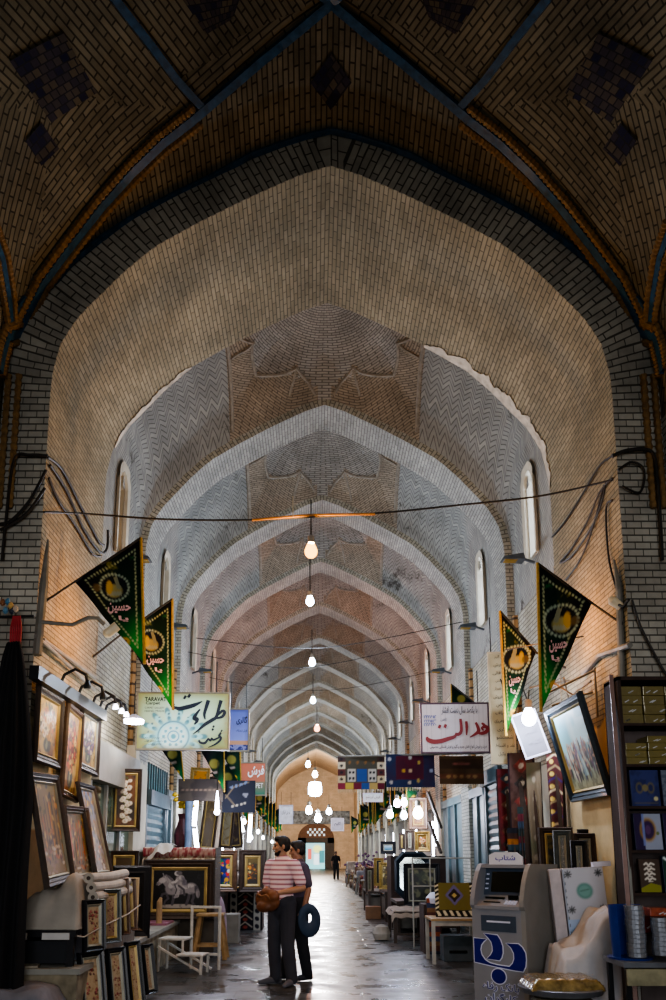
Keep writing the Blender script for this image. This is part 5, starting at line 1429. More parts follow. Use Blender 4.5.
facing('gold framed picture of figures, lowest at the left of the blue mirror', (379,863), (397,862), (397,889), 19.2, -6, -4, .07, M_fgold, M_lgold, p_dark(6,('c8b888','8a7a50','e0d4b0','4a4028'),'6a5a38'))
facing('thin gilt frame standing behind the gold framed picture', (374,858), (384,858), (384,886), 20.6, -10, -4, .05, M_fgold, M_lgold, p_dark(7,('5a5a50','3a3a34')))
facing('narrow pale picture left of the thin gilt frame', (365.5,868), (374,868), (374,893), 21.5, -10, -4, .06, M_fdark, M_lsilver, p_dark(8,('8a8a70','6a6a58'),'70705c'))
facing('small picture of a blue lake on top of the right stall', (380.5,841.5), (396,841.5), (396,854), 19.4, -6, -3, .07, M_fblack, M_lsilver, lambda P: grad(P,'3a7a90','c0ccd0'))
facing('small dark picture, left of the row above the blue mirror', (399,833.5), (405,833.5), (405,850), 18.6, -8, -3, .05, M_fdark, M_lgold, p_dark(10,('7a7a58','4a4a38')))
facing('narrow grey picture in the row above the blue mirror', (406,831), (414,831), (414,850), 18.4, -8, -3, .05, M_fdark, M_lsilver, p_dark(11,('a8a898','6a6a60'),'5a5a50'))
facing('gold framed flower picture in the row above the blue mirror', (415,831.5), (430.5,831.5), (430.5,851.5), 18.2, -8, -3, .06, M_fgold, M_lgold, p_bouquet(12,'6a4a20','a8803a'))
facing('tall brown picture panel behind the big bulb on the right', (408,798), (427,797), (428,829), 18.6, -8, -3, .1, M_fbrown, M_lgold, p_dark(13,('8a6a48','6a4a30','a88858'),'7a5a3a'))
for k, (a, b) in enumerate([((428,792),(441,828)), ((429,822),(441,853))]):
    A, B = pt(*a, y=17.8), pt(*b, y=17.2); tag(MB().bar(A, B, .06, .05).build('picture_rail', M_fdark), ['upper dark sloping rail beside the teal doors on the right', 'lower dark sloping rail beside the teal doors on the right'][k], 'rail')
# stalls carrying them
def table(label, x0, x1, y0, y1, z, m=None, cat='table'):
    e = empty('stall_table', label, cat, T((x0+x1)/2, (y0+y1)/2, 0)); w, d = (x1-x0)/2, (y1-y0)/2; m = m or M_fdark
    MB().box((-w,-d,z-.05),(w,d,z)).build('table_top', m, e)
    for sx in (-1,1):
        for sy in (-1,1): MB().box((sx*(w-.04)-.03,sy*(d-.04)-.03,0),(sx*(w-.04)+.03,sy*(d-.04)+.03,z-.05)).build('leg', m, e)
    MB().box((-w+.05,-d+.05,.1),(w-.05,d-.05,z-.15)).build('stored_goods', mat('stall goods', '4a443c', .8, var=.5, vs=5), e)
table('stall table under the blue mirror and the green landscape', 1.45, 2.7, 16.2, 17.5, .62)
table('stall table under the gold framed picture on the right', 1.45, 2.7, 18.9, 20.4, .68)
table('stall table under the narrow pale picture on the right', 1.2, 2.5, 21.0, 23.0, .6)
tag(MB().box((1.5,17.8,0),(2.7,18.75,1.5)).build('stall_cabinet', M_case), 'dark cabinet carrying the row of small pictures above the blue mirror', 'cabinet')
tag(MB().box((-.18,-.15,0),(.18,.15,.3), bev=.01).build('wooden_box', mat('brown box', '6a4a30', .7), M=T(1.25,19.9,0)), 'brown wooden box on the floor left of the gold framed picture', 'box')
e = empty('metal_rack', 'thin white tubular rack standing behind the olive rug', 'rack', T(1.75, 13.9, 0))
mb = MB()
for a, b in (((-.25,0,0),(-.25,0,1.47)), ((.05,0,0),(.05,0,1.47)), ((-.25,0,1.47),(.75,0,1.47)), ((.75,0,0),(.75,0,1.47)), ((-.25,0,1.0),(.75,0,1.0))): mb.tube([a, b], .013, 6)
mb.build('tubes', M_wl, e)
# ------------------------------------------------------------------ shop fronts in the bays
M_teal = mat('grey teal painted steel', '4c6166', .5, var=.25, vs=5)
M_teald = mat('dark teal steel', '3e4f55', .5, var=.3, vs=5)
M_whitebrick = brick_mat('whitewashed brick', 'a8aaa0', '96988e', '6a6c66', bw=.22, bh=.07, dirt=.3)
M_dark = mat('dark shop interior', '2a2624', .8)
def shutter(s, y0, y1, z0, z1, name='door_1'):
    """corrugated rolling shutter on side s, facing the aisle"""
    X = s*3.02; n = int((z1-z0)/.07)
    d = bpy.data.objects.new(name, None); COL.objects.link(d); struct(d)
    mb = MB(); pts = []
    for k in range(n+1):
        z = z0+(z1-z0)*k/n; pts += [(X-s*(.03 if k % 2 else 0), z)]
    vs = [(x, y0, z) for x, z in pts]+[(x, y1, z) for x, z in pts]; N = len(pts)
    mb.add(vs, [(k, k+1, N+k+1, N+k) for k in range(N-1)]); mb.build('shutter', M_teal, d)
    mb = MB()
    for y in (y0, y1): mb.box((min(X-s*.06,X+s*.02), y-.05, z0), (max(X-s*.06,X+s*.02), y+.05, z1))
    mb.box((min(X-s*.14,X+s*.02), y0-.05, z1), (max(X-s*.14,X+s*.02), y1+.05, z1+.25)); mb.build('door_frame', M_teald, d)
    return d
def panels(s, y0, y1, z1, n, name='door_1'):
    X = s*3.0; d = bpy.data.objects.new(name, None); COL.objects.link(d); struct(d)
    for k in range(n):
        a = y0+(y1-y0)*k/n; b = y0+(y1-y0)*(k+1)/n
        MB().box((min(X,X+s*.04), a+.06, .0), (max(X,X+s*.04), b-.06, z1-.1)).build('door_leaf', [M_teal, M_teald][k % 2], d)
        MB().box((min(X-s*.05,X+s*.06), a-.04, 0), (max(X-s*.05,X+s*.06), a+.06, z1)).build('door_frame', M_teal, d)
    MB().box((min(X-s*.06,X+s*.06), y0, z1-.12), (max(X-s*.06,X+s*.06), y1, z1+.05)).build('lintel', M_teal, d)
    return d
# left: bay 1 glass front with white shutter box, bay 2 teal shutter with transom
gp = [(a[1], b[0]) for a, b in zip(ARCHES[:-1], ARCHES[1:])]
M_boxw = mat('white shutter box', '8f8d86', .6, var=.1)
A, B = pt(98, 716, x=-2.98), pt(118, 745, x=-2.98)
mb = MB(); mb.box((-3.06, 9.97, 2.45), (-2.86, 12.3, 2.95)); struct(mb.build('trim_shutter_box', M_boxw))
d = bpy.data.objects.new('window_2', None); COL.objects.link(d); struct(d)
mb = MB(); mb.add([(-3.0,10.0,.55),(-3.0,12.45,.55),(-3.0,12.45,2.45),(-3.0,10.0,2.45)], [(0,1,2,3)]); mb.build('shop_glass', mat('greenish shop glass', '566a5c', .08, var=.6, vs=2.2, spec=.8), d)
mb = MB()
for y in (10.0, 10.8, 11.6, 12.42): mb.box((-3.03,y-.04,.5),(-2.96,y+.04,2.45))
mb.build('window_frame', M_boxw, d)
mb = MB(); mb.box((-3.09,12.3,0),(-2.93,12.52,3.2)); struct(mb.build('trim_pier_plaster', M_plaster))
shutter(-1, 13.4, 15.1, 0, 2.35); panels(-1, 15.2, 16.15, 2.7, 2)
d = bpy.data.objects.new('window_3', None); COL.objects.link(d); struct(d)
mb = MB(); mb.add([(-2.98,13.4,2.62),(-2.98,15.1,2.62),(-2.98,15.1,3.05),(-2.98,13.4,3.05)], [(0,1,2,3)]); mb.build('pane', mat('lit teal transom', '2c6a70', .3, emit=.35, ecol='3aa0a8', var=.6, vs=4), d)
mb = MB()
for k in range(9): mb.box((-2.97,13.4+.21*k-.015,2.6),(-2.94,13.4+.21*k+.015,3.06))
mb.build('window_frame', M_teald, d)
hang_bulb(pt(143, 762, y=13.6), .04, 'teal', (.5,.9,1), 14, 'small cyan white bulb by the transom of the left teal shutter', power=12)
# right: bay 1 dark recess behind the kilims, bay 2 shutter and panel, bay 3 double doors
mb = MB(); mb.box((3.0, 10.0, 0),(3.05,12.5,2.75)); struct(mb.build('wall_right_bay', M_plaster))
shutter(1, 13.35, 14.75, 0, 2.75); panels(1, 14.85, 16.2, 2.75, 2)
mb = MB(); mb.add([(2.94,16.2,0),(2.94,17.0,0),(2.94,17.0,2.9),(2.94,16.2,2.9)], [(0,1,2,3)], [[(0,0),(.8,0),(.8,2.9),(0,2.9)]]); mb.add([(2.94,16.19,0),(3.1,16.19,0),(3.1,16.19,2.9),(2.94,16.19,2.9)], [(0,1,2,3)], [[(0,0),(.16,0),(.16,2.9),(0,2.9)]]); struct(mb.build('wall_white_pier', M_whitebrick))
panels(1, 17.05, 19.85, 2.75, 3)
# bays further on: lit open shops with tubes, shelves of goods
M_tube = mat('fluorescent tube', 'f0f4ff', emit=22, ecol='e4ecff', var=.01)
M_back = mat('shop back wall', '9a948a', .8, var=.3, vs=2)
def goods_paint(seed):
    r = random.Random(seed); P = Paint(2.9, 2.7, 58, 54, '5a544c')
    for k in range(16):
        x = r.uniform(.1, 2.6); w = r.uniform(.2, .5); z = r.uniform(.2, 1.8); h = r.uniform(.3, .8)
        P.rect(x, z, x+w, z+h, r.choice(['3a2c22','2a2826','8a7038'])); P.rect(x+.05, z+.05, x+w-.05, z+h-.05, r.choice(['8a7a5a','b0a890','6a7a80','a86a4a','4a5a48','c8c0b0']))
    P.blotch(.4, '2a2624', .5, .7, .5, seed); return P
lit = [(i, s) for i in range(2, len(gp)) for s in (-1, 1) if not (s == 1 and i == 2)]
for i, s in lit:
    y0, y1 = gp[i]; yc = (y0+y1)/2
    P = goods_paint(i*2+s)
    o = P.build('wall_shop_interior', M_paintflat, M=T(s*3.6, yc, 0)@RZ(90 if s < 0 else -90)); struct(o)
    mb = MB(); mb.box((min(s*3.05,s*3.6), y0-.02, 0),(max(s*3.05,s*3.6), y0+.02, 2.75)); mb.box((min(s*3.05,s*3.6), y1-.02, 0),(max(s*3.05,s*3.6), y1+.02, 2.75)); struct(mb.build('wall_shop_side', M_back))
pos = ['nearest', 'second', 'third', 'fourth', 'fifth', 'sixth', 'seventh', 'eighth', 'ninth', 'tenth', 'eleventh', 'twelfth']
cnt = {1: 0, -1: 0}
for i, s in lit:
    y0, y1 = gp[i]; yc = (y0+y1)/2
    for dy in (-.8, .5):
        if i > 7 and dy > 0: continue
        x = s*3.15; e = empty('tube_lamp', 'white tube lamps standing on end in the lit shops along the %s side' % ('left' if s < 0 else 'right'), 'tube lamp', T(x, yc+dy, 1.35), 'tube lamps in the %s shops' % ('left' if s < 0 else 'right'))
        MB().tube([(0,0,0),(0,.0,1.1)], .028, 8).build('tube', M_tube, e); MB().box((-.03,-.03,-.06),(.03,.03,0)).build('cap', M_socket, e); MB().box((-.03,-.03,1.1),(.03,.03,1.4)).build('holder', M_socket, e)
    cnt[s] += 1
for px, py, y, h_, tilt in ((194,826,16.4,.6,4),(197,848,16.6,.75,-8),(236,832,19.8,.9,0),(243,832,20.4,1.1,-14),(249,842,21,.7,3),(437,846,20.5,.8,0)):
    p = pt(px, py, y=y); s = -1 if px < 333 else 1
    e = empty('tube_lamp', 'white tube lamps standing on end in the lit shops along the %s side' % ('left' if s < 0 else 'right'), 'tube lamp', T(*p)@RY(tilt), 'tube lamps in the %s shops' % ('left' if s < 0 else 'right'))
    MB().tube([(0,0,0),(0,.0,h_)], .045, 8).build('tube', M_tube, e); MB().box((-.05,-.03,-.06),(.05,.03,0)).build('cap', M_socket, e); MB().box((-.05,-.03,h_),(.05,.03,h_+.1)).build('holder', M_socket, e)
# ------------------------------------------------------------------ goods before the far shops: piles and frames, each its own
r = random.Random(21)
cols = [('8a7a68','5a3a34',['6a3a3a','3c4458','c8b89c']),('9a8f80','3a4050',['7a4a44','3a4a60','d0c0a4']),('6a4038','2a2024',['a08060','3a3a48','8a2c34']),('a89c86','5a4438',['6a5a48','8a3c34','d8ccb4'])]
side = {-1: 'left', 1: 'right'}
for s, ys in ((-1, [18.4, 20.6, 24.6, 28.2, 32, 36, 40]), (1, [24.4, 26.6, 31.0, 35.4, 39.0, 44])):
    for k, y in enumerate(ys):
        f_, b_, mo = cols[k % 4]; n = 2 + k % 2
        xb = s*2.33 if s < 0 else s*2.1
        z = 0
        for q in range(n):
            h = .32+.06*((k+q) % 3)
            folded('%s folded carpet of the %s pile along the far %s side' % (['lowest','middle','topmost'][q if q < n-1 else 2], pos[k], side[s]), T(xb, y, z), 1.15-.06*q, .9, h, 70+k*3+q, f_ if q % 2 else cols[(k+1) % 4][0], b_, mo)
            z += h
        w, hh_ = .5+.1*(k % 3), .62+.12*(k % 2)
        picture('framed picture leaning on the %s far carpet pile on the %s' % (pos[k], side[s]), T(xb-s*.15, y-.30, 0)@RZ(8*s)@RX(-8), w, hh_, .07, [M_fdark, M_fgold, M_fbrown][k % 3], M_lgold, [p_bouquet(k+30), p_dark(k+40, ('8a8a60','c8b080','5a5a48')), p_hunt][k % 3])
# seats and tables seen small on the right of the far aisle
for k, (px, py, y) in enumerate([(355, 876, 33), (362, 880, 29), (346, 874, 40)]):
    P0 = pt(px, py, y=y); e = empty('metal_trestle', 'grey metal trestle with goods, %s one on the right of the far aisle' % ['second nearest','nearest','farthest'][k], 'trestle', T(P0.x+.45, y+[-.4,-.3,-.2][k], 0))
    mb = MB(); mb.box((-.5,-.4,.62),(.5,.4,.66)); mb.build('top', M_conduit, e)
    for sx in (-.45,.45):
        for sy in (-.35,.35): MB().tube([(sx,sy,0),(sx*.8,sy,.62)], .025, 6).build('leg', M_conduit, e)
    MB().box((-.4,-.3,.66),(.35,.3,.9+.15*k), bev=.03).build('bundle', mat('grey wrapped goods %d' % k, ['76757a','5c5862','8a8078'][k], .8, var=.4, vs=6), e)
e = empty('purple_flowers', 'heap of purple artificial flowers on the far right stall', 'flowers', T(*(pt(362, 868, y=30)+Vector((.3,0,0)))))
for k in range(40): 
    q = Vector((r.gauss(0,.3), r.gauss(0,.2), abs(r.gauss(.1,.2)))); MB().lathe([(.01,-.03),(.06,0),(.03,.05),(.005,.06)], 6, T(*q)).build('blossom', bpy.data.materials.get('purple petals') or mat('purple petals', '6a4468', .7, var=.5, vs=30), e)
e = empty('flower_vase', 'yellow flowers in a tall red vase by the left shop behind the carpet pile', 'vase of flowers', T(*pt(182, 840, y=15.6)))
MB().lathe([(.06,-.3),(.14,-.1),(.16,.1),(.07,.4),(.1,.5)], 14).build('vase', mat('red vase', '5a2a30', .4, var=.4), e)
for k in range(14): 
    q = Vector((r.gauss(0,.12), r.gauss(0,.1), .6+abs(r.gauss(.08,.12)))); MB().lathe([(.01,-.03),(.07,0),(.04,.05),(.005,.06)], 7, T(*q)).build('flower', bpy.data.materials.get('yellow petals') or mat('yellow petals', 'd8b020', .6), e)
e = empty('blue_column', 'grey blue fabric wrapped column beside the yellow flowers on the left', 'column', T(*pt(188, 845, y=15.3))); MB().lathe([(.065,-.6),(.07,.5),(.08,.95),(.05,1.05),(.0,1.07)], 14).build('wrapped_roll', mat('grey blue fabric', '5c6c80', .8, var=.3), e)
for k, (px, py, w, h, c, y, rz, lab) in enumerate([(198,800,.42,.7,'c89848',17.2,8,'orange lit panel in the left shop beside the blue wrapped column'), (206,850,.35,1.6,'6a5a3c',17.6,14,'tall brown frame leaning in the left lit shop'), (225,848,.3,1.5,'a09a88',18.2,10,'narrow pale frame leaning right of the tall brown frame in the left shop'), (236,848,.34,1.5,'4a3a34',19.4,-12,'narrow dark frame leaning at the end of the left lit shop')]):
    P0 = pt(px, py, y=y); picture(lab, T(P0.x, y, P0.z)@RY(rz*.4)@RX(-4), w, h, .05, M_fdark if k else M_fgold, M_lgold, p_dark(50+k, (c, '8a7a58'), c))
tag(MB().box((-2.95,15.1,0),(-1.95,18.0,.9)).build('stall_counter', M_case), 'dark counter on the left beyond the bright multicoloured picture', 'counter')
e = folded('pale carpet roll pile on the dark counter behind the two gold framed pictures', T(-1.85, 16.2, .9), 1.0, .7, .3, 99, '9a9084', '6a5a50', ['7a6a60','b0a698','5a5258']); 
e = folded('grey carpet pile on the dark counter, topmost', T(-1.8, 16.25, 1.2), .9, .6, .22, 98, 'a8a094', '7a7068', ['8a7f76','c0b6a8'])
# ------------------------------------------------------------------ signs
def sign(label, tl, tr, br, Y, yaw, mface, medge, depth=.06, painter=None, pm=None, lean=0, name='hanging_sign', cat='sign', roll=False):
    bl = (br[0]-(tr[0]-tl[0]), br[1]+(tl[1]-tr[1]))
    M, W, H = place(bl, br, tl, pt(*tl, y=Y), yaw, lean, roll)
    e = empty(name, label, cat, M)
    mb = MB(); moulding(mb, W, H, .025, [(0,-depth),(0,.012),(.018,.012),(.025,.004)]); mb.add([(-W/2,depth,0),(W/2,depth,0),(W/2,depth,H),(-W/2,depth,H)], [(0,3,2,1)]); mb.build('sign_frame', medge, e)
    if painter:
        P = Paint(W-.04, H-.04, 90, int(90*H/W), 'c0c0c0'); painter(P); P.build('sign_face', pm, e, M=T(0,0,.02))
    else: MB().add([(-W/2+.02,0,.02),(W/2-.02,0,.02),(W/2-.02,0,H-.02),(-W/2+.02,0,H-.02)], [(0,1,2,3)]).build('sign_face', mface, e)
    for sx in (-.35, .35): MB().tube([(sx*W,depth/2,H),(sx*W,depth/2,H+.5)], .008, 5).build('hanger', M_cable, e)
    return e, W, H
M_signface = paint_mat('backlit sign', .4, emit=.5)
M_signcool = paint_mat('printed sign', .5, emit=.12)
M_navyink = mat('navy lettering', '0c2038', .5, var=.05)
M_blackink = mat('black lettering', '16161c', .6, var=.05)
M_redink = mat('dark red lettering', '7a1c28', .5, var=.1)
M_blueink = mat('blue lettering', '2a4a9a', .5, var=.05)
M_whiteink = mat('white lettering', 'e8e8ea', .5, var=.03, emit=.15)
def p_taravat(P):
    W, H = P.W, P.H
    d = np.hypot((P.X-W*.5)/W, (P.Y-H*.55)/H); t = np.clip(d/.62, 0, 1)[..., None]
    P.c = np.array(lin('c4e8dc'))*(1-t)+np.array(lin('8a9a68'))*t
    cx, cy = W*.4, H*.22; R = H*.48
    for n_, rr, c, w in ((14, 1.0, '2c7084', .10), (14, .82, '98d0d6', .11), (14, .7, '24647c', .07)):
        for k in range(n_):
            a = 2*PI*k/n_; P.ell(cx+R*rr*.95*math.cos(a)*1.15, cy+R*rr*.95*math.sin(a), R*w*1.7, R*w, c, .85, a)
    P.ell(cx, cy, R*.72, R*.62, '8ccad6', .9); P.ring(cx, cy, R*.56, R*.05, '3a7a96'); P.ell(cx, cy, R*.5, R*.46, 'c8ecf0', .9)
    for k in range(10): P.ell(cx+R*.36*math.cos(2*PI*k/10), cy+R*.33*math.sin(2*PI*k/10), R*.06, R*.06, '4a9ab0', .9)
    P.ring(cx, cy, R*.2, R*.05, '3a88a8'); P.ell(cx, cy, R*.1, R*.1, '4a9ab0')
    for k in range(16): P.ell(cx+R*.95*math.cos(2*PI*k/16+.2), cy+R*.86*math.sin(2*PI*k/16+.2), R*.035, R*.035, '1c5068', .9)
    m = np.minimum(np.minimum(P.X, W-P.X), np.minimum(P.Y, H-P.Y)); P._mix(np.clip(1-m/(.09), 0, 1)*.6, '7a6a3c'); P.blotch(.05, '9a7a50', .55, .7, .35, 3, (0,0,W*.08,H)); P.blotch(.05, '9a7a50', .55, .7, .35, 4, (W*.92,0,W,H))
e, W, H = sign('big backlit pale green carpet shop sign with black calligraphy and a blue rosette', (137,690), (231,694), (229,752), 12.1, 2, None, M_lsilver, .1, p_taravat, M_signface)
S = lambda px, py: ((px-40)/565, 1-(py-55)/350)      # sign picture coordinates from the zoomed photograph
def ST(L): return [S(*p) for p in L]
strokes = [
 (ST([(275,150),(300,158),(340,150),(390,135),(438,112)]), [.018,.03,.032,.028,.006]),
 (ST([(268,128),(262,145),(280,155)]), [.01,.02,.02]),
 (ST([(475,105),(462,150),(452,190),(458,222)]), [.028,.024,.02,.008]),
 (ST([(425,160),(400,195),(392,215),(408,222),(405,238),(392,252)]), [.01,.022,.03,.03,.02,.008]),
 (ST([(552,105),(540,150),(525,205),(500,225),(460,250),(420,285),(385,312)]), [.026,.022,.022,.026,.024,.014,.004]),
 (ST([(530,200),(560,170),(575,180),(560,205),(525,215)]), [.012,.02,.022,.02,.012]),
 (ST([(325,85),(338,92)]), [.028,.026]), (ST([(350,76),(364,84)]), [.028,.026]),
 (ST([(555,300),(545,320),(555,332),(548,350),(520,372),(480,390)]), [.012,.018,.016,.016,.012,.004]),
 (ST([(545,330),(510,345),(500,335),(492,350),(480,338),(470,352),(455,365),(430,360),(425,345)]), [.012,.014,.012,.014,.012,.016,.018,.016,.006]),
 (ST([(500,280),(510,286)]), [.016,.016]), (ST([(505,262),(514,268)]), [.016,.016]), (ST([(555,288),(562,293)]), [.016,.016]),
]
strokes = [(p, [q*1.55 for q in w]) for p, w in strokes]
brush('calligraphy', strokes, M_navyink, e, -W/2, 0, W, H, -.02)
letters('lettering', 'TARAVAT', M_blackink, e, -W/2+.29, H*.87, width=.33, height=.065, y=-.02, bold=.03)
letters('lettering', 'Carpet', M_blackink, e, -W/2+.25, H*.795, width=.22, height=.06, y=-.02, bold=.02)
for k, (t, z) in enumerate((('CARPET GALLERY', .72), ('HAND MADE', .665))): letters('small_lettering', t, M_blackink, e, -W/2+.28, H*z, width=.3, height=.03, y=-.02)
for k, z in enumerate((.2, .15, .1)): letters('small_lettering', ['فروش انواع فرش دستباف', 'و ماشینی و تابلو فرش', 'بازار وکیل'][k], M_navyink, e, -W/2+.3, H*z, width=[.34,.32,.2][k], height=.035, y=-.02, persian=True)
# blue gallery sign
def p_gallery(P):
    P.rect(0,0,P.W,P.H,'5a6cb8'); grad(P,'7a88cc','4a58a0'); P.rect(0,0,P.W,P.H*.14,'28306a'); P.rect(0,P.H*.14,P.W,P.H*.24,'a8826a'); P.blotch(.05,'8a90c8',.5,.6,.6,3,(0,0,P.W,P.H*.14))
e, W, H = sign('blue gallery sign behind the backlit carpet sign', (228,708), (250,709), (249,752), 14.2, 2, None, M_lsilver, .06, p_gallery, paint_mat('lit blue sign', .5, emit=.45))
letters('lettering', 'گالری', M_blackink, e, .06, H*.72, width=W*.5, height=.16, y=-.018, persian=True, bold=.02)
letters('small_lettering', 'فرش دستباف', M_blackink, e, .06, H*.48, width=W*.5, height=.06, y=-.018, persian=True)
def p_farsh(P): grad(P,'2c6a58','b0644c'); P.rect(0,P.H*.42,P.W,P.H,'a85a44',.75)
e, W, H = sign('red and green carpet sign with white lettering on the left', (240,763), (267.5,761.5), (266,795), 16.2, 2, None, M_lsilver, .05, p_farsh, paint_mat('lit red sign', .5, emit=.4))
letters('lettering', 'فرش', M_whiteink, e, .07, H*.72, width=W*.6, height=.24, y=-.018, persian=True, bold=.03)
letters('lettering', 'CARPET', M_whiteink, e, .05, H*.3, width=W*.6, height=.1, y=-.018)
# white justice sign
def p_white(P):
    P.rect(0,0,P.W,P.H,'b9b6be')
    for k in range(14): P.rect(P.W*k/14,0,P.W*k/14+.008,P.H,'a29fa8',.8)
    P.blotch(.3,'a8a4aa',.5,.7,.4,2)
e, W, H = sign('white shop sign with big dark red Persian lettering and blue numerals', (418,704), (487.5,701.5), (490.5,752), 11.9, -3, None, mat('purple sign edge', '4c3a4a', .5), .07, p_white, M_signcool)
S = lambda px, py: ((px-60)/550, 1-(py-75)/400)
strokes = [
 (ST([(112,345),(118,368),(160,384),(220,380),(280,362),(330,345),(345,315)]), [.02,.06,.062,.062,.055,.045,.02]),
 (ST([(345,318),(352,330),(375,318),(385,285),(380,205)]), [.03,.04,.045,.04,.034]),
 (ST([(425,225),(428,270),(424,335)]), [.034,.04,.016]),
 (ST([(500,235),(515,270),(520,305),(490,330),(450,352)]), [.03,.04,.05,.035,.012]),
 (ST([(515,320),(545,322),(580,310),(592,285),(575,268),(548,280),(560,300)]), [.02,.045,.05,.05,.045,.03,.02]),
 (ST([(592,285),(560,250),(545,243)]), [.04,.035,.02]),
 (ST([(202,262),(222,270)]), [.05,.05]), (ST([(248,258),(268,266)]), [.05,.05]),
]
strokes = [(p, [q*1.1 for q in w]) for p, w in strokes]
brush('calligraphy', strokes, M_redink, e, -W/2, 0, W, H, -.018)
letters('lettering', 'با یکصد سال دست افشار', M_blackink, e, W*.07, H*.84, width=W*.52, height=H*.17, y=-.018, persian=True, bold=.012)
letters('lettering', 'خرید و فروش انواع نقش جدید و گلیم و فرش قشقایی معصومی', M_blackink, e, W*.04, H*.12, width=W*.82, height=H*.1, y=-.018, persian=True, bold=.012)
letters('small_lettering', 'تلفن', M_blackink, e, -W*.16, H*.66, width=W*.09, height=H*.07, y=-.018, persian=True)
for z, t in ((.72,'۲۲۲۸۱۲'),(.645,'۲۲۴۵۱۳'),(.57,'۲۲۸۴۲۰')): letters('numerals', t, M_blueink, e, -W*.36, H*z, width=W*.18, height=H*.065, y=-.018, bold=.03)
# beige upright sign
e, W, H = sign('tall narrow cream sign with handwriting behind the right pennant flags', (487.5,654), (513,650), (517,762), 10.75, -6, mat('cream sign board', 'b3a988', .6, var=.12), M_lcream, .03)
for k in range(13):
    z = H*(.95-.072*k); letters('handwriting', ['فرش و گلیم','تابلو فرش','گبه و قالی','صنایع دستی','سوغات شیراز','خرید و فروش','تعویض','دستباف','پرده و رومیزی','رفوگری','شستشو','نقد و اقساط','بازار وکیل'][k], M_blackink, e, .02, z, width=W*(.55+.2*((k*7) % 3)/2), height=.06, y=-.018, persian=True)
e, W, H = sign('plain white board tilted beside the bright bulb on the right', (523,712), (548,704), (551,752), 10.0, -10, mat('greyish white board', '7c7e88', .6, var=.12), M_offwhite, .02, roll=True)
for k in range(3): letters('faint_lettering', ['فرش','گلیم','گبه'][k], mat('faint grey lettering', '7c7e8a', .6), e, .02, H*(.75-.22*k), width=W*.5, height=.08, y=-.018, persian=True)
e, W, H = sign('small white sign hung over the far aisle on the left', (279,805), (293,805), (293,824), 31, 0, mat('white far sign', 'd0d2d8', .5, emit=.15), M_offwhite, .04)
letters('lettering', 'فرش ایران', M_blackink, e, 0, H*.6, width=W*.6, height=.16, y=-.018, persian=True)
e, W, H = sign('small grey sign hung over the far aisle on the right', (331,818), (344,818), (344,831), 36, 0, mat('grey far sign', 'a8a8b8', .5, emit=.08), M_offwhite, .04)
letters('lettering', 'گلیم', M_blackink, e, 0, H*.55, width=W*.5, height=.2, y=-.018, persian=True)
e, W, H = sign('wide white sign above the pennants on the right, below the hanging rugs', (363,793), (383,793), (383,802), 22, 0, mat('white right sign', 'c8d4d8', .5, emit=.15), M_offwhite, .04)
letters('lettering', 'فرش ابریشم', M_blackink, e, 0, H*.5, width=W*.7, height=.12, y=-.018, persian=True)
# ------------------------------------------------------------------ rugs hung overhead on the right and boards on the left
def p_over1(P):
    W, H = P.W, P.H; P.rect(0,0,W,H,'4a4840')
    for k in range(6): P.rect(W*k/6,0,W*(k+1)/6,H*.2,['7a3040','b09a48','6a2c3a','34508a','a8905a','5a2430'][k])
    for s in (0,.85):
        for k in range(4): P.rect(W*s,H*(.2+.2*k),W*(s+.15),H*(.4+.2*k),['b8a888','5a3434','c0b49c','4a3a38'][k]); P.ell(W*(s+.075),H*(.3+.2*k),W*.03,H*.05,'2c2a30')
    P.rect(W*.4,H*.22,W*.62,H*.62,'34508c'); P.rect(W*.2,H*.22,W*.38,H*.62,'b0aca4'); P.rect(W*.64,H*.22,W*.82,H*.62,'b0aca4')
    for x in (.25,.33,.69,.77):
        for z in (.32,.5): P.ell(W*x,H*z,W*.025,H*.05,'26262c')
    for k in range(4): P.ell(W*(.25+.17*k),H*.8,W*.03,H*.05,'7a5a3a')
def p_over2(P):
    W, H = P.W, P.H; P.rect(0,0,W,H,'26304e'); P.rect(W*.2,H*.22,W*.78,H*.95,'4e2030'); P.blotch(.3,'3a2030',.5,.65,.5,3)
    for x, z, c in ((.07,.85,'a8a8b0'),(.5,.9,'a8a8a8'),(.93,.5,'8a90a8'),(.1,.15,'a09a98'),(.48,.14,'a8a098'),(.66,.2,'a08a50'),(.36,.5,'b08a3c'),(.5,.5,'c0a488'),(.68,.75,'a8904c')): P.ell(W*x,H*z,W*.032,H*.06,c,.95)
def p_over3(P):
    W, H = P.W, P.H; P.rect(0,0,W,H,'4a3828'); P.rect(0,H*.18,W,H*.36,'5c3a2a')
    for k in range(5): P.ell(W*(.2+.15*k),H*.27,W*.05,H*.06,'8a6a44')
    P.rect(0,H*.55,W,H*.9,'3a2c22'); P.ell(W*.5,H*.72,W*.2,H*.06,'7a4a44'); P.blotch(.2,'2c2018',.5,.7,.5,2)
for lab, tl, tr, br, Y, fn in (('rug with a blue centre square and colour blocks, leftmost of three hung overhead', (338,756), (385,755.5), (385,789), 14.4, p_over1), ('navy rug with a maroon field and little stars, middle of three hung overhead', (386.5,755.5), (435,753), (435,786), 14.35, p_over2), ('brown banded rug, rightmost of three hung overhead under the white sign', (437,757), (481,755), (484,783), 14.2, p_over3)):
    slung_rug(lab, tl, tr, br, Y, 0, fn, fringe=.06, wave=.012)
tag(MB().tube([pt(336, 757, y=14.42), pt(484, 753, y=14.3)], .02, 6).build('rug_rail', M_conduit), 'thin rail carrying the three overhead rugs', 'rail')
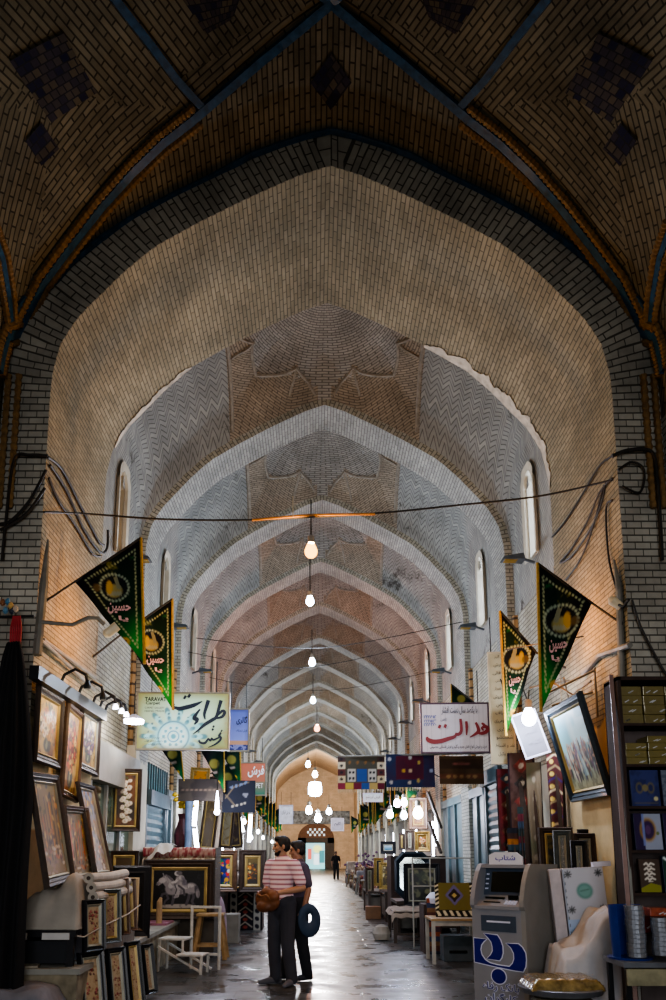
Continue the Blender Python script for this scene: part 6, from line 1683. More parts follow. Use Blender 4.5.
def p_dkrug(P):
    W, H = P.W, P.H; P.rect(0,0,W,H,'24262e')
    P.line([(W*.1,H*.45),(W*.35,H*.8),(W*.8,H*.95)], W*.02,'7a6a50'); P.line([(W*.1,H*.55),(W*.4,H*.2)], W*.02,'7a6a50')
    for k in range(4): P.poly([(W*(.25+.14*k),H*(.72+.05*k)),(W*(.33+.14*k),H*(.76+.05*k)),(W*(.31+.14*k),H*(.84+.05*k)),(W*(.23+.14*k),H*(.8+.05*k))],'5a6478'); P.rect(W*(.3+.12*k),H*(.15+.04*k),W*(.36+.12*k),H*(.22+.04*k),'8a8478')
    P.poly([(W*.6,H*.6),(W*.8,H*.62),(W*.72,H*.42)],'6a6a70')
slung_rug('dark rug with slanting stripes hung under the red carpet sign on the left', (222,781), (255,780), (255,812), 15.2, 2, p_dkrug)
slung_rug('large dark brown rug hung below the pennants left of the flame shaped bulb', (179,775), (224,783), (223,805), 14.8, 0, lambda P: (P.rect(0,0,P.W,P.H,'3a342e'), P.blotch(.2,'2a2624',.5,.6,.8,2), [P.ell(P.W*(.1+.1*k),P.H*.5,P.W*.03,P.H*.05,'5a4c40') for k in range(9)]))
# ------------------------------------------------------------------ triangular mourning flags
M_flag = paint_mat('flag cloth', .85, spec=.1)
M_fringe = mat('yellow fringe', 'a08030', .8, var=.3, vs=40)
M_pink = mat('pink lettering', 'c8a0a4', .7, var=.1)
M_pole = mat('dark flag pole', '1a1816', .5)
def flag(label, top, tip, corner, root, ys, nu=84, nv=60, detail=True, group=None, seedk=0):
    """top, tip: ends of the fringed edge; corner: third corner on the pole; root: where the pole meets the wall (pixels); ys: depth of top, tip, corner, root"""
    A, B, K, R0 = pt(*top, y=ys[0]), pt(*tip, y=ys[1]), pt(*corner, y=ys[2]), pt(*root, y=ys[3])
    e = empty('pennant_flag', label, 'flag', T(*A), group)
    return flag_at(e, A, B, K, R0, nu, nv, detail)
def flag_at(e, A, B, K, R0, nu=84, nv=60, detail=True):
    v = (A-B); H = v.length; v.normalize(); w = (K-B); zk = w.dot(v); uvec = (w-v*zk); xk = uvec.length; uvec.normalize()
    n = uvec.cross(v); n = n if n.y < 0 else -n; sg = 1
    P = Paint(1, 1, nu, nv, '0c0d10')
    a = (np.linspace(0, 1, nv)**.9)[:, None]*np.ones((1, nu)); b = np.linspace(0, 1, nu)[None, :]*np.ones((nv, 1))
    # rows run along the fringed edge from tip to top, columns towards the pole corner
    X = b*a*xk; Z = a*H*(1-b)+b*a*zk
    # keep the triangle: rows from the tip to the top edge (A..K)
    P.X, P.Y, P.W, P.H = X, Z, xk, H
    P.nx = int(nu*1.0); s = H
    gx = xk*.36
    glow = np.clip(1-np.abs(Z/H-.17)/.28, 0, 1)*np.clip(1-X/(xk*.5), 0, 1); P._mix(glow*1.3, '1f8a34' if detail else '17582a')
    P.ell(xk*.25, H*.55, xk*.3, H*.26, '0c2c1a', .7, 0, .6)
    if detail:
        # inset dotted border
        tri = [(xk*.10, H*.13), (xk*.10, H*.9), (xk*.84, zk+(H-zk)*.03-H*.0)]
        for i in range(3):
            p, q = tri[i], tri[(i+1) % 3]; L = math.hypot(q[0]-p[0], q[1]-p[1]); m = int(L/(H*.026))
            for k in range(m): t = k/m; P.ell(p[0]+(q[0]-p[0])*t, p[1]+(q[1]-p[1])*t, H*.0068, H*.0068, 'a8b088', 1, 0, .5)
        cx, cy, r_ = xk*.42, H*.60, H*.105
        P.ell(cx, cy, r_, r_, '14181c', 1)
        for k in range(26): P.ell(cx+r_*math.cos(2*PI*k/26), cy+r_*math.sin(2*PI*k/26), H*.009, H*.009, '9aa890', 1, 0, .5)
        P.ell(cx, cy-r_*.25, r_*.55, r_*.5, '8f8450'); P.rect(cx-r_*.5, cy-r_*.6, cx+r_*.5, cy-r_*.3, '8a8a70'); P.poly([(cx-r_*.5,cy-r_*.1),(cx-r_*.2,cy+r_*.9),(cx+r_*.05,cy+r_*.8),(cx-r_*.2,cy-r_*.1)], '7a7a60'); P.ell(cx+r_*.35, cy, r_*.22, r_*.5, 'a88828')
        P.ell(xk*.68, H*.585, H*.03, H*.03, '5a4a2c', .8); P.ell(xk*.28, H*.17, H*.033, H*.03, 'a8862c'); P.ell(xk*.28, H*.17, H*.014, H*.014, '5a3a1c')
        P.blotch(H*.06, '1c6a34', .6, .7, .5, 4, (xk*.12,H*.72,xk*.3,H*.85)); P.blotch(H*.04, '6a6a2c', .6, .7, .6, 5, (xk*.35,H*.72,xk*.6,H*.8))
    else:
        P.ell(xk*.4, H*.6, H*.1, H*.1, '7a7438', .9); P.line([(xk*.3,H*.42),(xk*.55,H*.4)], H*.05, '9a8a80', .7); P.ell(xk*.25, H*.2, H*.04, H*.04, 'a8862c')
    def pos(x, z): return (A-A)+(B-A)+v*z+uvec*x+n*(.025*H*math.sin(x/xk*7+z*3/H)*min(1, x/xk*3)*min(1, (1-x/xk)*3))
    co = np.array([tuple(pos(x, z)) for x, z in zip(X.ravel(), Z.ravel())])
    idx = np.arange(nu*nv).reshape(nv, nu)
    f = np.stack([idx[:-1,:-1].ravel(), idx[:-1,1:].ravel(), idx[1:,1:].ravel(), idx[1:,:-1].ravel()], 1)
    me = bpy.data.meshes.new('cloth'); me.from_pydata(co.tolist(), [], f.tolist())
    at = me.color_attributes.new('Col', 'FLOAT_COLOR', 'POINT')
    at.data.foreach_set('color', np.concatenate([np.clip(P.c.reshape(-1,3),0,1), np.ones((nu*nv,1))],1).astype(np.float32).ravel())
    me.materials.append(M_flag); me.update()
    c = bpy.data.objects.new('cloth', me); COL.objects.link(c); c.parent = e
    MB().tube([(0,0,0), (B-A)*.5, B-A], .018 if detail else .013, 6).build('fringe', M_fringe, e)
    p = MB().tube([R0-A, K-A+(A-K)*-.02, A-K+(K-A)*1.0], .014, 6); p.build('flag_pole', M_pole, e)
    if detail:
        M = frame_of(B-A, uvec if uvec.x > 0 else -uvec, v)
        sx = 1 if uvec.x > 0 else -1
        h_ = empty('tmp', None, None)
        for t, zz, ww, hh in (('حسین', .42, .34, .085), ('یا', .34, .15, .045), ('مظلوم', .36, .26, .05)):
            xx = {'حسین': .36, 'یا': .3, 'مظلوم': .33}[t]
            if t == 'مظلوم': continue
            o = letters('lettering', t, M_pink, h_, sx*xk*xx, H*zz, width=xk*ww, height=H*hh, y=-.045, persian=True, bold=.03)
            o.parent = e; o.matrix_local = M
        bpy.data.objects.remove(h_)
    return e
flag('big black and green pennant nearest on the left pier, pole sloping up to the aisle', (141,538), (144.5,664), (75,582), (37,607), (8.4,8.4,8.2,7.9))
flag('second black and green pennant on the left, hanging behind the biggest one', (172.5,599), (173,710), (122,634), (93,657), (10.2,10.2,9.95,9.75))
flag('big black and green pennant nearest on the right pier, fringe hanging to the left', (537.5,563), (541,712), (592,603), (626,627), (8.4,8.4,8.2,7.9))
flag('second black and green pennant on the right, in front of the cream handwritten sign', (500,611), (506,736), (536,652), (566,668), (9.8,9.8,9.6,9.5))
flag('small dark pennant peeping out above the white Persian sign', (451,684), (452,722), (476,704), (500,712), (13.6,13.6,13.5,13.4), 40, 40, False)
flag('third pennant on the left, partly behind the lower edge of the backlit sign', (179.5,735), (184,781), (158,745), (140,740), (14.2,14.2,14.1,14), 40, 40, False)
flag('fourth pennant on the left, below the backlit sign', (224,745), (224.5,792), (199,748), (176,752), (14.6,14.6,14.5,14.4), 40, 40, False)
flag('fifth pennant on the left, right behind the fourth one', (240,742), (241,786), (218,748), (196,752), (15.6,15.6,15.5,15.4), 40, 40, False)
# strings of small pennants along both sides further in
proto = None
for s in (-1, 1):
    for k in range(15):
        y = 18.6+k*1.85
        A = Vector((s*1.95, y, 3.75+.05*math.sin(k*2))); B = A+Vector((s*.02, 0, -1.15)); K = A+Vector((s*.62, 0, -.35)); R0 = A+Vector((s*1.02, 0, -.55))
        lab, grp = 'small black and green pennants on poles along the far %s side of the hall' % side[s], 'far pennants on the %s' % side[s]
        if k == 0:
            e = empty('pennant_flag', lab, 'flag', T(*A), grp); flag_at(e, A, B, K, R0, 30, 30, False); proto = e
        else:
            c = copy_tree(proto); c.location = A+Vector((random.uniform(-.18,.12)*s*-1, random.uniform(-.5,.5), random.uniform(-.15,.15))); q_ = random.uniform(.75,1.1); c.scale = (q_,q_,q_); c.rotation_euler.z = math.radians(random.uniform(-22,22))
# ------------------------------------------------------------------ lamps
HALL = [(311,552,8.5,'warm',(1,.56,.2),110,.07,'warm orange bulb hanging nearest, right under the long cable'), (310,602,10.5,'cold',(.66,.80,1),150,.055,'cold white bulb, second along the middle of the hall'), (312,663,14,'cold',(.66,.80,1),320,.06,'cold white bulb, third along the middle of the hall'), (313,701,17.5,'cold',(.66,.80,1),320,.06,'cold white bulb, fourth along the middle of the hall'),
    (317,729,21.5,'red',(1,.42,.24),420,.075,'reddish orange bulb, fifth along the middle of the hall'), (308,765,30.6,'cold',(.66,.80,1),400,.10,'cold white bulb on the left of the pale one, sixth along the hall'), (315,775,34.6,'pale',(1,.86,.76),400,.12,'pale pinkish white bulb above the big lantern, seventh along the hall')]
for px, py, y, key, c, st, r_, lab in HALL:
    p = pt(px, py, y=y); hang_bulb(p, r_, key, ((1,.45,.06) if key == 'warm' else c), 3.2 if key == 'warm' else 3.5 if key == 'red' else 14, lab, p+Vector((0,0,.62)), power=st)
p = pt(315, 789, y=41); e = empty('hall_lantern', 'big glowing white lantern far along the middle of the hall', 'lantern', T(*p))
inner_lamp(p, (.78,.86,1), 900, .2)
MB().lathe([(.1,.38),(.3,.32),(.34,.1),(.34,-.25),(.2,-.36),(.05,-.38)], 16).build('globe', bulb_mat('lantern', (.78,.86,1), 16), e, smooth=True); MB().tube([(0,0,.36),(0,0,1.2)], .02, 6).build('cord', M_cable, e)
for k, (px, py, y, r_, lab) in enumerate([(309,811,56,.24,'left upper glowing globe in front of the far portal'),(318,819,56,.24,'lower glowing globe in front of the far portal'),(329,812,55,.19,'right glowing globe in front of the far portal')]):
    p = pt(px, py, y=y); hang_bulb(p, r_, 'portal', (.85,.9,1), 14, lab, p+Vector((0,0,1.2)), power=400)
hang_bulb(pt(529, 719, y=9.5), .085, 'right', (.72,.80,1), 14, 'bright white bulb hanging below the second right pennant', pt(529, 690, y=9.5), power=60)
A = pt(529, 688, y=9.5); tag(MB().tube([A, A+Vector((.55,.1,.12))], .012, 6).build('lamp_bracket', M_conduit), 'thin bracket holding the bright white bulb on the right', 'bracket')
p = pt(217, 812, y=14.3); e = hang_bulb(p, .05, 'flame', (.8,.82,1), 14, 'flame shaped bright bulb hanging over the left shops', p+Vector((0,0,.9)), power=90)
MB().lathe([(.036,.07),(.03,.2),(.015,.34),(.004,.4)], 10).build('glass_tip', bulb_mat('flame', (.8,.82,1), 14), e)
for k, (px, py, lab) in enumerate([(397,804,'upper left bulb of the cluster over the right stalls'),(404,803,'upper right bulb of the cluster over the right stalls'),(390,815,'lower left bulb of the cluster over the right stalls'),(404,816,'lower right bulb of the cluster over the right stalls'),(418,814,'large bulb in front of the tall brown picture panel')]):
    p = pt(px, py, y=18.0); hang_bulb(p, .075 if k != 4 else .11, 'cluster' if k != 4 else 'cluster big', (.70,.78,1) if k != 4 else (1,.9,.95), 14, lab, p+Vector((0,0,.7)), power=30)
for k, (px, py, y) in enumerate([(244,822,21),(258,832,27),(263,838,31),(272,842,38),(251,838,24)]):
    p = pt(px, py, y=y); hang_bulb(p, .055, 'stall', (.78,.84,1), 14, '%s small bulb over the far left stalls' % ['nearest','third','fourth','farthest','second'][k], p+Vector((0,0,.6)), power=35)
# disc pendant at the left
p = pt(134, 721, y=10.7); e = empty('pendant_lamp', 'flat white glowing pendant lamp left of the backlit carpet sign', 'pendant lamp', T(*p))
MB().lathe([(.13,-.03),(.135,.0),(.13,.015)], 20).build('diffuser', bulb_mat('disc', (.88,.86,1), 10), e); inner_lamp(p+Vector((0,0,-.06)), (1,.92,.8), 30, .08); MB().lathe([(.138,.016),(.1,.05),(.03,.09)], 20).build('lamp_shade', M_offwhite, e); MB().tube([(0,0,.09),(0,0,.55)], .008, 5).build('cord', M_cable, e)
# wall lanterns below the windows
M_lampgrey = mat('grey lamp casing', '4c5358', .45, metal=.3)
first = None
for i in range(9):
    yc = (gaps[i][0]+gaps[i][1])/2
    for s in (1, -1):
        if first is None:
            e = empty('wall_floodlight', 'x', 'floodlight', T(0,0,0))
            MB().add([(-.42,-.13,.0),(-.42,.13,.0),(.05,.16,-.02),(.05,-.16,-.02),(-.36,-.1,.07),(-.36,.1,.07),(.03,.12,.13),(.03,-.12,.13)], [(0,1,2,3),(7,6,5,4),(0,4,5,1),(1,5,6,2),(2,6,7,3),(3,7,4,0)]).build('casing', M_lampgrey, e)
            MB().bar((.0,0,.05),(.28,0,-.05),.05).build('bracket', M_lampgrey, e); MB().box((-.36,-.1,-.02),(-.1,.1,.0)).build('lamp_glass', mat('amber lamp glass', '8a7030', .2), e)
            first = e; c = e
        else: c = copy_tree(first)
        c['label'] = 'grey floodlight below the %s window on the %s wall' % (['nearest','second','third','fourth','fifth','sixth','seventh','eighth','ninth'][i], side[s]); c['group'] = 'wall floodlights'
        c.scale = (.7,.7,.7); c.location = (s*2.85, yc-.1, 5.76); c.rotation_euler.z = 0 if s > 0 else PI
# ------------------------------------------------------------------ cables
def cable(label, pts, r_=.016, name='cable'):
    Q = []
    P = [Vector(p) for p in pts]
    for i in range(len(P)-1):
        a, b, c, d = P[max(i-1,0)], P[i], P[i+1], P[min(i+2,len(P)-1)]
        for k in range(6):
            t = k/6; Q.append(.5*((2*b)+(c-a)*t+(2*a-5*b+4*c-d)*t*t+(3*b-a-3*c+d)*t**3))
    Q.append(P[-1]); return tag(MB().tube(Q, r_, 6).build(name, M_cable), label, 'cable')
cable('long black cable slung across the hall holding the nearest bulb', [pt(44,512,x=-2.94)]+[pt(px,py,y=8.5) for px, py in ((90,514),(160,519),(240,520),(310,517),(380,513),(450,506),(540,496))]+[pt(612,480,x=2.94)], .012)
tag(MB().tube([pt(252,520,y=8.48),pt(310,515,y=8.48),pt(375,514,y=8.48)], .014, 6).build('orange_cord', mat('orange cord', '9a6a30', .6)), 'orange cord tied along the middle of the long cable', 'cord')
tag(MB().tube([pt(293,517,y=8.47),pt(293,496,y=8.47)], .006, 5).build('wire_stub', M_lcream), 'short pale wire standing up from the long cable', 'wire')
XR, XLf = 2.93, -2.93
def wallrun(label, L, x, r_=.014): return cable(label, [pt(px,py,x=x) for px, py in L], r_)
for k, L in enumerate([[(48,457),(62,470),(80,505),(98,540),(104,545)], [(50,465),(66,490),(84,530),(100,552),(107,548),(108,530)], [(49,478),(58,500),(75,525),(92,553),(101,556)]]): wallrun('%s thick black cable drooping over the left pier above the big pennant' % ['upper','middle','lower'][k], L, XLf, .016)
for k, L in enumerate([[(614,455),(600,465),(585,490),(566,520),(552,537)], [(612,478),(600,492),(588,520),(572,548),(560,562)], [(606,482),(601,505),(590,530),(572,556),(560,563)], [(604,485),(592,530),(580,560),(566,580)], [(612,500),(606,510),(609,560),(619,598),(622,625)]]): wallrun('%s black cable hanging over the right pier' % ['topmost','second','third','fourth','straight outermost'][k], L, XR, .011)
cable('black cable looping over the front of the right pier', [pt(px,py,y=7.62) for px, py in ((612,456),(630,450),(652,452),(657,480),(660,520),(662,560))], .02)
cable('second cable tangled on the front of the right pier', [pt(px,py,y=7.63) for px, py in ((618,470),(632,462),(644,470),(640,492),(622,486))], .012)
cable('thin cable slanting down the front of the right pier', [pt(px,py,y=7.62) for px, py in ((632,600),(640,625),(655,655),(668,678))], .012)
for k, L in enumerate([[(48,456),(30,455),(14,460),(6,520),(2,560)], [(46,470),(30,500),(12,520),(0,524)], [(45,488),(28,512),(10,525),(0,530)]]): cable('%s black cable on the front of the left pier' % ['upper looped','second slanting','lowest slanting'][k], [pt(px,py,y=7.62) for px, py in L], .016)
tag(MB().tube([pt(622,690,x=2.92), pt(619,590,x=2.92), pt(614,560,x=2.92)], [.035,.035,.012], 8).build('wall_pipe', M_conduit), 'upright grey pipe on the corner of the right pier', 'pipe')
e = empty('wall_lamp_socket', 'small cream lamp socket on the corner of the right pier', 'lamp socket', T(*pt(617,604,x=2.88))); MB().lathe([(.04,-.05),(.05,.06),(.02,.1)], 10, RY(-50)).build('socket', bpy.data.materials['cream holder'], e); MB().tube([(0,0,0),(.02,-.1,-.06),(.04,-.2,-.02)], .015, 6).build('wire', M_cable, e)
tag(MB().tube([pt(583,675,x=2.93), pt(600,655,x=2.93), pt(630,645,x=2.9)], .03, 6).build('wall_duct', M_conduit), 'grey duct sloping along the foot of the brick on the right pier', 'duct')
for k, (L, y) in enumerate([([(505,650),(560,640),(606,633)], 9.0), ([(188,652),(300,668),(436,640)], 17), ([(140,655),(230,682),(330,690),(430,672)], 21.6), ([(196,638),(320,648),(462,622)], 14.2)]): cable('%s thin wire slung across the hall' % ['short near right','third','farthest','second'][k], [pt(px,py,y=y) for px, py in L], .007, 'wire')
# fill lights added near the camera, and daylight patch far down the aisle
def lamp(name, kind, loc, power, color, size=.3, rot=(0,0,0), spot=None):
    l = bpy.data.lights.new(name, kind); l.energy = power; l.color = color
    if kind == 'AREA': l.size = size
    else: l.shadow_soft_size = size
    if spot: l.spot_size = math.radians(spot); l.spot_blend = .4
    o = bpy.data.objects.new(name, l); COL.objects.link(o); o.location = loc; o.rotation_euler = rot; return o
# ------------------------------------------------------------------ people
def ball(mb, c, r, n=14, m=10, rot=None):
    c = Vector(c); r = Vector(r if hasattr(r, '__len__') else (r, r, r)); vs = []; fs = []
    for i in range(m+1):
        t = PI*i/m
        for j in range(n):
            a = 2*PI*j/n; p = Vector((r.x*math.sin(t)*math.cos(a), r.y*math.sin(t)*math.sin(a), r.z*math.cos(t)))
            if rot is not None: p = rot@p
            vs.append(c+p)
    for i in range(m):
        for j in range(n): fs.append((i*n+j, (i+1)*n+j, (i+1)*n+(j+1) % n, i*n+(j+1) % n))
    mb.add(vs, fs)
def limb(mb, pts, rs, sq=1.0, n=12):
    """tapered limb; sq squashes the section front to back; rounded ends overlap at the joints"""
    pts = [Vector(p) for p in pts]; Q = []; R_ = []
    for i in range(len(pts)-1):
        for k in range(5): Q.append(pts[i].lerp(pts[i+1], k/5)); R_.append(rs[i]*(1-k/5)+rs[i+1]*k/5)
    Q.append(pts[-1]); R_.append(rs[-1])
    b = MB(); b.tube(Q, R_, n)
    if sq != 1:
        cy = sum(p.y for p in pts)/len(pts); b.v = [(v[0], cy+(v[1]-cy)*sq, v[2]) for v in b.v]
    mb.add(b.v, b.f)
    for p, r_ in ((pts[0], rs[0]), (pts[-1], rs[-1])): ball(mb, p, (r_, r_*sq, r_))
def fuse(name, mb, m, parent, voxel=.009, smooth=4, deform=None):
    me = mb.mesh('raw', m); o = bpy.data.objects.new('raw', me); COL.objects.link(o)
    md = o.modifiers.new('r', 'REMESH'); md.mode = 'VOXEL'; md.voxel_size = voxel
    ms = o.modifiers.new('s', 'SMOOTH'); ms.iterations = smooth; ms.factor = .5
    bpy.context.view_layer.update()
    me2 = bpy.data.meshes.new_from_object(o.evaluated_get(bpy.context.evaluated_depsgraph_get()))
    bpy.data.objects.remove(o); me2.polygons.foreach_set('use_smooth', [True]*len(me2.polygons)); me2.materials.clear(); me2.materials.append(m)
    q = bpy.data.objects.new(name, me2); COL.objects.link(q); q.parent = parent; return q
def hand(mb, wrist, d, palm_n, side_, curl=.8, s=1.0):
    """wrist point, finger direction d, palm normal (the way fingers curl); side_ = +1 thumb towards d x palm_n"""
    w = Vector(wrist); d = Vector(d).normalized(); n = Vector(palm_n); n = (n-d*n.dot(d)).normalized(); x = d.cross(n)*side_
    for k in (-1.5, -.5, .5, 1.5): limb(mb, [w+x*k*.012*s, w+d*.075*s+x*k*.019*s], [.018*s, .014*s])
    for k, L in ((1.5, .068), (.5, .078), (-.5, .073), (-1.5, .056)):
        p = w+d*.085*s+x*k*.019*s; a = curl*.5; pts = [p]; dd = d
        for q in range(3):
            dd = (d*math.cos(a)+n*math.sin(a)); pts.append(pts[-1]+dd*L*s*[.45,.32,.23][q]); a += curl*.55
        limb(mb, pts, [.0095*s, .009*s, .0085*s, .007*s], n=8)
    b = w+x*.024*s+d*.02*s; limb(mb, [b, b+(x*.8+d*.5+n*.3).normalized()*.04*s, b+(x*.5+d*.8+n*.5).normalized()*.07*s], [.014*s, .011*s, .009*s], n=8)
def person(label, loc, yaw, P, group=None):
    e = empty('person', label, 'person', T(*loc)@RZ(yaw)@Matrix.Scale(P.get('k', 1), 4))
    skin = mat('skin '+P['id'], P.get('skin', '9a6c50'), .5, var=.12, vs=10)
    b = MB()
    hx, hz = .085, .92
    sh = Vector((.19, .0, 1.42))
    lean = P.get('lean', 0)
    limb(b, [(0,0,.95),(0,-.005,1.1),(0,0,1.28),(0,.01,1.4)], [.145,.13,.155,.12], .68)
    limb(b, [(-.15,.01,1.41),(.15,.01,1.41)], [.062,.062])
    limb(b, [(0,.012,1.40),(0,.0,1.55)], [.062,.055])
    legs = P['legs']
    for hp, kn, an in legs: limb(b, [hp, kn], [.088,.056]); limb(b, [kn, Vector(kn).lerp(Vector(an), .35)+Vector((0,.015,0)), an], [.056,.055,.037])
    for (s, el, wr, hd, pn, cu) in P['arms']:
        S0 = (s*.19, .01, 1.405); limb(b, [S0, el], [.052,.04]); limb(b, [el, Vector(el).lerp(Vector(wr), .3), wr], [.041,.041,.026]); hand(b, wr, hd, pn, P['thumb'][0 if s < 0 else 1], cu)
    # head, turned on the neck
    HR = RZ(P.get('head', 0))@RX(P.get('nod', 0)); HC = Matrix.Translation((0, -.012, 1.625))@HR
    def hp_(x, y, z): return HC@Vector((x, y, z))
    R3 = HR.to_3x3()
    ball(b, hp_(0,.012,.03), (.073,.092,.088), rot=R3); ball(b, hp_(0,-.025,-.045), (.054,.06,.062), rot=R3); ball(b, hp_(0,-.045,-.085), (.033,.036,.026), rot=R3)
    limb(b, [hp_(0,-.083,.015), hp_(0,-.108,-.025)], [.010,.015]); ball(b, hp_(0,-.075,.03), (.05,.018,.014), rot=R3)
    for s in (-1, 1): ball(b, hp_(s*.074,.012,-.01), (.012,.02,.032), rot=R3); ball(b, hp_(s*.04,-.06,-.02), (.024,.024,.022), rot=R3)
    ball(b, hp_(0,-.083,-.058), (.024,.012,.008), rot=R3); ball(b, hp_(0,-.08,-.07), (.02,.012,.008), rot=R3)
    fuse('body', b, skin, e, P.get('voxel', .0085))
    h = MB(); ball(h, hp_(0,.022,.045), (.080,.095,.086), 18, 14, R3); ball(h, hp_(0,.05,-.0), (.076,.062,.075), 14, 10, R3); ball(h, hp_(0,-.035,.095), (.062,.05,.035), 14, 10, R3)
    for s in (-1, 1): ball(h, hp_(s*.066,-.01,.03), (.014,.025,.04), rot=R3)
    hm = mat('hair '+P['id'], '17120f', .6, var=.3, vs=40)
    fuse('hair', h, hm, e, .008, 2)
    ey = MB(); 
    for s in (-1, 1): ball(ey, hp_(s*.03,-.082,.008), .009, 8, 6)
    ey.build('eyes', mat('eye dark', '201814', .3), e)
    br = MB()
    for s in (-1, 1): limb(br, [hp_(s*.014,-.092,.032), hp_(s*.048,-.08,.034)], [.005,.004], n=6)
    br.build('eyebrows', hm, e)
    if P.get('beard'):
        bd = MB(); ball(bd, hp_(0,-.048,-.082), (.040,.044,.036), 14, 10, R3); limb(bd, [hp_(-.05,-.03,-.06), hp_(0,-.08,-.095), hp_(.05,-.03,-.06)], [.016,.018,.016]); limb(bd, [hp_(-.028,-.092,-.055), hp_(0,-.102,-.046), hp_(.028,-.092,-.055)], [.007,.008,.007])
        fuse('beard', bd, hm, e, .007, 1)
    # trousers
    t = MB(); limb(t, [(0,0,.90),(0,0,1.0),(0,-.003,1.045)], [.158,.155,.148], .72)
    for hp, kn, an in legs:
        an2 = Vector(an)+Vector((0,.01,.0)); limb(t, [hp, kn, Vector(kn).lerp(an2, .5), an2], [.108,.083,.078,.072])
        limb(t, [(hp[0]*.9, 0, .95), hp], [.12,.11])
    fuse('trousers', t, P['trousers'], e, .011, 5)
    MB().grid(lambda u, v: Vector((.152*math.cos(2*PI*u), .113*math.sin(2*PI*u), 1.03+.035*v)), 24, 1).build('belt', M_fblack, e)
    c = MB(); z0 = P.get('hem', .98)
    limb(c, [(0,0,z0),(0,-.01,1.12),(0,-.005,1.28),(0,.01,1.40)], [.163,.158,.172,.135], .74); limb(c, [(-.155,.01,1.405),(.155,.01,1.405)], [.07,.07]); limb(c, [(0,.012,1.42),(0,.008,1.475)], [.082,.07])
    for (s, el, wr, hd, pn, cu) in P['arms']:
        S0 = Vector((s*.19, .01, 1.40)); limb(c, [S0, S0.lerp(Vector(el), .72)], [.074,.07])
    fuse('shirt', c, P['shirt'], e, .010, 4)
    if P.get('collar'):
        MB().tube([(.062*math.cos(a)+0, .01+.062*math.sin(a), 1.485+.012*math.sin(a)) for a in [k*PI/8 for k in range(-3, 12)]], .016, 8).build('collar', P['collar'], e)
    for (hp, kn, an), ty in zip(legs, P['toes']):
        s_ = MB(); a = Vector(an); d = Vector((math.sin(ty), -math.cos(ty), 0)); 
        limb(s_, [(a.x, a.y+.0, .05), tuple(Vector((a.x, a.y, .035))+d*.10), tuple(Vector((a.x, a.y, .028))+d*.19)], [.046,.042,.03]); limb(s_, [tuple(Vector((a.x, a.y, .035))-d*.05), (a.x, a.y, .07)], [.036,.042])
        s_.v = [(x, y, max(z, .003)) for x, y, z in s_.v]
        fuse('shoe', s_, P['shoes'], e, .008, 2)
    return e
def stripe_mat():
    m, nt, b = nt_new('pink striped jersey')
    tc = node(nt, 'ShaderNodeTexCoord'); sp = node(nt, 'ShaderNodeSeparateXYZ'); link(nt, tc.outputs['Object'], sp.inputs[0])
    md = node(nt, 'ShaderNodeMath', operation='PINGPONG'); md.inputs[1].default_value = .028; link(nt, sp.outputs[2], md.inputs[0])
    rp = node(nt, 'ShaderNodeValToRGB'); rp.color_ramp.interpolation = 'CONSTANT'
    rp.color_ramp.elements[0].color = L4('8f5864'); rp.color_ramp.elements[1].position = .24; rp.color_ramp.elements[1].color = L4('cfa9b2')
    el = rp.color_ramp.elements.new(.62); el.color = L4('ddc8cc')
    dv = node(nt, 'ShaderNodeMath', operation='DIVIDE'); dv.inputs[1].default_value = .028; link(nt, md.outputs[0], dv.inputs[0]); link(nt, dv.outputs[0], rp.inputs[0])
    link(nt, rp.outputs[0], b.inputs['Base Color']); b.inputs['Roughness'].default_value = .9; return m
p1 = pt(281, 986, z=0)
person('man in a pink striped polo shirt and dark trousers holding a brown bag', (p1.x, p1.y+.08, 0), -38, dict(id='striped man', k=1.0, head=-42, nod=4, beard=True,
    legs=[((-.09,0,.9),(-.11,-.01,.49),(-.12,.03,.075)), ((.09,0,.9),(.11,-.02,.49),(.14,.02,.075))], toes=[-.5,.25],
    arms=[(-1,(-.27,.03,1.12),(-.09,-.20,1.04),(.55,-.25,-.55),(.5,.5,.0),.8), (1,(.30,.03,1.13),(.085,-.20,1.075),(-.75,-.15,-.45),(-.2,.8,-.3),.8)], thumb=(1,-1),
    trousers=mat('charcoal trousers', '34333a', .85, var=.2, vs=5), shirt=stripe_mat(), collar=mat('pale pink collar', 'd8c4c8', .85), shoes=mat('grey shoes', '56545a', .7), skin='a5795c'))
# bag he holds in front of his waist
R1 = T(p1.x, p1.y+.08, 0)@RZ(-38)
e = empty('leather_bag', 'crumpled brown leather bag held at the waist by the man in the striped shirt', 'bag', R1@T(.01,-.26,1.01)@Matrix.Scale(1.12,4))
b = MB(); ball(b, (0,0,-.03), (.15,.075,.105)); ball(b, (.08,-.02,.03), (.08,.06,.07)); ball(b, (-.09,.0,.0), (.08,.065,.09)); ball(b, (-.02,-.05,-.08), (.1,.05,.06)); limb(b, [(-.06,-.03,.06),(0,-.06,.08),(.07,-.03,.075)], [.03,.035,.03])
M_leather = mat('brown leather', '6e4226', .55, var=.4, vs=9, bump=.4)
fuse('bag_body', b, M_leather, e, .01, 3)
MB().tube([(-.1,-.05,.02),(-.07,-.085,.05),(-.01,-.1,.03),(.05,-.09,.045),(.09,-.06,.0)], .012, 6).build('strap', mat('tan strap', '7a5030', .6), e)
p2 = Vector((p1.x+.19, p1.y+.48, 0))
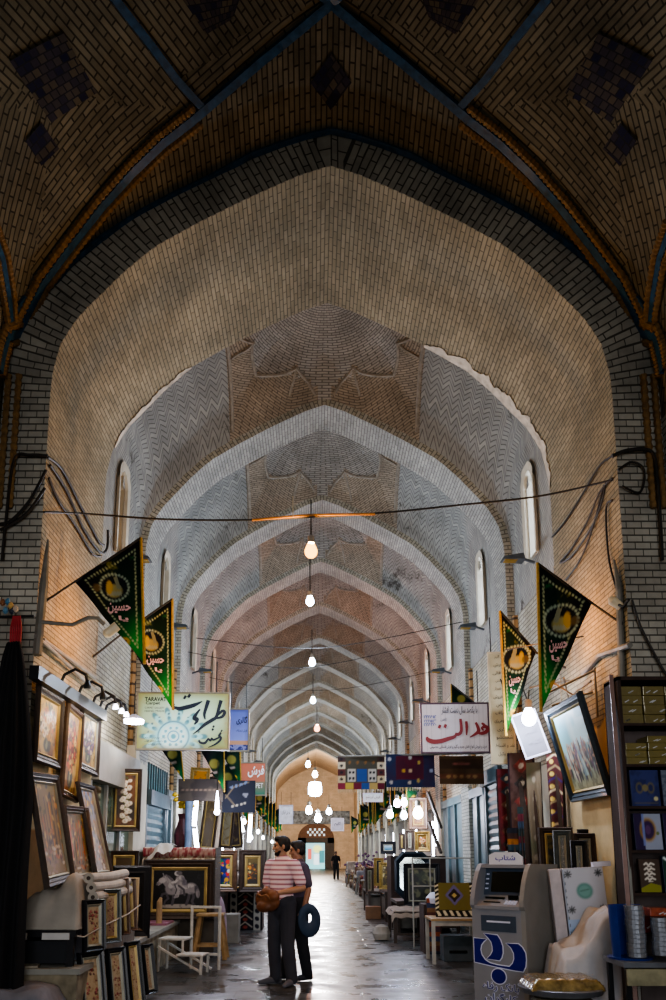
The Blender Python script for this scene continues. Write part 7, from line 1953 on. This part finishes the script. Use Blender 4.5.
person('man in a dusky violet T-shirt and black trousers standing behind the striped shirt man', tuple(p2), -70, dict(id='second man', k=.97, head=-20, nod=8,
    legs=[((-.09,0,.9),(-.1,-.09,.5),(-.1,-.14,.075)), ((.09,0,.9),(.1,.02,.49),(.11,.08,.075))], toes=[-.1,.1],
    arms=[(-1,(-.27,-.02,1.13),(-.2,-.2,.95),(.3,-.5,-.5),(.5,.3,0),.6), (1,(.27,.05,1.13),(.27,-.02,.88),(.0,-.1,-1),(-.9,-.3,.0),.9)], thumb=(1,-1),
    trousers=mat('black trousers', '17181e', .85, var=.2, vs=5), shirt=mat('dusky violet jersey', '4a4152', .9, var=.2, vs=6), shoes=mat('dark blue shoes', '22242e', .6), skin='93684f'))
R2 = T(*p2)@RZ(-70)
hp2 = R2@Vector((.27,-.03,.80))
e = empty('round_disc', 'dark blue oval ring shaped disc carried by the man in the violet T-shirt', 'disc', T(*(hp2+Vector((.08,-.08,-.06))))@RZ(38)@RY(-14))
mb = MB(); n = 32
prof = [(.045,-.012),(.05,.012),(.13,.02),(.175,.012),(.182,0),(.175,-.012),(.12,-.018)]
vs = []; fs = []
for r_, y in prof:
    for j in range(n): a = 2*PI*j/n; off = .03*(1-(r_-.045)/.137); vs.append((r_*.95*math.cos(a)*(1.0), y, r_*1.12*math.sin(a)+off))
for i in range(len(prof)):
    for j in range(n): i2 = (i+1) % len(prof); fs.append((i*n+j, i*n+(j+1) % n, i2*n+(j+1) % n, i2*n+j))
mb.add(vs, fs); mb.build('disc', mat('slate blue felt', '2a3a4e', .7, var=.15), e, smooth=True)
p3 = pt(336, 879.5, z=0)
person('small figure of a man in black walking far down the aisle', (p3.x, p3.y, 0), 10, dict(id='far man', k=1.0, head=10, voxel=.012,
    legs=[((-.09,0,.9),(-.1,-.08,.5),(-.09,.05,.075)), ((.09,0,.9),(.1,-.1,.5),(.1,-.12,.075))], toes=[0,0],
    arms=[(-1,(-.27,.03,1.13),(-.27,-.03,.88),(0,-.1,-1),(.9,-.3,0),.7), (1,(.27,.05,1.13),(.28,.0,.88),(0,-.1,-1),(-.9,-.3,0),.7)], thumb=(1,-1),
    trousers=mat('far black trousers', '16161a', .85), shirt=mat('far black shirt', '18161a', .9), shoes=mat('far shoes', '1c1c1e', .6), skin='8a6450'))
lamp('near_bay_fill', 'POINT', (0, .3, 4.6), 95, (1, .94, .84), .5)  # unseen fill added to brighten the front arch ring and near vault
a_ = lamp('camera_side_fill', 'AREA', (0, -3.0, 2.4), 80, (.96, .97, 1), 3.5, (PI/2-.06, 0, 0)); a_.data.spread = 1.25  # added fill behind the camera, brightens the goods and pier fronts
lamp('left_pier_lamp', 'POINT', (-2.35, 8.75, 4.0), 60, (1, .40, .09), .08)
lamp('right_pier_lamp', 'POINT', (2.4, 8.75, 4.0), 60, (1, .40, .09), .08)
lamp('skylight_far', 'SPOT', (.4, 44, 8.5), 700, (.85,.93,1), .3, (0,0,0), 32)
lamp('crossing_fill', 'POINT', (0, 72, 7.0), 5500, (1,.88,.74), .6)  # light added to brighten the far crossing, without a fixture
wd.node_tree.nodes['Background'].inputs[1].default_value = .07
for o_ in SC.objects:
    if o_.parent is None and o_.get('label') and len(o_['label'].split()) > 16: print('LONG', len(o_['label'].split()), o_['label'])
